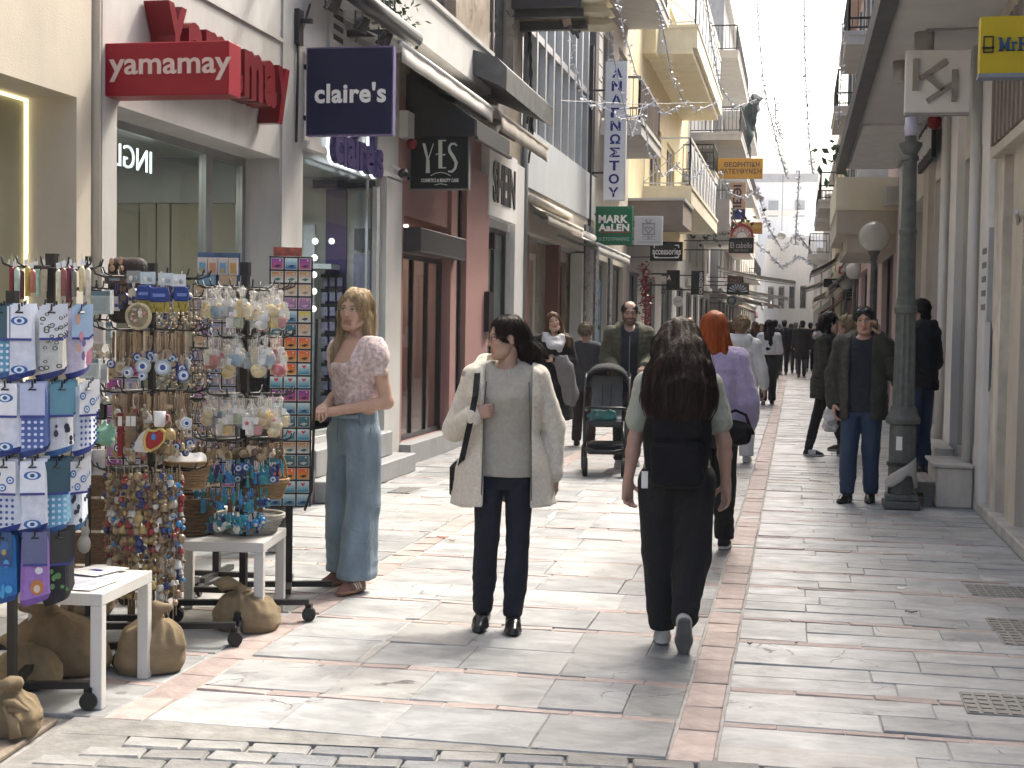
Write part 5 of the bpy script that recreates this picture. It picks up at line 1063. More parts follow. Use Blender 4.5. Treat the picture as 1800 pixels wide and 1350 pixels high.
class Rack:
    def __init__(s, label, px, d, pytop, tiers, base=.32, r=.17, pole=.022, hooks=10, rot=.3, name='display_rack'):
        s.px, s.d, s.r = px, d, r; c = P(px, pytop, d); s.c = Vector((c.x, c.y, 0)); s.t = thing(name, label, 'display rack', s.c); m = MB()
        m.box(-pole, -pole, .08, pole, pole, c.z); m.build('pole', RACKB, s.t, world=False); s.z = []
        MB().box(-pole*1.25, -pole*1.25, c.z-.05, pole*1.25, pole*1.25, c.z+.02).build('pole_cap', RACKB, s.t, world=False)
        for k, py in enumerate(tiers):
            z = P(px, py, d).z; s.z.append(z); m = MB(); m.tube([(s.r*.55*cos(a), s.r*.55*sin(a), z-.012) for a in [2*pi*i/18 for i in range(19)]], .005, 5)
            for i in range(hooks):
                a = rot+2*pi*i/hooks+k*.2; u = Vector((cos(a), sin(a), 0)); m.tube([u*pole+Vector((0, 0, z)), u*s.r*.9+Vector((0, 0, z-.006)), u*s.r*1.06+Vector((0, 0, z+.008)), u*s.r*1.1+Vector((0, 0, z+.035))], .0042, 5)
            m.build('hook_ring', RACKB, s.t, world=False, smooth=True)
        if base:
            m = MB()
            for i in range(4):
                a = rot+pi/2*i; u = Vector((cos(a), sin(a), 0)); m.bar(u*.01+Vector((0, 0, .10)), u*base+Vector((0, 0, .10)), .035, .028)
            m.build('foot_cross', RACKB, s.t, world=False)
            for i in range(4):
                a = rot+pi/2*i; u = Vector((cos(a), sin(a), 0))*base; w = Vector((-sin(a), cos(a), 0)); m = MB()
                for q in (-.017, .017): m.cyl(u+w*(q-.009)+Vector((0, 0, .036)), u+w*(q+.009)+Vector((0, 0, .036)), .036, n=14)
                m.box(u.x-.016, u.y-.016, .05, u.x+.016, u.y+.016, .09); m.build('caster', RACKB, s.t, world=False)
    def pos(s, px, py, back=0):
        xo = (px-s.px)*s.d/F; f = math.sqrt(max(.0, s.r**2-xo**2))*1.05; f = f*(1 if back == 0 else 1-back*.9); p = P(px, py, s.d-f); u = RIGHT*xo+TOCAM*(f+.12)
        return p, math.atan2(u.x, -u.y)
PROTO = {}
def put(key, build, pos, rz, label, group):
    if key not in PROTO:
        o = build(); o.location = pos; o.rotation_euler = (0, 0, rz); tag(o, label, None, group); PROTO[key] = o; return o
    return copy_tree(PROTO[key], None, pos, rz, label, group)
def ellq(m, c, rx, rz, y, n=14, mi=0, col=None): m.add([(c[0]+rx*cos(2*pi*i/n), y, c[1]+rz*sin(2*pi*i/n)) for i in range(n)], [tuple(range(n))], mi, col)
# ---- packed sock pairs
SOCKS = {'eye': ((.60, .63, .72), (.02, .035, .16), 'white sock pair with blue eye card'), 'paisley': ((.50, .50, .47), (.03, .04, .14), 'grey white sock pair with black paisley print'), 'blue': ((.09, .14, .36), (.03, .05, .17), 'blue sock pair with pale stars and checks'), 'cat': ((.60, .62, .66), (.04, .12, .30), 'white sock pair with teal card and black motifs'), 'turq': ((.13, .33, .47), (.04, .10, .25), 'turquoise sock pair with white fish pattern'), 'pink': ((.50, .46, .58), (.03, .04, .18), 'lilac and pink printed sock pair'), 'ring': ((.58, .62, .70), (.025, .04, .20), 'white sock pair with blue ring print'), 'bright': ((.03, .16, .42), (.02, .07, .22), 'bright blue sock pair'), 'purple': ((.30, .17, .46), (.16, .08, .30), 'purple sock pair with orange tiger print'), 'blacks': ((.02, .02, .025), (.02, .02, .02), 'black sock pair with small green print'), 'multi': ((.55, .60, .68), (.03, .10, .22), 'striped white and teal sock pair')}
def sock(v):
    base, toe, _ = SOCKS[v]
    def f():
        t = thing('sock_pair', None, 'socks'); rs = random.Random(v); m = MB(); w = .043; gr = []
        prof = [(0, .036), (-.03, .041), (-.10, .043), (-.17, .044), (-.205, .046), (-.225, .038)]
        for sgn in (-1, 1):
            gr = [[(x*ww, sgn*(.012 if i < 2 else .019)*(1-abs(x)**3)*(.8 if i == 0 else 1), z+(.012*x if i > 3 else 0)) for x in (-1, -.7, -.3, .1, .5, .85, 1)] for i, (z, ww) in enumerate(prof)]
            for i in range(len(gr)-1):
                for j in range(6): m.quad(gr[i][j], gr[i][j+1], gr[i+1][j+1], gr[i+1][j], 0, toe if i >= 4 else base)
        m.build('knit', FABC, t, world=False, smooth=True, usecol=True)
        m = MB(); m.box(-.037, -.024, -.095, .037, -.0225, .012); c = {'eye': (.66, .68, .74), 'cat': (.12, .28, .36), 'blue': (.42, .46, .62), 'purple': (.10, .11, .22), 'bright': (.02, .06, .16), 'turq': (.03, .08, .11), 'blacks': (.03, .03, .03), 'pink': (.30, .42, .58)}.get(v, (.60, .62, .66)); m.c = [c]*len(m.c)
        m.build('header_card', CARD, t, world=False, usecol=True)
        m = MB(); y = -.0248
        if v in ('eye', 'ring', 'multi'):
            for (cx, cz) in ((0, -.035), (0, -.195)) if v == 'eye' else [(-.022, -.03), (.02, -.05), (-.005, -.075)]:
                r = .026 if v == 'eye' else .013; m0, m = m, MB(); ellq(m, (cx, cz), r, r*(.55 if v == 'eye' else 1), y, 14, 0, (.02, .10, .34)); ellq(m, (cx, cz), r*.62, r*(.42 if v == 'eye' else .62), y-.0006, 12, 0, (.62, .70, .76)); ellq(m, (cx, cz), r*.3, r*.26, y-.0012, 10, 0, (.02, .08, .25)); m.build('eye_print', CARD, t, world=False, usecol=True, fix=False); m = m0
        if v == 'paisley':
            for _ in range(26):
                cx, cz, r = rs.uniform(-.033, .033), rs.uniform(-.2, .0), rs.uniform(.004, .010); ellq(m, (cx, cz), r, r*.8, y, 9, 0, (.03, .03, .04)); ellq(m, (cx, cz), r*.6, r*.45, y-.0006, 8, 0, (.5, .5, .47))
        if v in ('blue', 'ring', 'turq'):
            for i in range(5):
                for j in range(4): ellq(m, (-.028+.0185*j, -.115-.02*i), .0055, .0055, y, 6, 0, (.55, .6, .75) if v != 'ring' else (.03, .06, .26))
        if v in ('cat', 'blacks', 'multi'):
            for _ in range(7):
                cx, cz = rs.uniform(-.03, .03), rs.uniform(-.20, -.11); ellq(m, (cx, cz), rs.uniform(.004, .009), rs.uniform(.005, .013), y, 7, 0, (.02, .025, .05) if v != 'blacks' else (.1, .25, .08))
        if v == 'purple':
            ellq(m, (.006, -.17), .02, .026, y, 12, 0, (.42, .16, .04)); ellq(m, (.006, -.175), .010, .013, y-.0006, 10, 0, (.6, .5, .4)); ellq(m, (.012, -.115), .012, .012, y, 10, 0, (.6, .6, .62))
        if v in ('pink', 'bright'):
            for _ in range(9): cx, cz = rs.uniform(-.03, .03), rs.uniform(-.2, -.02); ellq(m, (cx, cz), rs.uniform(.006, .014), rs.uniform(.01, .03), y-.0004*_, 7, 0, rs.choice([(.5, .22, .30), (.5, .3, .22), (.16, .12, .3), (.6, .6, .66)]) if v == 'pink' else rs.choice([(.05, .3, .6), (.3, .25, .1), (.02, .1, .3)]))
        m.box(-.037, y-.001, -.100, .037, y, -.092, 0, (.03, .04, .22)); m.build('print', CARD, t, world=False, usecol=True, fix=False); MB().tube([(0, -.03, .02), (0, -.026, .0), (-.012, -.026, -.008), (.012, -.026, -.008)], .003, 4).build('hanger', RACKB, t, world=False); t['category'] = 'socks'; t.scale = (1.22, 1.1, 1.16); return t
    return f
RA = Rack('black sock rack with four tiers at the stall end', 22, 5.62, 520, [541, 676, 812, 936], .30, .21, .015, hooks=8)
SK = [[(4, 'turq'), (37, 'eye'), (88, 'paisley'), (134, 'pink')], [(14, 'eye'), (58, 'blue'), (105, 'cat'), (146, 'ring')], [(12, 'ring'), (58, 'eye'), (96, 'turq'), (130, 'multi')], [(6, 'bright'), (62, 'purple'), (100, 'blacks')]]
for k, row in enumerate(SK):
    for j, (px, v) in enumerate(row):
        for b in range(3):
            p, rz = RA.pos(px, RA.z and [545, 680, 816, 940][k]); p = p-TOCAM*(.045*b)-RIGHT*(.006*b)+Vector((0, 0, .006*b)); sc_ = 1.0
            put('sock_'+v, sock(v), p, rz+.03*b-.1*(px > 100), f"{SOCKS[v][2]}, {TIER[k]} tier, {['in front', 'tucked second', 'tucked third'][b]}", 'sock pairs on the sock rack')
# a few on the far side of the sock rack
# ---- candles
RBk = Rack('black rack of hanging candles behind the socks', 92, 6.3, 454, [468], .3, .20, .018, 12)
CNDL = [(21, 500, 'dark red', (.17, .015, .03), .14), (30, 515, 'pale mint', (.38, .52, .46), .13), (38, 516, 'plum', (.10, .012, .03), .12), (49, 500, 'mustard', (.42, .32, .08), .12), (66, 506, 'mint', (.36, .56, .50), .11), (103, 503, 'ivory', (.62, .60, .46), .14), (121, 490, 'wine', (.12, .015, .05), .15), (112, 508, 'rose', (.26, .09, .09), .11), (130, 510, 'grey', (.17, .17, .16), .11), (144, 500, 'cream', (.60, .53, .33), .10), (155, 498, 'white', (.62, .60, .52), .15), (58, 490, 'coral', (.40, .15, .12), .09), (78, 512, 'stone', (.45, .42, .34), .1)]
def candle(col, L):
    def f():
        t = thing('candle', None, 'candle'); m = MB(); m.lathe([(.012, -.045-L), (.0125, -.05), (.010, -.042), (.003, -.034)], (0, 0, 0), 10, 0, col); m.build('wax', PLA, t, world=False, smooth=True, usecol=True)
        MB().tube([(0, 0, -.034), (.002, 0, -.02), (0, 0, .02)], .0012, 4, 0, (.5, .45, .3)).build('wick', WOODC, t, world=False, usecol=True); m = MB(); m.add([(-.008, -.014, -.008), (.010, -.013, -.004), (.013, -.015, -.028), (-.005, -.018, -.034)], [(0, 1, 2, 3)], 0, (.66, .66, .68)); m.build('paper_tag', CARD, t, world=False, usecol=True, thick=.0008); return t
    return f
for i, (px, py, nm, col, L) in enumerate(CNDL):
    p, rz = RBk.pos(px, 474+(i % 3)*3, .0 if i % 2 else .8); p = p+Vector((0, 0, .05))
    put('c'+nm, candle(col, L), p, rz, f'{nm} coloured candle hanging from the candle rack with paper tag', 'candles on the candle rack')
# ---- clear bags with soaps
SOAPC = {'blue': (.22, .32, .40), 'honey': (.56, .40, .12), 'cream': (.60, .50, .28), 'rose': (.45, .12, .13), 'white': (.62, .61, .58), 'green': (.30, .36, .22)}
def soapbag(c1, c2, kind):
    def f():
        rs = random.Random(c1+c2+kind); t = thing('soap_bag', None, 'gift bag'); S = SDF((-.07, -.06, -.17), (.07, .06, .03), .008)
        S.col([(-.135, 0, 0, .036, .022), (-.10, 0, 0, .046, .030), (-.06, 0, 0, .036, .024), (-.025, 0, 0, .012, .010), (.0, 0, 0, .017, .012), (.015, 0, 0, .024, .014)], .015, e=2.5); S.wr(.004, 90, hash(kind) % 7); sdf_obj('bag', S, BAGCLEAR, t); m = MB()
        a, b = SOAPC[c1], SOAPC[c2]
        if kind == 'blocks': m.box(-.040, -.022, -.130, .0, .008, -.078, 0, a); m.box(.002, -.024, -.126, .038, .006, -.082, 0, b); m.box(-.026, -.020, -.076, .022, .010, -.050, 0, a)
        elif kind == 'round': m.sph((-.004, -.004, -.10), (.040, .024, .036), 12, 8, 0, a); m.sph((.014, -.006, -.072), (.018, .014, .016), 10, 6, 0, b)
        else: m.sph((-.008, -.004, -.115), (.034, .026, .026), 10, 8, 0, a); m.sph((.006, -.004, -.082), (.030, .024, .026), 10, 8, 0, a); m.sph((.0, -.004, -.06), (.016, .013, .016), 10, 6, 0, b)
        m.build('soap', PLA, t, world=False, smooth=kind != 'blocks', usecol=True); m = MB(); m.obox((.012, -.028, -.055), (.022, .0015, .032), Matrix.Rotation(.2, 3, 'Y'), 0, (.66, .65, .62)); m.build('gift_tag', CARD, t, world=False, usecol=True); MB().tube([(-.006, 0, -.025), (-.006, -.004, .01), (.0, 0, .03), (.006, -.004, .01), (.006, 0, -.025)], .0016, 4, 0, (.66, .64, .6)).build('ribbon', WOODC, t, world=False, usecol=True); return t
    return f
RD = Rack('black rack of clear soap bags and blue trinkets', 432, 7.35, 468, [505, 590, 692, 772], .34, .235, .017, 14)
SB = [[(382, 'blue', 'cream', 'round'), (398, 'white', 'blue', 'blocks'), (414, 'white', 'green', 'blocks'), (428, 'honey', 'cream', 'blocks'), (446, 'cream', 'honey', 'blocks'), (462, 'white', 'cream', 'stack'), (480, 'cream', 'honey', 'round'), (494, 'cream', 'white', 'blocks'), (488, 'honey', 'rose', 'blocks'), (374, 'cream', 'white', 'round')],
      [(374, 'white', 'rose', 'blocks'), (386, 'rose', 'white', 'blocks'), (404, 'honey', 'white', 'stack'), (416, 'blue', 'white', 'round'), (444, 'blue', 'cream', 'blocks'), (456, 'cream', 'blue', 'round'), (468, 'white', 'blue', 'blocks'), (482, 'white', 'green', 'blocks'), (492, 'rose', 'white', 'round')],
      [(366, 'cream', 'white', 'stack'), (382, 'blue', 'white', 'blocks'), (396, 'white', 'honey', 'blocks'), (412, 'white', 'green', 'blocks'), (428, 'blue', 'white', 'round'), (446, 'white', 'rose', 'blocks'), (460, 'honey', 'cream', 'stack'), (472, 'cream', 'honey', 'stack'), (484, 'cream', 'rose', 'stack')]]
for k, row in enumerate(SB):
    for j, (px, a, b, kd) in enumerate(row):
        p, rz = RD.pos(px, [512, 597, 700][k]+(j % 3)*6, .55 if j % 3 == 1 else 0); p.z -= .02*(j % 3 == 2)
        put('b'+a+b+kd, soapbag(a, b, kd), p, rz+.2*(j % 2)-.1, f"clear bag of {a} and {b} {dict(blocks='soap blocks', round='round soap', stack='soap balls')[kd]}, {ORD[j]} on the {TIER[k]} soap ring".replace('nearest on', 'first on'), 'soap bags on the soap rack')
q = random.Random(8); SN = list(SOAPC)
for k in range(3):
    for j in range(12):
        a, b, kd = q.choice(SN), q.choice(['white', 'cream', 'white', 'blue']), q.choice(['blocks', 'round', 'stack', 'blocks']); px = 366+j*11.4+q.uniform(-3, 3); p, rz = RD.pos(px, [509, 594, 697][k]+q.uniform(-4, 10), q.choice([.3, .8, 1.3])); put('b'+a+b+kd, soapbag(a, b, kd), p, rz+q.uniform(-.4, .4), f"clear bag of {a} and {b} {dict(blocks='soap blocks', round='round soap', stack='soap balls')[kd]}, {ORD[j].replace('nearest', 'first')} in the inner {TIER[k]} soap ring", 'soap bags on the soap rack')
# ---- picture card spinners
PAL = {'sunset': ((.62, .10, .03), (.60, .28, .05), (.05, .02, .02), 'orange sunset'), 'purple': ((.22, .04, .25), (.42, .08, .18), (.04, .02, .08), 'purple dusk'), 'sea': ((.42, .60, .64), (.03, .16, .30), (.02, .05, .12), 'pale sky over blue sea'), 'heart': ((.52, .66, .68), (.04, .24, .36), (.55, .03, .05), 'blue with red heart'), 'teal': ((.05, .16, .20), (.03, .10, .13), (.5, .5, .45), 'dark teal'), 'boat': ((.40, .20, .08), (.55, .58, .52), (.02, .14, .16), 'tan and teal boat'), 'yellow': ((.60, .48, .06), (.55, .55, .50), (.05, .05, .1), 'yellow'), 'sand': ((.50, .32, .18), (.58, .50, .40), (.3, .2, .14), 'sandy'), 'town': ((.20, .26, .42), (.36, .34, .44), (.42, .22, .20), 'bluish town view'), 'pinky': ((.36, .18, .30), (.24, .12, .30), (.5, .3, .4), 'pink and violet')}
def card(v, w, h):
    A, B, C_, _ = PAL[v]
    def f():
        t = thing('picture_card', None, 'picture card'); m = MB(); m.box(-w/2, -.001, -h, w/2, .001, 0, 0, (.6, .58, .55)); n = 5
        for i in range(n):
            u = i/(n-1); c = tuple(A[q]*(1-u)+B[q]*u for q in range(3)) if v != 'town' else (A, B, C_, B, A)[i]; m.quad((-w*.46, -.0016, -h*(.04+.92*i/n)), (w*.46, -.0016, -h*(.04+.92*i/n)), (w*.46, -.0016, -h*(.04+.92*(i+1)/n)), (-w*.46, -.0016, -h*(.04+.92*(i+1)/n)), 0, c)
        m.build('print', CARD, t, world=False, usecol=True, fix=False); m = MB()
        if v == 'heart': m.add([(0, -.0022, -h*.45), (w*.2, -.0022, -h*.22), (w*.1, -.0022, -h*.12), (0, -.0022, -h*.2), (-w*.1, -.0022, -h*.12), (-w*.2, -.0022, -h*.22)], [(0, 1, 2, 3), (0, 3, 4, 5)], 0, C_)
        elif v == 'town':
            for i in range(4): m.quad((-w*.4+w*.2*i, -.0022, -h*.85), (-w*.26+w*.2*i, -.0022, -h*.85), (-w*.26+w*.2*i, -.0022, -h*(.3+.1*(i % 2))), (-w*.4+w*.2*i, -.0022, -h*(.3+.1*(i % 2))), 0, ((.55, .5, .5), (.1, .2, .4), (.5, .3, .25), (.6, .6, .6))[i])
        else: m.add([(-w*.3, -.0022, -h*.72), (w*.05, -.0022, -h*.86), (w*.34, -.0022, -h*.66), (w*.05, -.0022, -h*.58)], [(0, 1, 2, 3)], 0, C_); ellq(m, (w*.22, -h*.2), w*.07, w*.07, -.0022, 8, 0, (.62, .55, .4))
        m.build('motif', CARD, t, world=False, usecol=True, fix=False); return t
    return f
def spinner(label, px, d, pyt, pyb, w, rows, cols, plan, key, lean=0.0, yaw=0.0, grp=''):
    top, bot = P(px, pyt, d), P(px, pyb, d); t = thing('card_stand', label, 'card stand', (top.x, top.y, 0)); H = top.z-bot.z; M = Matrix.Rotation(math.atan2(TOCAM.x, -TOCAM.y)+yaw, 3, 'Z'); c = Vector((top.x, top.y, bot.z)); cw, chh = w/cols, H/rows
    m = MB(); m.obox(c+M@Vector((0, .02, H/2)), (w+.01, .02, H), M); m.build('back_board', RACKB, t); m = MB()
    for i in range(rows+1): m.obox(c+M@Vector((0, .0, i*chh)), (w+.014, .014, .006), M)
    for j in range(cols+1): m.obox(c+M@Vector((-w/2+j*cw, .0, H/2)), (.006, .014, H), M)
    m.build('wire_grid', RACKB, t); m = MB(); m.obox(c+M@Vector((0, .05, -bot.z/2+.03)), (.04, .04, bot.z-.06), M); m.obox(c+M@Vector((0, .05, -bot.z+.05)), (.5, .04, .03), M); m.obox(c+M@Vector((0, .05, -bot.z+.05)), (.04, .5, .03), M); m.build('stand', RACKB, t)
    q = M.to_euler().z
    for i in range(rows):
        for j in range(cols):
            v = plan(i, j); p = c+M@Vector((-w/2+(j+.5)*cw, -.010, H-i*chh-chh*.08)); put(key+v, card(v, cw*.88, chh*.86), p, q, f"{PAL[v][3]} card, {RW_[i]} row, {['near', 'middle', 'far'][j] if cols == 3 else ['near', 'far'][j]} column of the {grp}", f'picture cards on the {grp}')
    return t, c, M, H
rowv = ['purple', 'boat', 'sand', 'pinky', 'sea', 'teal', 'sunset', 'sunset', 'sunset', 'heart', 'purple', 'sea', 'teal', 'heart', 'boat', 'teal', 'sunset', 'heart', 'sea']
def planE(i, j):
    v = rowv[i % len(rowv)]
    return {(0, 1): 'sea', (4, 2): 'yellow', (5, 2): 'sand', (8, 2): 'heart', (13, 0): 'sunset'}.get((i, j), v)
tE, cE, ME, HE = spinner('tall black spinner of orange, purple and blue picture cards', 512, 8.1, 452, 892, .235, 19, 3, planE, 'e', 0, .12, 'tall card spinner')
m = MB(); m.obox(cE+ME@Vector((-.02, 0, HE+.03)), (.16, .012, .05), ME); m.build('top_board', mk('dusk_board', (.30, .06, .03), .5, var=.6, scale=30), tE)
m = MB(); p0 = cE+ME@Vector((.15, -.05, HE-.35)); m.tube([p0, cE+ME@Vector((.13, -.06, .1)), cE+ME@Vector((.09, -.04, -.02))], .008, 6); m.build('side_rod', RACKB, tE)
spinner('second card stand with bluish town view magnets behind the soap rack', 379, 8.4, 500, 880, .27, 17, 3, lambda i, j: ['town', 'pinky', 'town', 'sand', 'town'][(i*2+j*3) % 5] if i else 'sand', 'f', 0, -.15, 'town magnet stand')
spinner('dark magnet stand half hidden behind the keyring rack', 218, 8.0, 640, 900, .20, 11, 2, lambda i, j: ['pinky', 'purple', 'town'][(i+j) % 3], 'h', 0, .1, 'hidden magnet stand')
# calendar box on top of the second stand
t = thing('brochure_holder', 'clear holder of colourful calendars on the town magnet stand', 'brochure holder', P(382, 485, 8.3)); a = P(346, 500, 8.3); b_ = P(420, 448, 8.3); M_ = Matrix.Rotation(math.atan2(TOCAM.x, -TOCAM.y), 3, 'Z'); c = a.lerp(b_, .5); MB().obox(c-TOCAM*.04, (.25, .02, .20), M_).build('back_plate', mk('calendar_blue', (.05, .10, .22), .5, var=.5, scale=12), t)
for i, col in enumerate(((.10, .30, .45), (.48, .20, .12), (.12, .26, .45), (.45, .26, .08))): m = MB(); m.obox(c+RIGHT*(-.09+.06*i)+Vector((0, 0, .02)), (.055, .012, .10), M_, 0, (.5, .45, .42)); m.obox(c+RIGHT*(-.09+.06*i)+TOCAM*.008+Vector((0, 0, .01)), (.035, .004, .06), M_, 0, col); m.obox(c+RIGHT*(-.09+.06*i)+TOCAM*.010+Vector((0, 0, -.005)), (.018, .004, .03), M_, 0, (.4, .28, .10)); m.build('calendar', CARD, t, usecol=True)
for i in range(2): MB().obox(c+RIGHT*(-.06+.12*i)+TOCAM*.012+Vector((0, 0, -.06)), (.10, .01, .055), M_, 0, ((.14, .26, .36), (.40, .30, .20))[i]).build('landscape_card', CARD, t, usecol=True)
# ---- keyrings, bead strings and charms
CHARM = {'disc': 'round metal charm', 'fish': 'small fish charm', 'heart': 'heart charm', 'bell': 'little bell', 'eye': 'glass eye charm', 'bot': 'bottle opener charm', 'turtle': 'turtle charm', 'shell': 'shell charm', 'tassel': 'tassel charm'}
CCOL = {'brown': (.13, .085, .05), 'bronze': (.30, .23, .13), 'silver': (.40, .40, .38), 'navy': (.02, .03, .12), 'red': (.20, .022, .022), 'white': (.48, .46, .42), 'teal': (.02, .20, .24), 'azure': (.03, .20, .45), 'gold': (.30, .22, .08), 'tan': (.30, .22, .14), 'violet': (.12, .06, .22), 'sand': (.46, .38, .27)}
def charm(kind, c1, c2, L):
    A, B = CCOL[c1], CCOL[c2]
    def f():
        t = thing('keyring', None, 'keyring'); m = MB(); m.tube([(-.004, 0, 0), (-.005, -.002, -L*.5), (0, -.002, -L), (.005, -.002, -L*.5), (.004, 0, 0)], .0032, 4, 0, B); m.build('strap', WOODC, t, world=False, usecol=True); m = MB(); z = -L-.02
        if kind == 'disc': m.cyl((0, -.006, z), (0, .004, z), .024, n=14, col=A); m.cyl((0, -.009, z), (0, -.006, z), .015, n=12, col=B)
        elif kind == 'eye': m.cyl((0, -.004, z), (0, .004, z), .022, n=14, col=(.02, .04, .20)); m.cyl((0, -.007, z), (0, -.004, z), .014, n=12, col=(.6, .64, .66)); m.cyl((0, -.010, z), (0, -.007, z), .008, n=10, col=(.12, .3, .45)); m.cyl((0, -.012, z), (0, -.010, z), .004, n=8, col=(.01, .01, .04))
        elif kind == 'fish': m.sph((0, 0, z), (.012, .006, .028), 8, 6, 0, A); m.add([(0, 0, z-.022), (.014, 0, z-.042), (-.014, 0, z-.042)], [(0, 1, 2), (2, 1, 0)], 0, A)
        elif kind == 'heart': m.sph((-.010, 0, z), (.015, .007, .015), 8, 6, 0, A); m.sph((.010, 0, z), (.015, .007, .015), 8, 6, 0, A); m.sph((0, 0, z-.014), (.014, .006, .018), 8, 6, 0, A)
        elif kind == 'bell': m.lathe([(.004, z+.016), (.012, z+.012), (.015, z-.008), (.021, z-.020), (.02, z-.021)], (0, 0, 0), 12, 0, A); m.sph((0, 0, z-.024), .006, 6, 4, 0, B)
        elif kind == 'bot': m.box(-.013, -.004, z-.055, .013, .004, z+.012, 0, A); m.cyl((0, -.006, z-.03), (0, -.004, z-.03), .009, n=10, col=B)
        elif kind == 'turtle': m.sph((0, 0, z-.008), (.020, .010, .025), 10, 6, 0, A); [m.sph((sx*.020, 0, z-.008+sz*.018), (.009, .004, .007), 6, 4, 0, B) for sx in (-1, 1) for sz in (-1, 1)]; m.sph((0, 0, z+.020), (.007, .006, .008), 6, 4, 0, B)
        elif kind == 'shell': m.sph((0, 0, z-.005), (.022, .012, .020), 9, 6, 0, A); m.sph((.006, -.008, z-.012), (.012, .007, .010), 8, 5, 0, B)
        else: m.lathe([(.006, z+.012), (.009, z+.002), (.006, z), (.013, z-.045)], (0, 0, 0), 8, 0, A)
        m.build('charm', PLA, t, world=False, smooth=kind not in ('bot', 'disc', 'eye'), usecol=True); return t
    return f
RC = Rack('black rack crowded with keyrings, bells and bead strings', 268, 6.75, 470, [486, 578, 686, 822], .40, .25, .014, 16)
rs = random.Random(21); seen = {}
def scatter(rack, rname, rows, grp):
    n = {}
    for (py, x0, x1, cnt, kinds, cols, L) in rows:
        for i in range(cnt):
            px = x0+(x1-x0)*(i+.5)/cnt+rs.uniform(-4, 4); kd = rs.choice(kinds); a, b = rs.choice(cols); LL = rs.choice(L); p, rz = rack.pos(px, py+rs.uniform(-5, 7), rs.choice([0, 0, .5, 1.0])); lab = f'{a} {CHARM[kd]} on a {b} strap'
            key = (lab, py); n[key] = n.get(key, 0)+1
            put(f'k{kd}{a}{b}{LL}', charm(kd, a, b, LL), p, rz+rs.uniform(-.5, .5), f"{lab}, {TIER[min(3, rows.index((py, x0, x1, cnt, kinds, cols, L)))]} row of {rname}{'' if n[key] == 1 else ', '+ORD[min(11, n[key]-1)]+' alike'}", grp)
DK = [('bronze', 'brown'), ('brown', 'tan'), ('silver', 'brown'), ('sand', 'tan'), ('navy', 'tan'), ('bronze', 'tan'), ('brown', 'brown'), ('silver', 'tan'), ('tan', 'brown')]
scatter(RC, 'keyring rack', [(498, 205, 330, 24, ['disc', 'shell', 'bot'], [('silver', 'white'), ('navy', 'brown'), ('white', 'navy'), ('silver', 'navy'), ('bronze', 'brown')], (.03, .05)), (590, 195, 335, 42, ['disc', 'bell', 'fish', 'eye', 'bot'], DK, (.07, .10, .12)), (692, 200, 332, 46, ['bell', 'bot', 'fish', 'disc', 'tassel', 'shell'], DK+[('red', 'brown'), ('gold', 'brown'), ('white', 'tan')], (.05, .08, .12)), (762, 200, 335, 40, ['heart', 'shell', 'bot', 'bell', 'eye'], DK+[('white', 'tan'), ('red', 'tan'), ('gold', 'tan')], (.03, .05))], 'keyrings on the keyring rack')
scatter(RD, 'soap rack', [(778, 350, 500, 34, ['shell', 'disc', 'fish', 'heart'], [('brown', 'brown'), ('sand', 'tan'), ('bronze', 'brown'), ('tan', 'brown')], (.02, .03)), (812, 350, 495, 38, ['turtle', 'fish', 'tassel', 'eye', 'heart'], [('navy', 'azure'), ('teal', 'navy'), ('azure', 'white'), ('navy', 'white'), ('teal', 'teal'), ('violet', 'teal')], (.02, .05)), (858, 345, 470, 38, ['turtle', 'fish', 'shell', 'bot'], [('brown', 'tan'), ('teal', 'azure'), ('azure', 'teal'), ('navy', 'teal'), ('brown', 'brown')], (.03, .05)), (905, 372, 462, 32, ['turtle', 'shell', 'fish'], [('teal', 'azure'), ('azure', 'white'), ('white', 'teal'), ('navy', 'teal')], (.0, .03))], 'trinkets on the soap rack')
# bead strings down to the ground
def beads(cols, n, big, L):
    def f():
        t = thing('bead_string', None, 'bead string'); q = random.Random(str(cols)+str(n)+str(L)); MB().tube([(0, 0, 0), (.006, 0, -L*.4), (-.004, 0, -L*.75), (0, 0, -L)], .0022, 4, 0, (.3, .24, .17)).build('cord', WOODC, t, world=False, usecol=True)
        for i in range(n):
            z = -L*(.12+.86*(i+q.uniform(-.2, .2))/n); c = CCOL[q.choice(cols)]; r = q.uniform(.009, .015)*(1.4 if q.random() < big else 1); m = MB()
            if q.random() < .3: m.lathe([(.004, z+r), (r*.8, z+r*.6), (r, z-r*.6), (r*1.3, z-r)], (q.uniform(-.012, .012), 0, 0), 8, 0, c)
            else: m.sph((q.uniform(-.014, .014), q.uniform(-.01, .01), z), (r, r, r*q.uniform(.8, 1.2)), 8, 6, 0, c)
            m.build('bead', PLA, t, world=False, smooth=True, usecol=True)
        return t
    return f
BS = [('brown', 'bronze', 'navy'), ('brown', 'red', 'tan'), ('bronze', 'gold', 'navy'), ('tan', 'brown', 'white'), ('brown', 'silver', 'azure'), ('silver', 'bronze', 'brown'), ('brown', 'gold', 'red')]
for i in range(44):
    px = 190+(i*37 % 134)*1.0; p, rz = RC.pos(px, 818+(i % 4)*5, [0, 0, .5, 1.1][i % 4]); c = BS[i % 7]; L = (.42, .50, .56, .64)[(i*3) % 4]
    if px > 290: L += .04
    put(f'bs{i % 7}{L}', beads(c, 13, .25, L), p, rz, f"hanging bead string of {c[0]}, {c[1]} and {c[2]} beads, {'long' if L > .55 else 'short'}, {ORD[i//7]} of its colours".replace('nearest', 'first'), 'bead strings under the keyring rack')
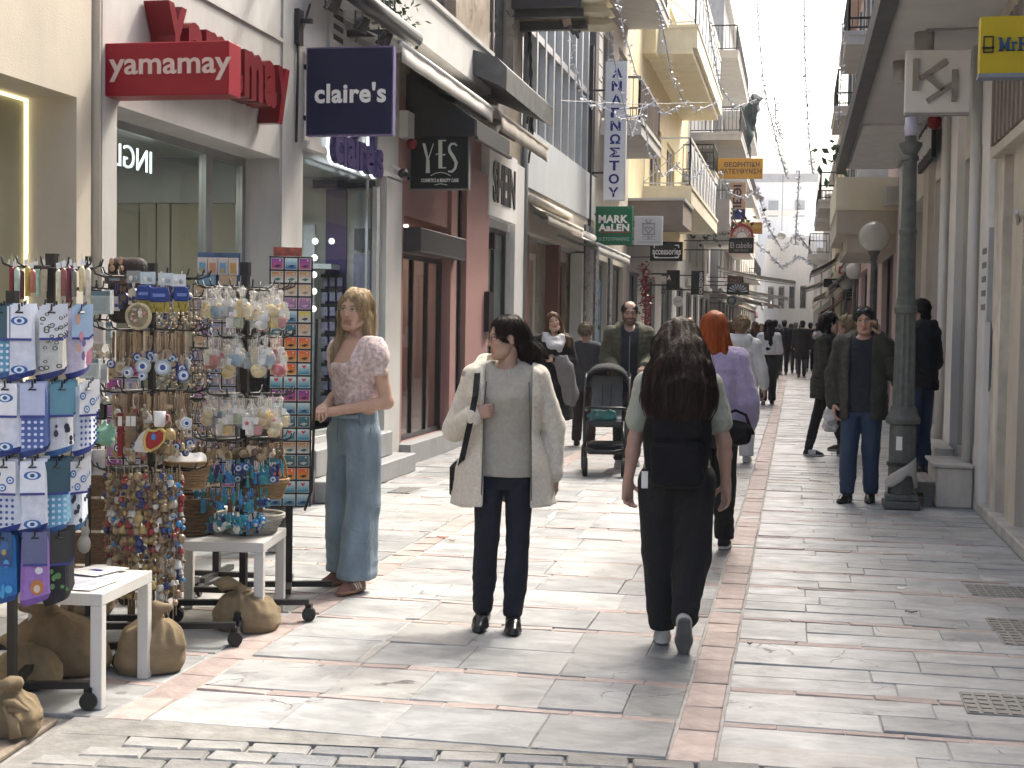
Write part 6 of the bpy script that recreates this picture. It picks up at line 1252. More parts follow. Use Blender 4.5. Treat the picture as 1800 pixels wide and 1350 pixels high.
p, rz = RC.pos(308, 860); o = beads(('red', 'tan', 'silver'), 8, .2, .98)(); o.location = p+TOCAM*.03; tag(o, 'longest cord with red butterfly charms reaching the caster', 'bead string', 'bead strings under the keyring rack')
m = MB(); L = .98
for z in (-L-.01, -L*.72): [m.sph((sx*.018, -.004, z+sz*.010), (.020, .006, .014), 8, 5, 0, (.26, .04, .04)) for sx in (-1, 1) for sz in (-1, 1)]
m.build('butterfly', PLA, o, world=False, smooth=True, usecol=True)
def bigcharm(label, px, py, rack, col, shape, ring=None, off=.06, name='charm', cat='charm'):
    p, rz = rack.pos(px, py); p = p+TOCAM*off; t = thing(name, label, cat, p, rz); k = rack.d/F; m = MB()
    if shape == 'eye':
        r = col*k
        for j, (f_, c) in enumerate(((1, ring or (.62, .6, .58)), (.78, (.35, .45, .52)), (.55, (.62, .64, .64)), (.34, (.02, .05, .22)))): m.cyl((0, -.006-.003*j, 0), (0, .004-.003*j, 0), r*f_, n=18, col=c)
    m.build('disc', PLA, t, world=False, usecol=True); MB().tube([(0, 0, col*k), (0, .01, col*k+.04)], .002, 4, 0, (.3, .25, .2)).build('cord', WOODC, t, world=False, usecol=True); return t
bigcharm('large glass eye plaque, upper one beside the black pole', 258, 643, RC, 13, 'eye', (.30, .32, .32)); bigcharm('large glass eye plaque on the pole side towards the soap rack', 292, 645, RC, 14, 'eye', (.26, .28, .28)); bigcharm('pale blue eye plaque, lowest of the eye group', 232, 654, RC, 9, 'eye', (.3, .36, .4)); bigcharm('small round eye plaque under the two large ones', 257, 660, RC, 8, 'eye', (.3, .36, .4)); bigcharm('white rimmed eye disc hanging alone near the town magnets', 332, 742, RC, 10, 'eye'); bigcharm('navy rimmed eye disc at the rack edge', 327, 659, RC, 11, 'eye', (.03, .05, .2))
p, rz = RC.pos(252, 556); t = thing('shell_plate', 'round shell decorated plate hung on the keyring rack', 'plate', p+TOCAM*.07, rz); m = MB(); m.cyl((0, -.006, 0), (0, .01, 0), .055, n=22, col=(.30, .25, .16)); m.build('plate', WOODC, t, world=False, usecol=True); m = MB(); m.tube([(.055*cos(2*pi*i/24), -.01, .055*sin(2*pi*i/24)) for i in range(25)], .008, 6, 0, (.42, .36, .24)); m.build('rope_rim', WOODC, t, world=False, usecol=True)
q = random.Random(5)
for i in range(12): m = MB(); m.sph((q.uniform(-.035, .035), -.016, q.uniform(-.035, .035)), (q.uniform(.006, .013), .007, q.uniform(.005, .011)), 8, 5, 0, q.choice([(.5, .45, .36), (.3, .17, .12), (.58, .54, .48)])); m.build('shell', PLA, t, world=False, smooth=True, usecol=True)
for i, (px, py, lab) in enumerate(((258, 502, 'blue pouch with yellow fringe beside the black pole cap'), (284, 505, 'widest blue pouch with yellow fringe, in the middle'), (322, 504, 'blue pouch with yellow fringe at the rack edge'))):
    p, rz = RC.pos(px, py); t = thing('pouch', lab, 'pouch', p+TOCAM*.04, rz, 'blue pouches on the keyring rack'); w = .036 if i != 1 else .045; m = MB(); m.prism([(-w*.8, 0), (w*.8, 0), (w, -.03), (w*.9, -.068), (-w*.9, -.068), (-w, -.03)], -.016, .016, 'y', 0, (.025, .05, .20)); m.build('pouch_body', FABC, t, world=False, usecol=True, bevel=.006); m = MB()
    for j in range(9): m.tube([(-w*.8+w*1.6*j/8, -.004, -.066), (-w*.8+w*1.6*j/8+q.uniform(-.006, .006), -.008, -.09), (-w*.7+w*1.4*j/8+q.uniform(-.008, .008), -.004, -.115)], .005, 5, 0, (.38, .30, .06))
    m.build('fringe', WOODC, t, world=False, usecol=True); MB().box(-w*.6, -.0175, -.045, w*.6, -.0165, -.03, 0, (.12, .18, .42)).build('label', CARD, t, world=False, usecol=True)
for i, (px, py) in enumerate(((240, 478), (265, 480), (296, 482), (318, 484))):
    p, rz = RC.pos(px, py); t = thing('pendant_card', f"{['grey', 'pale blue pearly', 'silvery', 'white glinting'][i]} pendant card on the top ring of the keyring rack", 'pendant card', p+TOCAM*.05, rz); m = MB(); m.box(-.034, -.001, -.052, .034, .001, .004, 0, [(.25, .25, .25), (.42, .50, .54), (.45, .50, .52), (.62, .64, .64)][i]); m.build('card', CARD, t, world=False, usecol=True); m = MB(); m.sph((-.012, -.004, -.03), (.010, .004, .012), 8, 5, 0, (.55, .55, .5)); m.sph((.012, -.004, -.03), (.010, .004, .012), 8, 5, 0, (.3, .34, .36)); m.build('pendant', PLA, t, world=False, smooth=True, usecol=True)
# heart shaped red ornament, white mug, bell, hat, starfish tag
def place(rack, px, py, off=.08): p, rz = rack.pos(px, py); return p+TOCAM*off, rz
p, rz = place(RC, 279, 765); t = thing('heart_ornament', 'red heart ornament with yellow border', 'ornament', p, rz); S_ = [(0, .03), (.030, .045), (.052, .025), (.05, -.015), (.02, -.05), (-.02, -.072), (-.045, -.06), (-.052, -.01), (-.035, .035)]; m = MB(); m.prism(S_, -.008, .008, 'y', 0, (.50, .40, .12)); m.build('border', FABC, t, world=False, usecol=True, bevel=.005); MB().prism([(x*.76+.002, z*.76-.003) for x, z in S_], -.014, -.0085, 'y', 0, (.26, .02, .02)).build('felt', FABC, t, world=False, usecol=True); MB().sph((0, -.016, .0), (.012, .004, .016), 8, 5, 0, (.06, .16, .36)).build('bird', FABC, t, world=False, usecol=True)
p, rz = place(RC, 256, 772, .07); t = thing('felt_ornament', 'white half moon felt ornament beside the red heart', 'ornament', p, rz); MB().prism([(.02, .05), (-.005, .03), (-.03, -.01), (-.035, -.05), (.03, -.055)], -.01, .01, 'y', 0, (.48, .47, .45)).build('felt', FABC, t, world=False, usecol=True, bevel=.006)
p, rz = place(RC, 288, 732); t = thing('mug', 'small white mug hanging above the red heart', 'mug', p, rz); m = MB(); m.lathe([(.020, -.04), (.023, -.038), (.027, .0), (.028, .028), (.025, .028), (.022, -.03)], (0, 0, 0), 16, 0, (.62, .62, .63)); m.build('cup', PLA, t, world=False, smooth=True, usecol=True); MB().tube([(.025, 0, .015), (.042, 0, .01), (.042, 0, -.015), (.023, 0, -.02)], .005, 6, 0, (.45, .2, .22)).build('handle', PLA, t, world=False, smooth=True, usecol=True)
p, rz = place(RC, 306, 762); t = thing('cow_bell', 'brass coloured bell hanging beside the red heart', 'bell', p, rz); m = MB(); m.lathe([(.0, .03), (.012, .028), (.024, .015), (.027, -.02), (.02, -.022)], (0, 0, 0), 14, 0, (.34, .24, .10)); m.build('shell', PLA, t, world=False, smooth=True, usecol=True); MB().tube([(0, 0, .03), (.006, 0, .05), (-.004, 0, .09)], .003, 5, 0, CCOL['tan']).build('cord', WOODC, t, world=False, usecol=True)
for i, (px, c, L) in enumerate(((217, (.17, .012, .02), .17), (231, (.19, .11, .06), .13), (240, (.12, .10, .07), .10))):
    p, rz = place(RC, px, 736, .05); t = thing('leather_strap', f"{['dark red', 'tan', 'olive brown'][i]} leather bookmark strap hanging on the keyring rack", 'strap', p, rz); MB().box(-.014, -.003, -L, .014, .003, .03, 0, c).build('leather', WOODC, t, world=False, usecol=True); MB().box(-.010, -.005, -.03, .012, -.0035, .015, 0, (.55, .55, .53)).build('price_tag', CARD, t, world=False, usecol=True)
p, rz = place(RD, 440, 742, .09); t = thing('starfish_tag', 'white tag with red starfish among the soap bags', 'gift tag', p, rz); MB().box(-.022, -.001, -.03, .022, .001, .03, 0, (.62, .61, .58)).build('card', CARD, t, world=False, usecol=True); m = MB(); m.add([((.017 if i % 2 == 0 else .007)*sin(pi*i/5), -.003, (.017 if i % 2 == 0 else .007)*cos(pi*i/5)) for i in range(10)], [tuple(range(10))], 0, (.42, .06, .08)); m.build('starfish', CARD, t, world=False, usecol=True)
# bundles of leather cords
def cord(c, L):
    def f():
        t = thing('leather_bracelet', None, 'cord'); m = MB(); m.box(-.007, -.002, -L, -.001, .002, .02, 0, c); m.box(.001, -.003, -L*.9, .006, .001, .02, 0, tuple(x*.75 for x in c)); m.build('strip', WOODC, t, world=False, usecol=True); MB().sph((0, -.004, -L), (.008, .006, .010), 6, 4, 0, CCOL['silver']).build('end_bead', PLA, t, world=False, usecol=True, smooth=True); return t
    return f
for k, py in enumerate((590, 700)):
    for i in range(22):
        cn = ('brown', 'tan', 'bronze', 'sand')[(i*3+k) % 4]; L = (.11, .14, .17)[i % 3]; p, rz = RC.pos(200+i*6.1, py, (0, .4, 1.2)[i % 3]); put(f'lc{cn}{L}', cord(CCOL[cn], L), p, rz, f"{cn} coloured leather cords, {ORD[i//2].replace('nearest', 'first')} pair, {['front', 'rear'][i % 2]}, {['upper', 'lower'][k]} cord row", 'leather cords on the keyring rack')
# shell necklaces on a rack behind
RN = Rack('slim black rack of shell necklaces behind the bead strings', 318, 7.7, 500, [520, 610, 700, 790], .3, .24, .012, 16, .1)
def neckl(cn, L):
    def f():
        t = thing('necklace', None, 'necklace'); q = random.Random(cn+str(L)); pts = [(.022*sin(pi*2*i/16)*(1-.3*cos(2*pi*i/16)), -.004, -L/2+L/2*cos(2*pi*i/16)) for i in range(17)]; MB().tube(pts, .0022, 4, 0, CCOL[cn], caps=False).build('cord', WOODC, t, world=False, usecol=True)
        for i in range(4, 13): m = MB(); r = q.uniform(.006, .011); m.sph(pts[i], (r, r*.8, r), 7, 5, 0, CCOL[q.choice(['brown', 'sand', 'silver', cn, 'bronze'])]); m.build('bead', PLA, t, world=False, smooth=True, usecol=True)
        return t
    return f
NC = ['brown', 'navy', 'bronze', 'violet', 'tan']
for k in range(4):
    for i in range(16):
        cn = NC[(i*2+k) % 5]; L = (.12, .16, .20)[(i+k) % 3]; p, rz = RN.pos(262+i*7.4, [524, 614, 704, 794][k], (0, .4, 1.1)[i % 3]); put(f'nk{cn}{L}', neckl(cn, L), p, rz, f"{cn} coloured bead necklace, {RW_[i].replace('top', 'first')} on the {TIER[k]} ring of the rear necklace rack", 'necklaces on the rear rack')
# boxed shell cards on the slim rack between candles and keyrings
RB2 = Rack('slim black rack of boxed shell souvenirs', 156, 6.9, 458, [505, 560, 645, 780], .28, .10, .010, 6)
for i, (px, py, w, h, c, nm) in enumerate(((178, 512, 46, 40, (.36, .42, .42), 'grey blue shell box with a shiny star'), (198, 510, 14, 42, (.66, .66, .68), 'narrow white shell box, topmost'), (172, 566, 36, 38, (.50, .46, .45), 'pinkish white shell box, upper'), (194, 566, 16, 38, (.36, .45, .48), 'narrow blue topped shell box'), (165, 630, 34, 34, (.46, .52, .54), 'pale blue shell box, middle'), (188, 638, 16, 34, (.55, .58, .60), 'narrow white box with window, middle'), (154, 788, 30, 42, (.46, .42, .40), 'beige shell box with dark emblem, lower'), (178, 788, 24, 44, (.52, .50, .48), 'white shell box hanging lower beside the beige one'))):
    p, rz = RB2.pos(px, py); k = RB2.d/F; t = thing('souvenir_box', nm, 'souvenir box', p+TOCAM*.06, rz*.4); m = MB(); m.box(-w*k/2, -.018, -h*k, w*k/2, .018, 0, 0, c); m.build('box', CARD, t, world=False, usecol=True, bevel=.002); m = MB(); m.quad((-w*k*.38, -.0186, -h*k*.85), (w*k*.38, -.0186, -h*k*.85), (w*k*.38, -.0186, -h*k*.3), (-w*k*.38, -.0186, -h*k*.3), 0, tuple(x*.8 for x in c)); m.quad((-w*k*.5, -.0186, -h*k*.2), (w*k*.5, -.0186, -h*k*.2), (w*k*.5, -.0186, 0), (-w*k*.5, -.0186, 0), 0, (.10, .17, .20) if i in (0, 3, 4) else (.55, .55, .55)); m.build('print', CARD, t, world=False, usecol=True, fix=False); MB().tube([(0, 0, 0), (0, -.005, .02), (.004, 0, .03)], .0025, 4).build('hook', RACKB, t, world=False)
for i in range(8):
    px = 150+i*7; py = (600, 680)[i % 2]; p, rz = RB2.pos(px, py, .3); put(f'sh{i % 3}', charm('shell', ('white', 'sand', 'silver')[i % 3], 'white', .04), p, rz, f"{('white', 'sandy', 'silvery')[i % 3]} shell string on the slim rack, {ORD[i]} in line".replace('nearest', 'first'), 'shell strings on the slim rack')
# owl backpack, plush, pink hat
t = thing('owl_bag', 'dark cloth bag printed with tan owls at the top of the racks', 'bag', P(225, 560, 7.1)); a = P(225, 500, 7.1); S = SDF((-.14, -.08, -.2), (.14, .08, .18), .009); S.box((0, 0, -.03), (.105, .045, .165), .02, rad=.05); v, f = S.mesh(); mesh_obj('bag_body', v+np.array(a), f, mk('owl_bag_cloth', (.035, .025, .022), .8, var=.7, scale=22, bump=.5), t, smooth=True); M_ = Matrix.Rotation(math.atan2(TOCAM.x, -TOCAM.y), 3, 'Z')
for i, (px, py, sx, sz) in enumerate(((196, 460, .012, .02), (212, 458, .012, .02), (197, 472, .014, .016), (213, 472, .014, .016))):
    m = MB(); m.sph((0, 0, 0), (sx, .005, sz), 8, 6, 0, (.42, .26, .16)); q_ = P(px, py, 7.0); m.v = [tuple(q_+M_@Vector(p)) for p in m.v]; m.build('owl_print', FABC, t, usecol=True)
m = MB(); q_ = P(202, 490, 6.98); m.obox(q_, (.10, .01, .05), M_, 0, (.11, .06, .04)); m.obox(q_+TOCAM*.006, (.05, .006, .02), M_, 0, (.2, .26, .28)); m.build('patch', FABC, t, usecol=True)
t = thing('plush_toy', 'mint green plush toy leaning on the slim rack', 'soft toy', P(182, 780, 6.9)); c = P(182, 762, 6.85); S = SDF((-.10, -.08, -.09), (.10, .08, .10), .007); S.ell((0, 0, -.01), (.065, .05, .045), .02); S.cone((-.05, 0, .01), (-.068, 0, .055), .022, .008, .015); S.cone((.04, 0, .02), (.05, 0, .07), .022, .008, .015); S.cone((.0, 0, .02), (.01, 0, .06), .02, .008, .015); S.cone((.03, -.02, -.03), (.075, -.02, -.05), .025, .02, .015); v, f = S.mesh(); mesh_obj('plush', v+np.array(c), f, mk('mint_plush', (.24, .50, .38), .95, var=.12, sheen=.3, bump=.5), t, smooth=True)
t = thing('paper_flag', 'bright pink paper triangle above the mint plush', 'paper flag', P(200, 735, 6.95)); q_ = P(200, 732, 6.9); MB().add([q_, q_+RIGHT*.045-Vector((0, 0, .02)), q_-Vector((0, 0, .05))], [(0, 1, 2)]).build('paper', mk('hot_pink', (.62, .14, .36), .6), t, thick=.002)
# long wall of bags behind: hanging dark cloth bag and brown board
t = thing('cloth_bag', 'small black cloth bag hanging over the mint plush', 'bag', P(180, 720, 7.0)); c = P(173, 718, 6.95); m = MB(); m.obox(c, (.085, .03, .11), M_); m.build('bag_body', BLACK, t, bevel=.01); MB().tube([c+RIGHT*-.025+Vector((0, 0, .05)), c+Vector((0, 0, .12)), c+RIGHT*.025+Vector((0, 0, .05))], .004, 5).build('strap', BLACK, t)
# ---- baskets
WICK = mk('wicker', (.36, .235, .115), .75, var=.35, scale=22, bump=.8, bscale=60, stretch=(1, 1, 4)); WICKD = mk('dark_wicker', (.16, .10, .055), .8, var=.4, scale=22, bump=.8, bscale=60, stretch=(1, 1, 4)); WICKW = mk('whitewashed_wicker', (.50, .475, .42), .8, var=.25, scale=26, bump=.8, bscale=60, stretch=(1, 1, 4))
def basket(label, c, r0, r1, h, mat, sx=1.0, handle=0, rz=0.0, lining=None, rows=9):
    t = thing('basket', label, 'basket', c, rz); n = 28; m = MB()
    for i in range(rows):
        z = h*(i+.5)/rows; r = r0+(r1-r0)*(i+.5)/rows; m.tube([(r*(1+.03*(1 if (k+i) % 2 else -1))*cos(2*pi*k/n)*sx, r*(1+.03*(1 if (k+i) % 2 else -1))*sin(2*pi*k/n), z) for k in range(n+1)], h/rows*.52, 5, caps=False)
    m.build('weave', mat, t, world=False, smooth=True); MB().lathe([(r0*.96, 0), (r0*.97, .01), (r1*.95, h*.97), (r1*.93, h*.97), (r0*.9, .015)], (0, 0, 0), 24, sx=sx).build('liner', lining or mat, t, world=False, smooth=True); m = MB()
    for o in (0, .012): m.tube([((r1+.006)*cos(2*pi*k/n)*sx, (r1+.006)*sin(2*pi*k/n), h+o) for k in range(n+1)], .008, 6, caps=False)
    m.build('rim', mat, t, world=False, smooth=True)
    if handle: MB().tube([(r1*sx*cos(a), 0, h+handle*sin(a)) for a in [pi*i/12 for i in range(13)]], .007, 6).build('handle', mat, t, world=False, smooth=True)
    return t
rzc = math.atan2(TOCAM.x, -TOCAM.y)
# ---- white tables
LACK = mk('white_lacquer', (.70, .69, .66), .45, var=.04, dirt=.08)
def table(label, A, L, Wd, H, rz, th=.05):
    t = thing('side_table', label, 'table', A, rz); M = MB().box(0, 0, H-th, L, Wd, H).build('table_top', LACK, t, world=False, bevel=.003)
    for (x, y) in ((0, 0), (L-th, 0), (0, Wd-th), (L-th, Wd-th)): MB().box(x+.001, y+.001, 0, x+th-.001, y+th-.001, H-th-.001).build('leg', LACK, t, world=False, bevel=.003)
    return t
# table one: near edge runs from the frame edge to the corner at (172,1250)
A1 = G(170, 1248); A2 = G(238, 1203); dr = math.atan2((A2-A1).y, (A2-A1).x); Lside = .55; up = (A2-A1).length
H1 = .47; rz1 = dr-pi/2
t1 = table('white square table holding leaflets and a whitewashed basket', A1, .55, .55, H1, rz1); t1.location = A1-(Matrix.Rotation(rz1, 3, 'Z')@Vector((.53, .0, 0)))
def on1(x, y, z=0): return t1.location+Matrix.Rotation(rz1, 3, 'Z')@Vector((x, y, H1+z))
for i, (x, y, a, w, h, lab) in enumerate(((.36, .30, .25, .22, .30, 'stack of blue printed leaflets on the white table'), (.40, .16, -.1, .20, .24, 'leaflet with blue lettering at the table corner'), (.18, .24, .5, .2, .26, 'plain pale leaflet under the basket'), (.34, .44, -.3, .18, .22, 'white leaflet at the far table edge'))):
    t = thing('leaflet', lab, 'leaflet', on1(x, y, .002+.003*i), rz1+a); MB().box(-w/2, -h/2, 0, w/2, h/2, .0025).build('paper', INK_W, t, world=False); m = MB()
    for k in range(7):
        if i in (0, 1): m.quad((-w*.42, -h*.4+h*.11*k, .0032), (w*(.42-.1*(k % 3)), -h*.4+h*.11*k, .0032), (w*(.42-.1*(k % 3)), -h*.36+h*.11*k, .0032), (-w*.42, -h*.36+h*.11*k, .0032))
    if i not in (0, 1): m.quad((-.03, -.02, .0032), (.04, -.02, .0032), (.03, .02, .0032), (-.02, .015, .0032))
    m.build('print', INK_B, t, world=False, fix=False)
t = basket('whitewashed square basket with small goods on the white table', on1(.10, .36, .004), .10, .125, .13, WICKW, 1.0, 0, .3)
for i, c in enumerate(((.10, .2, .4), (.45, .2, .2), (.12, .3, .18), (.5, .4, .2))):
    o = thing('small_packet', f"{['blue', 'rose', 'green', 'yellow'][i]} souvenir packet standing in the whitewashed basket", 'packet', on1(.06+.03*i, .34+.02*(i % 2), .12), .3*i); MB().box(-.025, -.008, 0, .025, .008, .07, 0, c).build('packet', CARD, o, world=False, usecol=True)
B1 = G(508, 1060); B2 = G(455, 1110)
dr2 = math.atan2((B1-B2).y, (B1-B2).x); rz2 = dr2-pi/2; t2 = table('white square table carrying wicker baskets beside the soap rack', B2, .55, .55, .45, rz2); t2.location = B2-(Matrix.Rotation(rz2, 3, 'Z')@Vector((.53, 0, 0)))
def on2(x, y, z=0): return t2.location+Matrix.Rotation(rz2, 3, 'Z')@Vector((x, y, .45+z))
basket('shallow whitewashed basket on the second white table', on2(.40, .34, .003), .115, .15, .085, WICKW, 1.15, 0, rz2)
q_ = P(476, 876, 7.45); basket('wicker basket with tall hoop handle above the second table', q_, .055, .085, .09, WICK, 1.0, .19, rzc)
basket('dark wicker basket under the soap rack', on2(.10, .25, .003), .12, .15, .18, WICKD, 1.0, 0, rzc)
q_ = P(330, 858, 6.9); t = basket('wicker basket heaped with white cloth beside the keyring rack', q_, .075, .105, .12, WICK, 1.0, .0, rzc); S = SDF((-.13, -.12, .05), (.13, .12, .22), .009); S.ell((0, 0, .12), (.095, .09, .05), .02); S.ell((-.02, -.02, .15), (.05, .05, .03), .02); S.wr(.010, 55, 3); o = thing('folded_cloth', 'crumpled white cloth heaped in the wicker basket', 'cloth', q_); v, f = S.mesh(); mesh_obj('cloth', v, f, WHITEC if 'WHITEC' in globals() else INK_W, o, smooth=True, world=False)
t = thing('wooden_crate', 'dark brown wooden crate behind the sock rack', 'crate', P(170, 930, 7.0)); a = P(172, 880, 7.05)
for k in range(4): MB().obox(Vector((a.x, a.y, .25+.17*k))-TOCAM*.05, (.34, .02, .155), M_).build('board', WICKD, t)
for sx in (-1, 1): MB().obox(Vector((a.x, a.y, .45))-TOCAM*.07+RIGHT*.15*sx, (.03, .03, .86), M_).build('post', WICKD, t)
# figurines: bird and white cat on the crate
for i, (px, py, lab) in enumerate(((100, 945, 'small pale wooden duck figure by the whitewashed basket'), (148, 945, 'small grey rabbit figure behind the whitewashed basket'))):
    p = P(px, py, 6.3); t = thing('figurine', lab, 'figurine', p); S = SDF((-.06, -.05, -.08), (.06, .05, .09), .006); S.ell((0, 0, -.03), (.030, .026, .042), .015); S.ell((.006, 0, .028), (.020, .018, .020), .015)
    if i == 0: S.cone((.02, 0, .028), (.045, -.005, .024), .009, .006, .006)
    else: S.cone((-.006, 0, .04), (-.01, 0, .08), .007, .005, .006); S.cone((.012, 0, .04), (.016, 0, .08), .007, .005, .006)
    v, f = S.mesh(); mesh_obj('figure', v+np.array(p), f, [mk('pale_wood', (.50, .42, .30), .7, var=.2), mk('grey_wood_figure', (.30, .29, .27), .7, var=.2)][i], t, smooth=True)
# ---- burlap sacks used as weights
BURL = mk('burlap', (.42, .32, .19), .95, var=.22, scale=9, bump=1.0, bscale=330, dirt=.25); BURLD = mk('burlap_dull', (.33, .245, .15), .95, var=.22, scale=9, bump=1.0, bscale=330, dirt=.3)
def sack(label, loc, w, h, neck, mat, rz=0.0, seed=1, bow=False):
    t = thing('burlap_sack', label, 'sack', loc, rz+rzc); S = SDF((-w*1.6, -w*1.5, -.02), (w*1.9, w*1.4, h+.22), .009); S.col([(0, 0, 0, w*.92, w*.72), (h*.18, 0, 0, w*1.08, w*.86), (h*.5, neck[0]*.2, 0, w*1.04, w*.84), (h*.8, neck[0]*.6, 0, w*.66, w*.55), (h, neck[0]*.9, 0, w*.22, w*.2)], .05, e=2.3); S.ell((neck[0]*.4, 0, h*.55), (w*.8, w*.65, h*.35), .05)
    a = np.array((neck[0]*.9, -.01, h*.98)); b = a+np.array((neck[1], -.03, neck[2])); S.cone(a, a+(b-a)*.3, w*.17, w*.18, .02); S.cone(a+(b-a)*.3, b, w*.19, w*.36, .015, flat=(1.25, .7, .5)); S.wr(.008, 22, seed, (1, 1, .8)); S.wr(.006, 75, seed+2, (1.4, 1.4, .22), lo=(-w*2, -w*2, h*.45), hi=(w*2, w*2, h+.22)); sl, X, Y, Z = S.blk(S.lo, S.lo+S.vox*S.n); S.D[sl] += .0075*np.sin(13*np.arctan2(Y, X-neck[0]*.8)+2*np.sin(Z*30+seed))*np.clip((Z-h*.45)/(h*.4), 0, 1)*np.clip((a[2]+.01-Z)/.03, 0, 1); S.plane((0, 0, 0), (0, 0, -1)); sdf_obj('sack_cloth', S, mat, t); m = MB(); r = w*.24; m.tube([(a[0]+r*cos(2*pi*i/16), a[1]+r*sin(2*pi*i/16), a[2]+.01*sin(i)) for i in range(17)], .007, 6); m.build('tie', mat, t, world=False, smooth=True)
    if bow:
        m = MB()
        for sx in (-1, 1): m.tube([(a[0], -w*.6, h*.8), (a[0]+sx*.05, -w*.85, h*.86), (a[0]+sx*.09, -w*.8, h*.72), (a[0]+sx*.03, -w*.85, h*.7)], .016, 6); m.tube([(a[0], -w*.65, h*.78), (a[0]+sx*.05, -w*.95, h*.45), (a[0]+sx*.06, -w*1.0, h*.12)], [.012, .022, .026], 6)
        m.build('bow', mat, t, world=False, smooth=True)
    return t
sack('pale burlap sack tied with folded neck standing alone by the second table', G(436, 1106), .15, .20, (-.03, -.05, .045), BURL, 0, 1)
sack('sunlit burlap sack with twisted neck under the white table corner', G(262, 1180), .14, .25, (.03, .03, .055), BURL, .2, 3)
sack('large dark burlap sack slumped in the shade under the white table', G(108, 1180), .20, .27, (-.05, -.03, .04), BURLD, .1, 5)
sack('rounded burlap sack behind the bow tied one', G(52, 1205), .13, .17, (-.02, -.05, .03), BURL, -.2, 7)
sack('burlap sack with large cloth bow at the frame corner', G(14, 1290), .12, .17, (.01, .02, .04), BURL, 0, 9, True)
sack('small burlap sack lying behind under the white table', G(150, 1080), .13, .16, (.03, .02, .04), BURLD, .4, 11)
# ================================================================ PEOPLE
SKINM = mk('skin', None, .48, var=.06, scale=25, bump=.12, bscale=220, spec=.4)
VCLOTH = mk('dyed_cloth', None, .85, var=.12, scale=14, bump=.35, bscale=260)
def cloth(name, c, bump=.35, bs=260, var=.12, rough=.88, scale=10, sheen=.0, stretch=(1, 1, 1)): return mk(name, c, rough, var=var, scale=scale, bump=bump, bscale=bs, sheen=sheen, stretch=stretch, fold=.35)
def hairm(name, c, var=.45): return mk(name, c, .55, var=var, scale=26, bump=.7, bscale=34, stretch=(3.2, 3.2, .16), spec=.13)
SK_F, SK_T, SK_M = (.47, .30, .225), (.38, .235, .175), (.40, .255, .195)
A3 = lambda *p: np.array(p, float)
def emit_mesh(name, pieces, mat, parent, s=1.0, base=None):
    """pieces: (SDF, 4x4 or None, colour function or None), joined into one mesh"""
    V, Fc, C = [], [], []; n = 0
    for S, M, cf in pieces:
        v, f = S.mesh()
        if len(v) == 0: continue
        c = cf(v) if cf else np.tile(np.array(base if base is not None else (1, 1, 1)), (len(v), 1))
        if M is not None: v = v@np.array(M.to_3x3()).T+np.array(M.translation)
        V.append(v); Fc.append(f+n); C.append(c); n += len(v)
    o = mesh_obj(name, np.concatenate(V)*s, np.concatenate(Fc), mat, parent, vcol=np.concatenate(C) if base is not None else None, smooth=True, world=False); return o
def frame(d, n):
    d = d/np.linalg.norm(d); n = n-d*(n@d); n = n/np.linalg.norm(n); return d, n, np.cross(d, n)
def hand(S, W, d, n, side, curl=.5, sz=1.0, grip=False, k=.008):
    """W wrist, d along the hand, n where the palm looks, side +1/-1 says to which side of d x n the thumb lies"""
    d, n, l = frame(np.array(d, float), np.array(n, float)); l = l*side; W = np.array(W, float)
    S.cone(W-d*.02, W+d*.03, .024*sz, .026*sz, .015, flat=None)
    for i, (o, L) in enumerate(((.030, .072), (.011, .080), (-.009, .075), (-.028, .060))):
        K = W+(d*.088+l*o)*sz; S.cone(W+(d*.015+l*o*.6)*sz, K, .016*sz, .0125*sz, .016)
        a = curl*(.8+.12*i); p = K; ang = a*.55
        for q, fr in enumerate((.45, .32, .23)):
            v = d*cos(ang)+n*sin(ang)+l*(o*.9)*(0 if grip else 1); q2 = p+v*L*fr*sz; S.cone(p, q2, (.0098-.0011*q)*sz, (.0090-.0012*q)*sz, .004); p = q2; ang += a*(.95 if q == 0 else .75)
    T = W+(d*.022+l*.028)*sz; u = d*.62+l*.62+n*(.35+curl*.5); u /= np.linalg.norm(u); T2 = T+u*.042*sz; S.cone(W+l*.012*sz, T, .019*sz, .015*sz, .012); S.cone(T, T2, .014*sz, .0115*sz, .006)
    w = d*.8+l*.15+n*(.25+curl*.6); w /= np.linalg.norm(w); S.cone(T2, T2+w*.032*sz, .0112*sz, .0085*sz, .005); return S
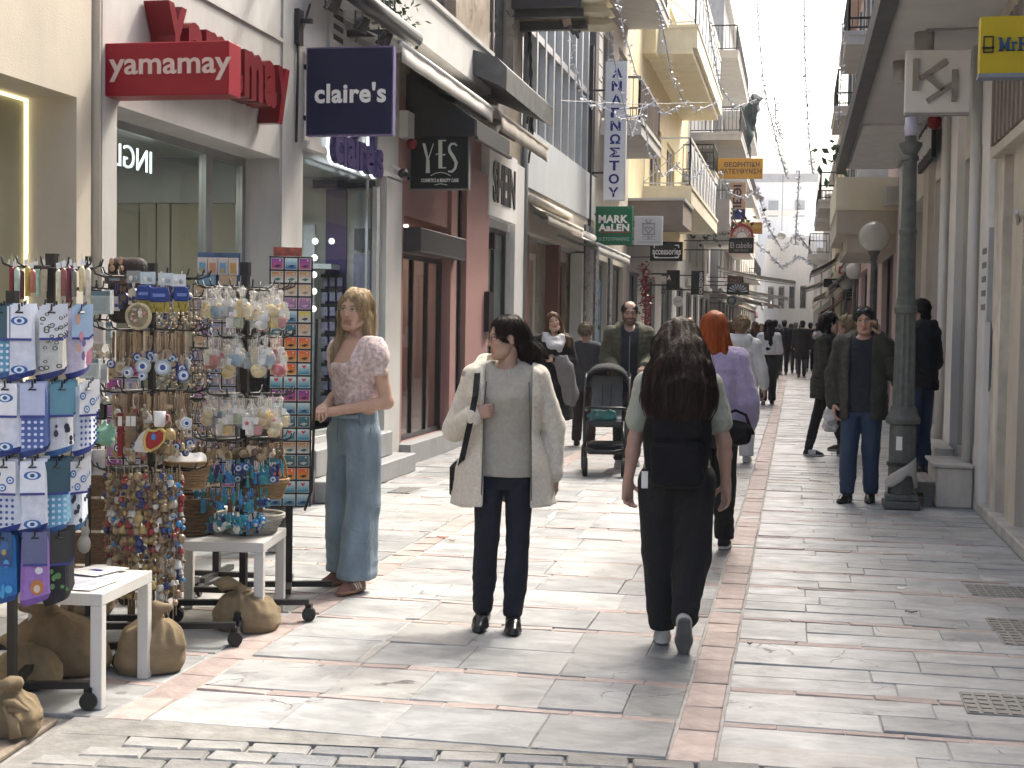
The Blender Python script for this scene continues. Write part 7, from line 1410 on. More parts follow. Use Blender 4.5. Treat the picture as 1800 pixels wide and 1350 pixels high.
def head_sdf(vox, male=False, jaw=1.0):
    S = SDF((-.10, -.14, -.16), (.10, .12, .135), vox); m = 1.0 if male else .94
    S.ell((0, .015, .035), (.074, .094, .086), .02); S.ell((0, -.022, -.03), (.060*m, .066, .080), .03)
    jw = jaw*(1.0 if male else .7); S.cone((-.022*jw, -.045, -.088), (.022*jw, -.045, -.088), .024*(1 if male else .9), .024*(1 if male else .9), .035); S.ell((0, -.068, -.094), (.017, .016, .016), .025)
    for s in (-1, 1):
        S.ell((s*.036, -.056, -.02), (.022, .022, .025), .025); S.ell((s*.073, .012, -.005), (.009, .019, .030), .006)
        S.cone((s*.012, -.083 if male else -.080, .026), (s*.044, -.070 if male else -.068, .026), .009 if male else .007, .008 if male else .006, .016); S.cone((s*.05, -.02, -.07), (s*.03, -.055, -.09), .016, .016, .03)
        S.ell((s*.031, -.094, .005), (.017, .013, .011), .008, 'sub')
    q_ = 1.0 if male else .82; S.cone((0, -.083, .016), (0, -.103+(0 if male else .004), -.026), .0085*q_, .0125*q_, .012); S.ell((0, -.098+(0 if male else .003), -.030), (.0165*q_, .012*q_, .009*q_), .007)
    for s in (-1, 1): S.ell((s*.031, -.0735, .005), (.0125, .0135, .0125), .001)
    S.cone((-.017, -.082, -.058), (.017, -.082, -.058), .0062, .0062, .004); S.cone((-.014, -.081, -.068), (.014, -.081, -.068), .0072, .0072, .004)
    S.ell((0, -.094, -.0628), (.017, .012, .0022), .002, 'sub'); S.ell((0, -.080, -.080), (.02, .006, .006), .006, 'sub'); return S
def head_col(skin, brow, lip=(.36, .14, .12), beard=None, fine=True):
    skin = np.array(skin)
    def f(v):
        x, y, z = np.abs(v[:, 0]), v[:, 1], v[:, 2]; c = np.tile(skin, (len(v), 1)); fr = y < -.04
        def mixc(w, col): nonlocal c; w = np.clip(w, 0, 1)[:, None]; c = c*(1-w)+np.array(col)*w
        mixc(.35*np.exp(-((x-.038)/.018)**2-((z+.025)/.018)**2)*fr, (.50, .22, .17)); mixc(.3*np.exp(-(x/.013)**2-((z+.03)/.012)**2)*fr, (.48, .22, .17))
        mixc(.35*np.exp(-((x-.031)/.02)**2-((z-.004)/.014)**2)*fr, skin*.62)
        if beard is not None:
            w = ((z < -.036-.25*np.maximum(0, .045-x)*0) & (y < .01) & (x+0*z > -1)).astype(float)*np.clip((-.030-z)/.02, 0, 1); w *= np.where((x < .026) & (z > -.046), .0, 1); w = np.maximum(w, ((z < -.040) & (z > -.054) & (x < .034) & fr)*1.0)
            w = np.maximum(w, ((x > .055) & (z < .02) & (z > -.06) & (y < .0) & (y > -.04))*.75); mixc(w*.9*(z > -.125), beard)
        mixc(((x < .026-.25*np.abs(z+.063)) & (np.abs(z+.063) < .0125) & (y < -.075))*.85, lip)
        mixc((np.abs(z+.0628) < .0022)*(x < .018)*(y < -.07)*.6, np.array(lip)*.4)
        ey = (x-.031); e = ((ey/.0145)**2+((z-.005)/.0068)**2 < 1) & (y < -.055)
        if fine: mixc(e*.9, (.52, .50, .47)); mixc(((ey**2+(z-.0055)**2 < .0063**2) & e)*1.0, (.035, .028, .022)); mixc(((np.abs(z-.0115+8*ey**2) < .0028) & (np.abs(ey) < .017) & (y < -.055))*.85, (.04, .025, .02))
        else: mixc(e*.85, (.06, .045, .04))
        mixc(((np.abs(z-.0255+.18*np.maximum(0, x-.036)-.05*x) < .0042) & (x > .013) & (x < .050) & (y < -.045))*.85, brow); return c
    return f
TORSO_F = [(.80, 0, .005, .165, .112), (.88, 0, .005, .172, .118), (.97, 0, .004, .160, .110), (1.07, 0, 0, .138, .098), (1.18, 0, -.004, .146, .106), (1.27, 0, -.016, .157, .122), (1.34, 0, -.004, .162, .104), (1.40, 0, .006, .135, .082), (1.445, 0, .012, .075, .060)]
TORSO_M = [(.80, 0, .005, .158, .112), (.88, 0, .003, .163, .118), (.97, 0, 0, .160, .118), (1.07, 0, -.004, .160, .118), (1.18, 0, -.002, .170, .122), (1.28, 0, -.003, .182, .124), (1.36, 0, .002, .182, .108), (1.42, 0, .008, .14, .084), (1.455, 0, .012, .08, .066)]
def torso(S, lev, t, z0, z1=1.5, k=.02, wide=0.0, cy=0):
    L = [(z, cx, y+cy, rx+t, ry+t) for z, cx, y, rx, ry in lev]; A = np.array(L)
    zs = sorted({z0, *[l[0] for l in L if z0 < l[0] < z1], min(z1, L[-1][0])}); out = []
    for z in zs:
        r = [np.interp(z, A[:, 0], A[:, i]) for i in (1, 2, 3, 4)]
        if z < A[0, 0] or wide: r[2] += wide*max(0, 1.1-z); r[3] += wide*.6*max(0, 1.1-z)
        out.append((z, *r))
    S.col(out, k); return S
ARMS = {'down': ((.225, .025, 1.10), (.245, -.03, .86)), 'fwd': ((.215, -.03, 1.11), (.225, -.20, .93)), 'back': ((.215, .10, 1.11), (.23, .12, .87)), 'bent': ((.215, .03, 1.10), (.08, -.20, 1.06)), 'push': ((.22, -.02, 1.11), (.17, -.30, 1.03)), 'pocket': ((.25, .05, 1.12), (.19, -.06, .93))}
LEGS = {'stand': (((.09, -.005, .48), (.095, .02, .085), 8, 0),)*2, 'walk': (((.085, -.10, .50), (.085, -.18, .085), 4, 0), ((.085, .02, .475), (.085, .22, .12), 4, 32)), 'walk2': (((.085, .02, .475), (.085, .22, .12), 4, 32), ((.085, -.10, .50), (.085, -.18, .085), 4, 0)), 'step': (((.085, -.06, .49), (.085, -.09, .085), 4, 0), ((.085, .0, .475), (.085, .10, .10), 4, 14))}
def person(label, loc, h=1.7, face=0.0, male=False, res=.012, skin=SK_F, hair=None, hairmat=None, browc=(.09, .06, .045), look=(0, 0, 0), arms=('down', 'down'), legs='stand', trousers=None, tops=(), shoe=('sneaker', (.05, .05, .05), (.5, .5, .5)), short=False, beard=None, fine=None, extra=None, handcfg=None, group=None, hand_sz=1.0, bare_chest=False, glasses=None, lip=(.36, .14, .12), tr_r=None, feet=True, lean=0.0):
    fine = res < .011 if fine is None else fine; s = h/1.70; loc = Vector(loc); th = math.atan2(-loc.x, loc.y)+radians(face)
    t = thing('person', label, 'person', loc, th, group); L = TORSO_M if male else TORSO_F; sh = .185 if male else .168
    # order: index 0 is the side at -x (the person's right), 1 is +x
    AR = []
    for i, a in enumerate(arms):
        sg = -1 if i == 0 else 1
        if a is None: AR.append(None); continue
        e, w = ARMS[a] if isinstance(a, str) else a[:2]
        if isinstance(a, str): e, w = (sg*e[0], e[1], e[2]), (sg*w[0], w[1], w[2])
        AR.append((A3(sg*sh, .008, 1.378), A3(*e), A3(*w)))
    LG = []
    for i, l in enumerate(LEGS[legs] if isinstance(legs, str) else legs):
        sg = -1 if i == 0 else 1; kx, ax = l[0], l[1]
        LG.append((A3(sg*(.082 if male else .088), 0, .87), A3(sg*kx[0], kx[1], kx[2]), A3(sg*ax[0], ax[1], ax[2]), sg*l[2], l[3]))
    HM = Matrix.Translation((0, -.012, 1.592))@Matrix.Rotation(radians(look[0]), 4, 'Z')@Matrix.Rotation(radians(look[1]), 4, 'X')@Matrix.Rotation(radians(look[2]), 4, 'Y')
    # body: head, neck, arms and hands in one mesh
    hv = .0038 if fine else (.006 if res < .018 else .010); pcs = [(head_sdf(hv, male), HM, head_col(skin, browc, lip, beard, fine))]
    S = SDF((-.28, -.16, .78 if not bare_chest else .9), (.28, .16, 1.60), max(res, .009)); S.cone((0, .018, 1.40), np.array(HM@Vector((0, .02, -.06))), .062 if male else .053, .054 if male else .046, .03); torso(S, L, -.004, 1.0); S.cone((-sh+.02, .01, 1.375), (sh-.02, .01, 1.375), .042, .042, .04); pcs.append((S, None, None))
    for i, a in enumerate(AR):
        if a is None: continue
        sg = -1 if i == 0 else 1; sh_, e, w = a; cfg = (handcfg or {}).get(i, {}); d = A3(*cfg.get('d', (w-e))); n = A3(*cfg.get('n', (-sg*.9, .0, 0) if abs(d[2]) > .5*np.linalg.norm(d) else (0, 0, -1)))
        full = short; P0 = sh_ if full else e+(w-e)*.45; lo = np.minimum.reduce([P0, e if full else P0, w, w+d/np.linalg.norm(d)*.2])-.075; hi = np.maximum.reduce([P0, e if full else P0, w, w+d/np.linalg.norm(d)*.2])+.075
        Q = SDF(lo, hi, .0036 if fine else (.006 if res < .018 else .011))
        if full: Q.cone(sh_, e, .047, .037, .02); Q.ell(e+(sh_-e)*.6, (.04, .043, .06), .03); Q.cone(e, e+(w-e)*.3, .037, .037, .02); Q.cone(e+(w-e)*.3, w, .037, .024, .02)
        else: Q.cone(P0, w, .032, .024, .01)
        dd = d/np.linalg.norm(d); tl = np.cross(dd, n/np.linalg.norm(n)); want = A3(*cfg['thumb']) if 'thumb' in cfg else A3(0, -1, .15); hand(Q, w, d, n, 1 if tl@want > 0 else -1, cfg.get('curl', .55), (1.04 if male else .94)*hand_sz, cfg.get('grip', False)); pcs.append((Q, None, None))
    emit_mesh('body', pcs, SKINM, t, s, base=skin)
    # trousers
    if trousers:
        mat, rr, tt, z_hem = trousers[0], trousers[1], trousers[2] if len(trousers) > 2 else 1.02, trousers[3] if len(trousers) > 3 else None
        zlo = min(l[2][2] for l in LG)-.02; ys = [p[1] for l in LG for p in l[:3]]; S = SDF((-.30, min(ys)-.2, zlo-.03), (.30, max(ys)+.2, tt+.05), res)
        S.col([(.76, 0, 0, .11, .085), (.83, 0, .004, (.150 if male else .158), .105), (.90, 0, .006, (.158 if male else .168), .114), (.97, 0, .004, .156, .110), (tt, 0, .002, (.160 if male else .142), (.118 if male else .102))], .02)
        for hp, kn, an, _, pit in LG:
            S.cone(hp, kn, rr[0], rr[1], .018, flat=(.95, 1.05, 1)); S.cone(kn, an+A3(0, 0, .02), rr[1], rr[2], .02)
        S.wr(.0045, 34, 3, (1, 1, .55)); S.wr(.005 if rr[2] > .08 else .002, 48, 9, (1.3, 1.3, .12)); S.wr(.003, 60, 5, (.7, .7, 1.3), lo=(-.3, -1, 0), hi=(.3, 1, .30)); 
        if z_hem is None: S.plane((0, 0, zlo+.01), (0, 0, -1))
        emit_mesh('trousers', [(S, None, None)], mat, t, s)
    # garments on the upper body, inner first
    for g in tops:
        nm, mat, tk, z0 = g['name'], g['mat'], g.get('t', .012), g['z0']; slv = g.get('sleeve', 1.0); wide = g.get('wide', 0.0); zt = g.get('z1', 1.455); tks = g.get('ts', tk)
        pts = [p for a in AR if a is not None for p in a]; m_ = .12+tk
        lo = np.minimum.reduce(pts+[A3(-.3-wide*.4, -.2-wide*.3, z0)])-m_; hi = np.maximum.reduce(pts+[A3(.3+wide*.4, .2+wide*.3, 1.5)])+m_; lo[2] = min(z0, min(p[2] for p in pts) if slv > .6 else z0)-.06; hi[2] = 1.60
        S = SDF(lo, hi, res); torso(S, L, tk, z0, zt, wide=wide)
        for i, a in enumerate(AR):
            if a is None: continue
            sh_, e, w = a; S.cone((np.sign(sh_[0])*.06, .01, 1.408), sh_, .05+tk*.6, .050+tks, .03)
            if slv > 0:
                if slv <= .5: S.cone(sh_, sh_+(e-sh_)*slv*2*.62, .051+tks, .053+tks*1.2, .012)
                else:
                    S.cone(sh_, e, .050+tks, .043+tks, .02); q = e+(w-e)*(slv-.5)*2*.96; S.cone(e, q, .043+tks, .034+tks*.9, .02)
        S.wr(g.get('fold', .004), g.get('ff', 30), g.get('seed', 1), g.get('st', (1, 1, .6))); S.wr(g.get('fold', .004)*.4, 70, 4, (.7, .7, 1.4))
        if g.get('fn'): g['fn'](S)
        for (c, r) in g.get('neck', [((0, -.045, 1.475), (.075, .085, .06))]): S.ell(c, r, .006, 'sub')
        op = g.get('open')
        if op: S.box(op[0], op[1], .01, 'sub', rot=op[2] if len(op) > 2 else None, rad=.01)
        for fn in g.get('cut', ()): fn(S)
        emit_mesh(nm, [(S, None, None)], mat, t, s)
    # shoes
    if feet:
        for hp, kn, an, yaw, pit in LG:
            M = Matrix.Translation(Vector(an))@Matrix.Rotation(radians(yaw), 4, 'Z')@Matrix.Rotation(radians(pit), 4, 'X'); S = SDF((-.08, -.22, -.10), (.08, .10, .10), max(.006, res*.6)); kd, c1, c2 = shoe
            S.cone((0, .028, -.045), (0, -.075, -.048), .036, .040, .02); S.cone((0, -.075, -.05), (0, -.15, -.062), .041, .028, .02); S.cone((0, .01, -.04), (0, .005, .05 if kd == 'boot' else .0), .04, .042, .02); S.chain([(0, .030, -.070), (0, -.03, -.070), (0, -.085, -.070), (0, -.150, -.068)], [.039, .036, .044, .034], .01, flat=(1, 1, .42)); S.plane((0, 0, -.085), (0, 0, -1))
            if kd == 'boot': S.box((0, -.035, -.085), (.06, .045, .018), 0, 'sub')
            c1_, c2_ = np.array(c1), np.array(c2)
            def cf(v, c1_=c1_, c2_=c2_, kd=kd):
                c = np.tile(c1_, (len(v), 1)); so = v[:, 2] < (-.060 if kd != 'boot' else -.075); c[so] = c2_
                if kd == 'stripe':
                    for k in range(3):
                        b = (np.abs(v[:, 1]+.025+.026*k+.5*(v[:, 2]+.03)) < .0065) & (np.abs(v[:, 0]) > .024) & ~so & (v[:, 2] < -.02); c[b] = (.66, .62, .56)
                if kd == 'panel':
                    b = (v[:, 2] > -.055) & (v[:, 1] > -.09) & (v[:, 1] < .0) & (np.abs(v[:, 0]) > .02); c[b] = (.55, .55, .55)
                if pit > 40: c[v[:, 2] < -.078] = (.12, .12, .115)
                return c
            emit_mesh('shoe', [(S, M, cf)], VCLOTH if kd != 'boot' else mk('boot_leather', None, .28, var=.1), t, s, base=(1, 1, 1))
    if hair: hair(t, HM, s, hairmat, res)
    if glasses:
        m = MB()
        for sg in (-1, 1): m.tube([(sg*.032+.022*cos(a), -.097, .004+.017*sin(a)) for a in [2*pi*i/14 for i in range(15)]], .0018, 5, caps=False); m.tube([(sg*.054, -.096, .008), (sg*.076, -.04, .010), (sg*.078, .015, .006)], .0017, 5)
        m.tube([(-.010, -.098, .008), (0, -.102, .010), (.010, -.098, .008)], .0017, 5); m.v = [tuple((HM@Vector(p))*s) for p in m.v]; m.build('glasses', glasses, t, world=False, smooth=True)
    if extra: extra(t, s, HM)
    t['s'] = s; return t
# ---------------------------------------------------------------- hair
def cap(S, t=.012, low=-.06, front=.0, k=.012):
    S.ell((0, .018, .030), (.078+t, .096+t, .089+t), .02); S.ell((0, -.120, -.040+front), (.066, .088, .118), k, 'sub')
    for s in (-1, 1): S.ell((s*.082, -.01, -.012), (.02, .028, .036), .01, 'sub')
    S.box((0, -.02, low-.15), (.3, .09, .15), .02, 'sub')
from mathutils.bvhtree import BVHTree
STRANDS = {}
def mkhair(t, pcs, mat, s):
    o = emit_mesh('hair', pcs, mat, t, s); me = o.data
    if pcs[0][0].vox < .0065:   # loose strands that follow the hair down and part from it at the ends
        n = len(me.vertices); co = np.zeros(n*3); me.vertices.foreach_get('co', co); co = co.reshape(-1, 3); no = np.zeros(n*3); me.vertices.foreach_get('normal', no); no = no.reshape(-1, 3)
        bv = BVHTree.FromObject(o, bpy.context.evaluated_depsgraph_get()); r = random.Random(n); z0, z1 = co[:, 2].min(), co[:, 2].max(); pick = [i for i in r.sample(range(n), min(n, 2600)) if co[i, 2] > z0+(z1-z0)*.25][:620]; m = MB()
        for i in pick:
            p = Vector(co[i])+Vector(no[i])*.001; pts = [p]; ln = r.randint(6, 16); lift = r.uniform(.0005, .003); wob = Vector((r.gauss(0, .25), r.gauss(0, .25), -1))
            for k in range(ln):
                q, nn, _, d = bv.find_nearest(p)
                if q is None: break
                if d > (.03 if z1-z0 > .40*s else .007): break
                if d > .02: g_ = wob
                else: g_ = wob-nn*wob.dot(nn)*.96
                if g_.length < .05: g_ = wob
                p = p+g_.normalized()*.014; q, nn, _, d = bv.find_nearest(p)
                if q is not None and (p-q).dot(nn) < lift: p = q+nn*lift
                pts.append(p)
            if len(pts) > 3: m.tube(pts, [.0012*s]*(len(pts)-2)+[.0009, .0003], 3, caps=False)
        if m.v: tag(m.build('strand', mat, o, world=False, smooth=True, fix=False), kind='stuff')
    return o
def hair_short(t, HM, s, mat, res):
    S = SDF((-.12, -.15, -.16), (.12, .15, .16), .0045 if res < .011 else .008); cap(S, .008, -.02); S.ell((0, .075, -.05), (.066, .04, .05), .02); S.wr(.0035, 130, 2); mkhair(t, [(S, HM, None)], mat, s)
def hair_balding(t, HM, s, mat, res):
    S = SDF((-.12, -.15, -.16), (.12, .15, .16), .005); cap(S, .006, -.02); S.ell((0, -.05, .115), (.058, .085, .062), .02, 'sub'); S.ell((0, .075, -.05), (.066, .04, .05), .02); S.wr(.002, 130, 2); mkhair(t, [(S, HM, None)], mat, s)
def hair_fringe(t, HM, s, mat, res):
    S = SDF((-.12, -.15, -.16), (.12, .15, .16), .006); cap(S, .004, -.02); S.ell((0, 0, .11), (.09, .12, .075), .01, 'sub'); mkhair(t, [(S, HM, None)], mat, s)
def hair_bun(t, HM, s, mat, res):
    S = SDF((-.15, -.15, -.16), (.15, .19, .20), .006); cap(S, .02, -.03, front=-.01); S.ell((0, .09, .03), (.075, .06, .07), .03); S.wr(.007, 90, 6); S.wr(.003, 190, 8); mkhair(t, [(S, HM, None)], mat, s)
def hair_long(L=.42, w=.085, wave=.0, front=True, vol=.012, side=.03, back=.075, endw=None, seed=1, blow=0.0, out=0.0):
    def f(t, HM, s, mat, res):
        v = .0055 if res < .011 else (.008 if res < .018 else .012); S = SDF((-.27, -.18, -L-.12), (.27, .36, .16), v); cap(S, vol, -.5, front=.0)
        ew = endw if endw is not None else w
        n = 5
        for i in range(n):
            u0, u1 = i/n, (i+1)/n
            S.cone((blow*u0**2+wave*sin(u0*9), .045+.045*min(1, u0*2)+out*u0, .02-L*u0), (blow*u1**2+wave*sin(u1*9), .045+.045*min(1, u1*2)+out*u1, .02-L*u1), w+(ew-w)*u0, w+(ew-w)*u1, .02, flat=(1, back/.085*.62, 1))
        if front:
            for sg in (-1, 1):
                S.chain([(sg*.064, -.022, .055), (sg*.080, .0, -.03), (sg*.088, .005, -.12), (sg*.092+blow*.5, -.035, -.22), (sg*.085+blow, -.065, -min(L+.05, .36))], [.020, .024, side, side, side*.75], .018)
        S.wr(.0045, 120, seed, (1, 1, .13), n=9); S.wr(.0035, 45, seed+1, (1, 1, .4)); S.ell((0, -.118, -.045), (.058, .075, .098), .008, 'sub'); S.ell((0, -.2, -.25), (.05, .12, .2), .01, 'sub') if front else None
        mkhair(t, [(S, HM, None)], mat, s)
    return f
H_DARK = hairm('dark_brown_hair', (.022, .013, .010)); H_BLACK = hairm('black_hair', (.010, .009, .010)); H_BLOND = hairm('dark_blond_hair', (.40, .30, .175), .5); H_RED = hairm('copper_hair', (.24, .050, .012)); H_BROWN = hairm('brown_hair', (.10, .048, .022)); H_GREY = hairm('grey_hair', (.17, .155, .14)); H_PALE = hairm('pale_blond_hair', (.42, .34, .21)); H_SALT = hairm('salt_dark_hair', (.05, .047, .045))
BLACKC = cloth('black_cloth', (.008, .008, .010), var=.2); NAVYJ = cloth('navy_denim', (.010, .013, .024), var=.25); NAVYK = cloth('navy_knit', (.012, .016, .028), .5, 160, .2); OLIVEJ = cloth('dark_olive_cloth', (.040, .040, .032), var=.22); OLIVEG = cloth('olive_parka_cloth', (.068, .068, .042), var=.22); DENIM = mk('light_denim', (.23, .305, .365), .85, var=.3, scale=9, bump=.45, bscale=300, stretch=(1, 1, .5), fold=.3); DENIMB = mk('blue_denim', (.032, .060, .125), .85, var=.3, scale=7, bump=.45, bscale=300, stretch=(1, 1, .5), fold=.3)
FLEECE = mk('cream_fleece', (.80, .735, .62), .95, var=.14, scale=60, bump=1.0, bscale=140, sheen=.3); KNIT = mk('oatmeal_knit', (.44, .42, .36), .95, var=.1, scale=40, bump=.6, bscale=220, fold=.3); FLORAL = mk('floral_blouse', (.66, .54, .53), .85, var=.42, scale=42, bump=.5, bscale=90, fold=.3); LILAC = mk('lilac_knit', (.41, .35, .55), .95, var=.12, scale=20, bump=.7, bscale=150, sheen=.4, fold=.3); WHITEC = cloth('white_cotton', (.70, .70, .70)); SAGE = cloth('sage_cotton', (.38, .40, .34)); CHARC = cloth('charcoal_wool', (.040, .041, .046), var=.2)
# ---------------------------------------------------------------- the girl by the postcard rack
def puff(S):
    for sg in (-1, 1): S.ell((sg*.188, .008, 1.325), (.069, .072, .08), .03); S.cone((sg*.195, .01, 1.245), (sg*.195, .01, 1.238), .058, .058, .012)
def blouse_cut(S):
    S.box((0, -.13, 1.41), (.088, .13, .118), .012, 'sub', rad=.03); S.ell((0, .0, 1.46), (.10, .09, .05), .01, 'sub')
    for sg in (-1, 1): S.box((sg*.30, 0, 1.12), (.105, .2, .105), 0, 'sub')
blouse = dict(name='blouse', mat=FLORAL, t=.012, z0=1.06, sleeve=0, fold=.006, ff=60, fn=puff, cut=[blouse_cut], neck=[])
def girl_extra(t, s, HM):
    m = MB()
    m.tube([(-.145*1.0, -.105, .985), (-.06, -.128, .99), (.06, -.128, .99), (.145, -.09, .99)], .012, 6); m.v = [tuple(Vector(p)*s) for p in m.v]; m.build('waistband', DENIM, t, world=False, smooth=True)
    m = MB()
    for sg in (-1, 1): m.tube([(sg*.172, -.02, .80+.13), (sg*.178, -.02, .75), (sg*.19, -.02, .5), (sg*.20, -.01, .12)], .0035, 4)
    m.tube([(.0, -.122, .98), (.0, -.125, .84)], .004, 4); m.tube([(.14, -.085, .97), (.155, -.06, .90), (.17, -.01, .87)], .0035, 4); m.tube([(-.14, -.085, .97), (-.155, -.06, .90), (-.17, -.01, .87)], .0035, 4)
    m.v = [tuple(Vector(p)*s) for p in m.v]; m.build('seam', mk('denim_seam', (.10, .16, .23), .85), t, world=False)
girl = person('young woman in pink floral blouse and wide light jeans beside the postcard rack', G(622, 1031), 1.75, -54, res=.009, skin=SK_F, hair=hair_long(.35, .080, .0, True, .012, .022, .06, .065, 3), hairmat=H_BLOND, browc=(.15, .09, .05), look=(24, 2, 3), arms=(((-.20, .02, 1.10), (-.03, -.20, 1.035)), ((.225, .05, 1.075), (.045, -.185, 1.02))), legs=(((.112, -.005, .48), (.125, .03, .085), -6, 0), ((.112, -.03, .48), (.135, -.08, .085), 22, 0)), trousers=(DENIM, (.106, .098, .116), 1.02), tops=(blouse,), shoe=('stripe', (.17, .085, .07), (.30, .17, .11)), short=True, bare_chest=True, lip=(.38, .17, .15), handcfg={0: dict(d=(.10, -.10, -.01), n=(0, .2, -1), curl=.7), 1: dict(d=(-.14, -.09, -.02), n=(0, .2, -1), curl=.6)}, extra=girl_extra)
# ---------------------------------------------------------------- the woman in the cream coat
def hood_roll(S):
    S.chain([(-.155, -.055, 1.40), (-.12, .05, 1.455), (0, .115, 1.46), (.12, .05, 1.455), (.155, -.055, 1.40)], [.034, .046, .058, .046, .034], .02); S.cone((-.155, -.07, 1.40), (-.12, -.12, 1.33), .032, .020, .02); S.cone((.155, -.07, 1.40), (.12, -.12, 1.33), .032, .020, .02)
def coat_cut(S):
    S.box((.02, -.25, 1.02), (.128, .21, .62), .01, 'sub', rad=.01); S.box((.02, -.05, 1.0), (.125, .10, .6), .01, 'sub', rad=.02); S.ell((0, -.02, 1.46), (.10, .12, .11), .01, 'sub')
    R_ = np.array(Matrix.Rotation(-.16, 3, 'Y')); S.box((.20, -.28, .72), (.09, .21, .22), .01, 'sub', rot=R_) if False else None
sweater = dict(name='sweater', mat=KNIT, t=.024, z0=.84, sleeve=0, fold=.0025, ff=34, st=(.4, .4, 1.6), neck=[((0, -.04, 1.475), (.075, .085, .055))])
fcoat = dict(name='fleece_coat', mat=FLEECE, t=.056, ts=.024, z0=.68, z1=1.44, sleeve=1.0, wide=.18, fold=.003, ff=18, fn=hood_roll, cut=[coat_cut], neck=[])
def coat_extra(t, s, HM):
    m = MB()
    for sg in (-1, 1): m.tube([(sg*.115+.018, -.155, 1.36), (sg*.125+.015, -.172, 1.2), (sg*.13+.02, -.172, 1.0), (sg*.135+.02, -.175, .72)], .0035, 5)
    m.v = [tuple(Vector(p)*s) for p in m.v]; m.build('zip', mk('dark_zip', (.10, .095, .085), .5), t, world=False)
def hair_tail(t, HM, s, mat, res):
    S = SDF((-.20, -.16, -.30), (.20, .30, .16), .005); cap(S, .012, -.03, front=.012); S.ell((0, .08, -.03), (.065, .055, .07), .03); S.chain([(0, .105, -.03), (.0, .14, -.08), (.0, .145, -.16), (.0, .12, -.22)], [.045, .05, .042, .02], .03); S.chain([(0, .12, -.04), (-.02, .18, -.08), (-.05, .25, -.12)], [.035, .03, .012], .03)
    S.wr(.0035, 130, 3, (1, .5, .5)); mkhair(t, [(S, HM, None)], mat, s)
lady = person('woman in cream fleece coat and navy jeans turning her head aside', G(882, 1100), 1.60, -2, res=.009, skin=SK_T, hair=hair_tail, hairmat=H_DARK, look=(-72, 3, 0), arms=(((-.275, .045, 1.085), (-.165, -.165, 1.175)), ((.265, .06, 1.11), (.275, .03, .84))), legs=(((.085, -.06, .50), (.105, -.06, .11), 6, 10), ((.080, -.03, .48), (.065, -.10, .085), 2, 0)), trousers=(NAVYJ, (.094, .066, .058), 1.0), tops=(sweater, fcoat), shoe=('boot', (.010, .010, .012), (.012, .012, .012)), glasses=mk('glasses_frame', (.12, .03, .03), .3), handcfg={0: dict(d=(.75, -.1, .25), n=(.0, .95, -.1), curl=1.5, grip=True, thumb=(0, 0, 1)), 1: dict(d=(-.05, -.12, -1), n=(-.6, .6, 0), curl=.7)}, extra=coat_extra)
# her shoulder bag: only strap and a slim bag behind the coat show
def in_frame(t, p): return t.matrix_basis@(Vector(p)*t['s'])
bag = thing('shoulder_bag', 'black shoulder bag strap held by the woman in the cream coat', 'bag', in_frame(lady, (-.15, .1, .9)))
m = MB(); pts = [(-.13, .03, 1.455), (-.15, -.10, 1.40), (-.155, -.185, 1.28), (-.175, -.20, 1.16), (-.215, -.15, .98), (-.245, -.02, .86)]
gr = [[in_frame(lady, (p[0]-.016, p[1], p[2])), in_frame(lady, (p[0]+.016, p[1]-.006, p[2]))] for p in pts]; m.sheet(gr); m.build('strap', BLACKC, bag, thick=.006)
m = MB(); m.obox(in_frame(lady, (-.25, .12, .80)), (.10, .24, .20), Matrix.Rotation(lady.rotation_euler.z, 3, 'Z')); m.build('pouch', BLACKC, bag, bevel=.03)
# ---------------------------------------------------------------- the woman walking away with the backpack
tee = dict(name='t_shirt', mat=SAGE, t=.014, ts=.020, z0=.93, sleeve=.5, fold=.004, ff=30)
walker = person('woman with long dark hair and black backpack walking away in wide black trousers', G(1183, 1131), 1.585, 180, res=.009, skin=(.36, .225, .175), hair=hair_long(.27, .115, .006, True, .022, .05, .11, .20, 5, out=.13), hairmat=H_DARK, look=(0, 0, 2), arms=(((-.245, .03, 1.085), (-.262, -.03, .86)), ((.222, .04, 1.09), (.255, .03, .86))), legs=(((.088, .03, .47), (.055, .20, .175), 0, 68), ((.075, -.02, .48), (.058, .0, .085), 0, 0)), trousers=(BLACKC, (.122, .104, .072), 1.02), tops=(tee,), shoe=('sneaker', (.42, .40, .37), (.46, .45, .43)), short=True, handcfg={0: dict(d=(-.03, -.06, -1), n=(.8, .5, 0), curl=.45), 1: dict(d=(.02, -.08, -1), n=(-.7, .7, 0), curl=.75)})
bp = thing('backpack', 'black soft backpack worn by the walking woman', 'backpack', in_frame(walker, (0, .2, 1.0)), walker.rotation_euler.z)
BPM = mk('backpack_cloth', (.007, .007, .009), .8, var=.3, scale=8, bump=.6, bscale=70, spec=.2); off = Vector((0, .2, 1.0))
def bpart(name, fn, lo, hi, mat=BPM, vox=.009):
    S = SDF(lo, hi, vox); fn(S); v, f = S.mesh(); v = (v-np.array(off))*walker['s']; return mesh_obj(name, v, f, mat, bp, smooth=True, world=False)
bpart('main_bag', lambda S: (S.ell((0, .20, 1.10), (.175, .10, .25), .04), S.box((0, .205, 1.07), (.150, .08, .205), .05, rad=.07), S.wr(.006, 26, 3)), (-.24, .06, .78), (.24, .36, 1.40))
bpart('front_pocket', lambda S: (S.box((0, .295, .985), (.135, .04, .115), .02, rad=.035), S.wr(.006, 30, 5)), (-.2, .22, .80), (.2, .38, 1.10))
bpart('flap', lambda S: (S.box((0, .285, 1.18), (.125, .035, .075), .02, rad=.03), S.wr(.005, 36, 8)), (-.2, .22, 1.04), (.2, .36, 1.28))
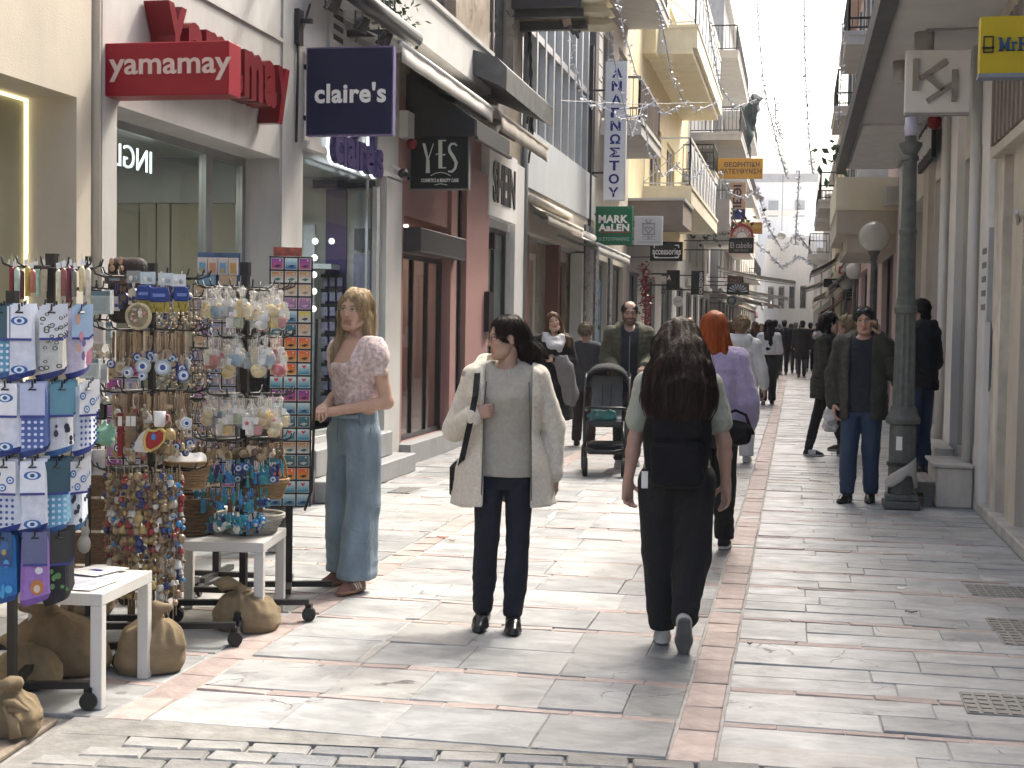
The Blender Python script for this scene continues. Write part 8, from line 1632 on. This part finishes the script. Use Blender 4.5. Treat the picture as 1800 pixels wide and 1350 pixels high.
m = MB(); m.tube([(-.045, .0, .27), (-.04, .02, .33), (0, .03, .35), (.04, .02, .33), (.045, 0, .27)], .011, 6); m.build('grab_handle', BPM, bp, world=False, smooth=True)
m = MB()
for sg in (-1, 1): m.tube([(sg*.085, -.03, .26), (sg*.12, -.12, .40), (sg*.12, -.20, .44), (sg*.11, -.32, .35)], .018, 6)
m.build('shoulder_strap', BPM, bp, world=False, smooth=True); m = MB(); m.box(.135, .08, -.13, .165, .098, -.05); m.build('paper_tag', WPAINT, bp, world=False)
# ================================================================ MORE PEOPLE
def at(px, py, Y=None):
    return G(px, py) if Y is None else Vector((PY(px, 600, Y).x, Y, 0))
# red-haired woman
lil = dict(name='jumper', mat=LILAC, t=.05, ts=.030, z0=.93, sleeve=1.0, fold=.007, ff=26, wide=.05, neck=[((0, -.05, 1.49), (.07, .08, .05))])
red = person('woman with copper red hair in a fluffy lilac jumper and black trousers', at(1256, 0, 9.95), 1.66, 176, res=.012, skin=SK_F, hair=hair_long(.21, .088, .0, True, .020, .035, .085, .09, 7), hairmat=H_RED, look=(4, -4, 0), arms=(((-.25, .02, 1.09), (-.24, -.10, .90)), ((.235, .03, 1.11), (.16, -.16, 1.0))), legs='walk', trousers=(BLACKC, (.10, .085, .07)), tops=(lil,), shoe=('sneaker', (.02, .02, .02), (.55, .55, .55)))
b = thing('handbag', 'rounded black handbag swinging behind the lilac jumper', 'bag', PY(1292, 760, 9.75)); c = PY(1292, 757, 9.75); S = SDF((-.16, -.12, -.14), (.16, .12, .18), .008); S.ell((0, 0, 0), (.115, .06, .085), .02); S.box((0, 0, -.01), (.10, .055, .06), .03, rad=.03); S.wr(.004, 40, 2); sdf_obj('bag_body', S, BPM, b)
m = MB(); m.tube([(-.09, 0, .05), (-.07, .0, .12), (0, .01, .15), (.07, 0, .12), (.10, 0, .04), (.125, 0, -.01)], .012, 6); m.build('handle', BPM, b, world=False, smooth=True)
# white hoodie
def hoodfn(S): S.ell((0, .10, 1.42), (.13, .075, .085), .03); S.chain([(-.12, -.02, 1.45), (-.10, .08, 1.47), (.10, .08, 1.47), (.12, -.02, 1.45)], [.03, .04, .04, .03], .02)
hd = dict(name='hoodie', mat=WHITEC, t=.045, ts=.024, z0=.88, sleeve=.93, fold=.008, ff=26, fn=hoodfn, neck=[])
wht = person('person in white hoodie and white trousers with sandy pinned up hair', G(1297, 813), 1.68, 172, res=.014, skin=SK_T, hair=hair_bun, hairmat=hairm('sandy_hair', (.27, .19, .115)), look=(10, 0, 0), arms=(((-.25, .0, 1.10), (-.27, -.10, .87)), ((.25, .03, 1.10), (.265, -.02, .86))), legs='step', trousers=(WHITEC, (.112, .094, .088)), tops=(hd,), shoe=('sneaker', (.5, .5, .5), (.6, .6, .6)))
# dark long hair, white jacket
jk = dict(name='jacket', mat=WHITEC, t=.040, ts=.028, z0=1.02, sleeve=1.0, fold=.007, ff=26)
person('woman with waist long black hair, short white jacket and black trousers', G(1349, 711), 1.70, 180, res=.018, hair=hair_long(.46, .095, .0, True, .016, .04, .09, .11, 4), hairmat=H_BLACK, legs='walk', trousers=(BLACKC, (.105, .09, .08)), tops=(jk,), shoe=('sneaker', (.02, .02, .02), (.3, .3, .3)), arms=('bent', 'bent'))
# black coat, white scarf, grey coat over the arm
def scarf_lady(t, s, HM):
    S = SDF((-.2, -.25, 1.2), (.2, .15, 1.5), .010); S.chain([(-.09, .04, 1.43), (-.085, -.07, 1.40), (-.02, -.125, 1.32), (.06, -.13, 1.30), (.09, -.06, 1.39), (.08, .05, 1.43)], [.04, .055, .065, .06, .055, .04], .03); S.ell((.01, -.13, 1.32), (.10, .04, .11), .03); S.wr(.008, 45, 4); emit_mesh('scarf', [(S, None, None)], WHITEC, t, s)
lc = dict(name='coat', mat=BLACKC, t=.045, ts=.026, z0=.42, sleeve=1.0, wide=.10, fold=.008, ff=22, neck=[((0, -.06, 1.44), (.09, .1, .12))])
sc = person('woman with loose brown hair, black coat and white scarf carrying a grey coat', at(972, 0, 16.9), 1.70, 4, res=.012, skin=SK_F, hair=hair_long(.27, .085, .0, True, .014, .030, .08, .10, 8, blow=.05), hairmat=H_BROWN, look=(2, -8, -10), arms=(((-.25, .03, 1.11), (-.20, -.12, .92)), ((.235, .02, 1.13), (.02, -.19, 1.15))), legs='step', trousers=(BLACKC, (.10, .08, .07)), tops=(lc,), shoe=('boot', (.01, .01, .01), (.01, .01, .01)), handcfg={1: dict(d=(-.9, -.1, .05), n=(0, 1, 0), curl=1.0)}, extra=scarf_lady)
b = thing('folded_coat', 'light grey coat draped over the arm of the scarf wearing woman', 'coat', in_frame(sc, (.12, -.2, 1.1))); S = SDF((-.12, -.38, .55), (.34, .02, 1.25), .011); S.col([(.60, .215, -.19, .055, .05), (.75, .20, -.20, .10, .065), (.95, .16, -.21, .115, .075), (1.10, .11, -.21, .12, .08), (1.19, .06, -.20, .085, .06)], .03); S.wr(.012, 38, 6, (1.4, 1.4, .3)); v, f = S.mesh(); A_ = lambda v: np.array([in_frame(sc, p) for p in v]); mesh_obj('cloth', A_(v), f, cloth('grey_wool', (.21, .20, .195), var=.15), b, smooth=True)
# grey-haired person seen from behind
bl = dict(name='blazer', mat=CHARC, t=.035, ts=.026, z0=.84, sleeve=1.0, wide=.06)
person('grey haired person in charcoal blazer seen from behind at the marble wall', at(1029, 0, 18.2), 1.57, 170, res=.015, skin=SK_F, hair=hair_bun, hairmat=hairm('grey_blond_hair', (.23, .185, .125)), trousers=(cloth('plum_cloth', (.025, .014, .017)), (.10, .08, .07)), tops=(bl,), shoe=('boot', (.01, .01, .01), (.01, .01, .01)))
# bearded man with the pushchair
sw = dict(name='sweater', mat=NAVYK, t=.014, z0=.84, sleeve=0, neck=[((0, -.05, 1.475), (.06, .09, .085))])
def pk(S): S.chain([(-.11, -.05, 1.42), (-.10, .06, 1.46), (.10, .06, 1.46), (.11, -.05, 1.42)], [.035, .045, .045, .035], .02)
def pcut(S): S.box((0, -.22, 1.0), (.085, .20, .62), .012, 'sub', rad=.02); S.ell((0, -.05, 1.47), (.08, .10, .09), .01, 'sub')
park = dict(name='parka', mat=OLIVEG, t=.045, ts=.030, z0=.68, sleeve=1.0, wide=.05, fold=.008, ff=24, fn=pk, cut=[pcut], neck=[])
def zipx(t, s, HM): m = MB(); m.tube([(0, -.150, 1.36), (0, -.147, 1.2), (0, -.142, 1.0), (0, -.14, .86)], .005, 4); m.v = [tuple(Vector(p)*s) for p in m.v]; m.build('zip', STEEL, t, world=False)
dad = person('bearded man with glasses in olive parka pushing the pushchair', at(1106, 0, 15.75), 1.82, 2, True, .011, SK_M, hair_balding, hairm('brown_black_hair', (.035, .025, .02)), (.04, .028, .02), (2, 4, 0), arms=('push', ((.225, -.02, 1.12), (.15, -.30, 1.05))), legs='step', trousers=(cloth('black_jeans', (.02, .021, .024)), (.10, .07, .055)), tops=(sw, park), beard=(.055, .035, .025), glasses=BLACK, shoe=('sneaker', (.25, .25, .25), (.5, .5, .5)), handcfg={0: dict(d=(.1, -.7, -.3), n=(0, 0, -1), curl=1.1), 1: dict(d=(-.3, -.7, -.3), n=(0, 0, -1), curl=1.1)}, extra=zipx)
st = thing('pushchair', 'black pushchair with grey hooded seat and teal bag in its tray', 'pushchair', (at(1068, 0, 14.95).x, 14.95, 0), math.atan2(-at(1068, 0, 14.95).x, -14.95*-1) if False else dad.rotation_euler.z-.05)
FR = mk('pushchair_frame', (.02, .021, .023), .35, .3, var=.1); PF = cloth('pushchair_fabric', (.016, .017, .020), var=.2); PG = cloth('pushchair_grey', (.13, .135, .14)); RUB = mk('rubber', (.018, .018, .018), .8)
def whl(x, y, r, w):
    m = MB(); n = 20
    for k in range(n):
        a, b2 = 2*pi*k/n, 2*pi*(k+1)/n
        ring = lambda a: [(x+dx, y+cos(a)*rr, r+sin(a)*rr) for dx, rr in ((-w/2, r*.72), (-w/2, r*.92), (-w/4, r), (w/4, r), (w/2, r*.92), (w/2, r*.72))]
        A_, B_ = ring(a), ring(b2)
        for j in range(5): m.quad(A_[j], A_[j+1], B_[j+1], B_[j])
    o = m.build('wheel', RUB, st, world=False, smooth=True); m = MB(); m.cyl((x-w*.35, y, r), (x+w*.35, y, r), r*.72, n=16); m.build('hub', mk('grey_plastic', (.09, .09, .095), .5), o, world=False)
for sg in (-1, 1): whl(sg*.20, -.36, .10, .05); whl(sg*.24, .30, .14, .055)
m = MB()
for sg in (-1, 1):
    m.tube([(sg*.20, -.36, .10), (sg*.20, -.345, .25), (sg*.21, -.33, .30), (sg*.235, .05, .62), (sg*.235, .34, .98), (sg*.235, .42, 1.04)], .016, 8); m.tube([(sg*.24, .30, .14), (sg*.235, .05, .55)], .015, 8); m.tube([(sg*.21, -.33, .30), (sg*.19, -.30, .42), (sg*.185, -.1, .56)], .014, 8)
m.tube([(-.235, .42, 1.04), (-.15, .46, 1.06), (.15, .46, 1.06), (.235, .42, 1.04)], .018, 8); m.tube([(-.21, -.33, .28), (-.1, -.40, .26), (.1, -.40, .26), (.21, -.33, .28)], .022, 8); m.build('frame', FR, st, world=False, smooth=True)
S = SDF((-.30, -.55, .1), (.30, .5, 1.3), .012); S.box((0, .03, .27), (.19, .26, .055), .02, rad=.03); sdf_obj('basket', S, PF, st)
S = SDF((-.30, -.4, .35), (.30, .5, 1.2), .010); R1 = np.array(Matrix.Rotation(-.42, 3, 'X')); S.box((0, .13, .80), (.165, .035, .25), .02, rot=R1, rad=.03); S.box((0, -.07, .56), (.165, .16, .04), .03, rad=.03); S.wr(.003, 40, 2); sdf_obj('seat', S, PG, st)
gr = []
for i in range(8):
    a = radians(52+i*14); row = []
    for j in range(13):
        b2 = pi*j/12; row.append((.225*cos(b2)*1.0, .17-.34*cos(a)*sin(b2)**.6, .84+.30*sin(a)*sin(b2)**.5+.02))
    gr.append(row)
MB().sheet(gr).build('hood', PF, st, world=False, smooth=True, thick=.012)
MB().tube([(-.215, .10, .66), (-.21, -.24, .70), (-.16, -.30, .71), (.16, -.30, .71), (.21, -.24, .70), (.215, .10, .66)], .015, 8).build('bumper_bar', FR, st, world=False, smooth=True)
S = SDF((-.2, -.42, .5), (.2, -.1, .75), .009); S.box((0, -.25, .545), (.18, .06, .035), .02, rad=.02); sdf_obj('foot_tray', S, FR, st)
gb = thing('carrier_bag', 'crumpled teal carrier bag lying in the pushchair tray', 'bag', st.location+Vector((0, -.25, .6))); S = SDF((-.2, -.1, -.09), (.2, .1, .11), .009); S.ell((-.02, 0, .02), (.155, .06, .06), .02); S.ell((.05, 0, .03), (.09, .05, .06), .02); S.wr(.012, 60, 3); sdf_obj('bag_body', S, mk('teal_plastic', (.02, .13, .125), .3, var=.6, scale=14), gb)
for k, (x, z) in enumerate(((-.045, .93), (.045, .93))): m = MB(); m.bar((x, .12, z), (x, .05, z-.22), .028, .006); m.build('harness_strap', PF, st, world=False)
# man on the phone
def mcut(S): R_ = np.array(Matrix.Rotation(.13, 3, 'Y')); S.box((-.005, -.22, 1.02), (.092, .20, .60), .012, 'sub', rad=.02, rot=None); S.ell((0, -.05, 1.47), (.08, .10, .09), .01, 'sub')
jkt = dict(name='jacket', mat=OLIVEJ, t=.042, ts=.030, z0=.74, sleeve=1.0, wide=.05, fold=.008, ff=26, fn=pk, cut=[mcut], neck=[])
navt = dict(name='jumper', mat=NAVYK, t=.020, z0=.80, sleeve=0, fold=.005, neck=[((0, -.05, 1.475), (.075, .09, .055))])
def phone_extra(t, s, HM):
    m = MB()
    for sg in (-1, 1): m.sph((sg*.033, -.062, .088), (.026, .016, .018), 10, 6)
    m.tube([(-.08, .03, .07), (-.06, -.05, .09), (0, -.075, .092), (.06, -.05, .09), (.08, .03, .07)], .004, 5); m.v = [tuple((HM@Vector(p))*s) for p in m.v]; m.build('sunglasses', mk('sunglass_lens', (.05, .055, .06), .12, .4), t, world=False, smooth=True)
tel = person('grey haired man in olive jacket and blue jeans talking on phone', G(1511, 884), 1.76, -8, True, .010, (.40, .245, .18), hair_short, H_SALT, (.06, .055, .05), (6, 5, -8), arms=(((-.265, .05, 1.11), (-.235, -.03, .86)), ((.275, .0, 1.14), (.142, -.075, 1.455))), legs=(((.10, -.02, .48), (.11, .0, .085), 14, 0), ((.075, .05, .475), (.07, .13, .085), 6, 0)), trousers=(DENIMB, (.105, .078, .066), 1.0), tops=(navt, jkt), shoe=('boot', (.016, .015, .015), (.02, .02, .02)), handcfg={1: dict(d=(-.20, .10, 1), n=(-.9, -.2, 0), curl=.8, thumb=(0, -1, .2))}, extra=phone_extra, lip=(.34, .14, .12))
ph = thing('mobile_phone', 'black mobile phone held to the ear of the jacketed man', 'phone', in_frame(tel, (.122, -.105, 1.54))); m = MB(); m.obox((0, 0, 0), (.012, .07, .14), Matrix.Rotation(.2, 3, 'X')); m.build('case', BLACK, ph, world=False, bevel=.006)
# man behind the lamp post
hk = dict(name='hooded_jacket', mat=cloth('ink_jacket', (.010, .012, .019)), t=.045, ts=.032, z0=.84, sleeve=1.0, wide=.03, fold=.008, ff=26, fn=hoodfn, neck=[])
q = PY(1617, 600, 14.75); q = Vector((q.x, 14.75, .12))
person('man in ink blue hooded jacket standing half hidden behind the lamp post', q, 1.75, -128, True, .013, SK_M, hair_short, H_BLACK, (.03, .03, .03), (0, 0, 0), arms=('bent', ((.24, .04, 1.1), (.2, -.1, .9))), trousers=(DENIMB, (.10, .076, .064)), tops=(hk,), shoe=('boot', (.01, .01, .01), (.012, .012, .012)))
# woman in the long hooded coat with the bag
def furhood(S): S.ell((0, .035, 1.60), (.122, .118, .155), .03); S.ell((0, -.13, 1.585), (.072, .105, .105), .015, 'sub'); S.ell((0, .09, 1.45), (.14, .09, .09), .04)
lcoat = dict(name='hooded_coat', mat=cloth('black_olive_cloth', (.022, .022, .018), var=.25), t=.06, ts=.036, z0=.70, sleeve=1.0, wide=.12, fold=.009, ff=24, neck=[])
def fur(t, s, HM):
    S = SDF((-.22, -.10, 1.33), (.22, .26, 1.52), .012); S.chain([(-.13, -.01, 1.43), (-.11, .10, 1.45), (0, .16, 1.445), (.11, .10, 1.45), (.13, -.01, 1.43)], [.03, .036, .04, .036, .03], .02); S.wr(.008, 90, 2); emit_mesh('fur_trim', [(S, None, None)], mk('pale_fur', (.36, .33, .28), .95, var=.3, scale=50, bump=1, bscale=160), t, s)
hoodw = person('woman in long dark hooded coat and black and white sneakers turned to her friend', G(1452, 802), 1.74, 78, res=.013, skin=SK_F, hair=hair_long(.20, .10, .0, True, .022, .035, .10, .10, 9), hairmat=H_BLACK, look=(0, 0, 0), arms=(((-.26, -.02, 1.10), (-.26, -.20, .98)), ((.25, -.06, 1.16), (.12, -.28, 1.22))), legs=(((.09, .10, .49), (.10, .19, .085), -8, 0), ((.085, -.08, .49), (.10, -.17, .085), 8, 0)), trousers=(BLACKC, (.088, .062, .046), 1.0), tops=(lcoat,), shoe=('panel', (.02, .02, .025), (.55, .55, .55)), extra=fur)
b = thing('carrier_bag', 'white plastic carrier bag with grey print hanging from her hand', 'bag', PY(1460, 735, 17.5)); c = PY(1460, 710, 17.5); S = SDF((-.13, -.09, -.19), (.13, .09, .17), .008); S.col([(-.165, 0, 0, .07, .035), (-.10, 0, 0, .088, .05), (.0, -.005, 0, .072, .04), (.08, -.01, 0, .045, .02), (.15, -.02, 0, .012, .010)], .01, e=2.6); S.wr(.007, 70, 4); v, f = S.mesh(); sdf_obj('bag_body', S, mk('thin_white_plastic', (.62, .62, .62), .35, var=.05), b)
m = MB(); m.sph((.0, -.05, -.06), (.045, .008, .035), 10, 6); m.build('print', INK_G, b, world=False)
# blond friend behind the phone man
bf = dict(name='coat', mat=BLACKC, t=.045, ts=.03, z0=.8, sleeve=1.0, wide=.05)
person('short haired blond woman in black coat facing the hooded woman', at(1487, 0, 18.6), 1.72, -62, res=.013, skin=SK_F, hair=hair_bun, hairmat=H_PALE, look=(-10, 0, 0), arms=('down', ((.24, -.04, 1.15), (.10, -.27, 1.22))), trousers=(BLACKC, (.09, .07, .05)), tops=(bf,), shoe=('sneaker', (.03, .03, .03), (.5, .5, .5)))
# bald man further on
dk = dict(name='jacket', mat=CHARC, t=.045, ts=.03, z0=.84, sleeve=1.0)
person('bald man in charcoal jacket ahead of the red haired woman', at(1212, 0, 24), 1.70, 172, True, .018, (.42, .27, .21), hair_fringe, hairm('grey_stubble', (.14, .11, .09)), tops=(dk,), trousers=(CHARC, (.10, .075, .06)), legs='walk', shoe=('boot', (.01, .01, .01), (.01, .01, .01)))
# person behind the souvenir racks
bh = dict(name='jacket', mat=BLACKC, t=.04, ts=.03, z0=.82, sleeve=1.0)
person('person in black clothes and white sneakers hidden behind the souvenir racks', at(468, 0, 9.15), 1.74, 150, True, .014, SK_M, hair_short, H_BLACK, tops=(bh,), trousers=(cloth('grey_track', (.06, .06, .065)), (.10, .08, .07)), shoe=('sneaker', (.45, .45, .45), (.6, .6, .6)), arms=('bent', 'bent'))
# the crowd down the lane: every walker is a person of their own
CR = [  # px, Y, h, face, male, look of the clothes, hair
 (1327, 40, 1.70, 175, False, 'black', 'brown', 'woman in black jacket with a white patch walking down the lane'),
 (1338, 46, 1.66, 0, False, 'tan', 'brown', 'woman with tan coat and brown hair coming up the lane'),
 (1362, 44, 1.78, 180, True, 'ink', 'black', 'man in ink blue coat just past the white jacketed woman'),
 (1378, 48, 1.80, 180, True, 'ink', 'black', 'dark clad man in the middle of the crowd'),
 (1398, 50, 1.74, 178, True, 'navy', 'grey', 'man in navy coat with a pale hood, middle of the lane'),
 (1410, 46, 1.78, 186, True, 'black', 'black', 'tall man in black jacket at the crowd edge'),
 (1424, 52, 1.74, 180, True, 'ink', 'black', 'dark haired man walking close to the hooded woman'),
 (1352, 60, 1.7, 0, False, 'white', 'pale', 'pale haired woman in white coming towards us far off'),
 (1300, 38, 1.72, 178, True, 'black', 'black', 'man in black right behind the white hoodie'),
 (1312, 52, 1.74, 5, True, 'grey', 'black', 'man in grey coming up the lane beside the shops'),
 (1390, 64, 1.72, 180, False, 'black', 'brown', 'brown haired woman in black deep in the crowd'),
 (1436, 60, 1.76, 182, True, 'navy', 'black', 'man in navy far down by the globe lamps'),
 (1370, 72, 1.72, 180, True, 'grey', 'grey', 'grey haired walker far down the lane'),
 (1407, 75, 1.70, 0, False, 'tan', 'brown', 'woman in tan far down the lane'),
 (1345, 80, 1.72, 180, True, 'black', 'black', 'farthest man in black by the parasol'),
 (1197, 30, 1.76, 0, True, 'black', 'black', 'man in dark clothes by the round sign'),
 (1284, 33, 1.68, 178, False, 'black', 'brown', 'woman in black between the red hair and the white hoodie')]
CM = {'black': BLACKC, 'tan': cloth('tan_cloth', (.22, .155, .105)), 'ink': cloth('ink_jacket', (.010, .012, .019)), 'navy': NAVYJ, 'white': WHITEC, 'grey': CHARC}
HH = {'brown': H_BROWN, 'black': H_BLACK, 'grey': H_GREY, 'pale': H_PALE}
for i, (px, Y, h, fc, ml, cl, hr, lab) in enumerate(CR):
    g_ = dict(name='coat', mat=CM[cl], t=.042, ts=.03, z0=.80-.12*(i % 3), sleeve=1.0, wide=.05, seed=i)
    person(lab, at(px, 0, Y), h, fc, ml, .024, SK_M if ml else SK_F, hair_short if ml else hair_long(.26, .085, .0, True, .014, .035, .08, .09, i), HH[hr], tops=(g_,), trousers=((BLACKC, NAVYJ, CHARC)[i % 3], (.10, .075, .06)), legs=('walk', 'walk2', 'step')[i % 3], shoe=('sneaker', (.02, .02, .02), (.3, .3, .3)), arms=(('fwd', 'back'), ('down', 'down'), ('back', 'fwd'))[i % 3], group='people walking down the lane')
# ================================================================ HAZE
hm = bpy.data.materials.new('haze_air'); hm.use_nodes = True; hn = hm.node_tree; hn.nodes.clear()
pv = hn.nodes.new('ShaderNodeVolumePrincipled'); pv.inputs['Color'].default_value = (.93, .95, 1, 1); pv.inputs['Density'].default_value = HAZE; pv.inputs['Anisotropy'].default_value = .2
ho = hn.nodes.new('ShaderNodeOutputMaterial'); hn.links.new(pv.outputs[0], ho.inputs['Volume'])
tag(MB().box(-1000, -400, -1.1, 1000, 1600, 20.5).build('haze', hm, fix=False), kind='stuff')
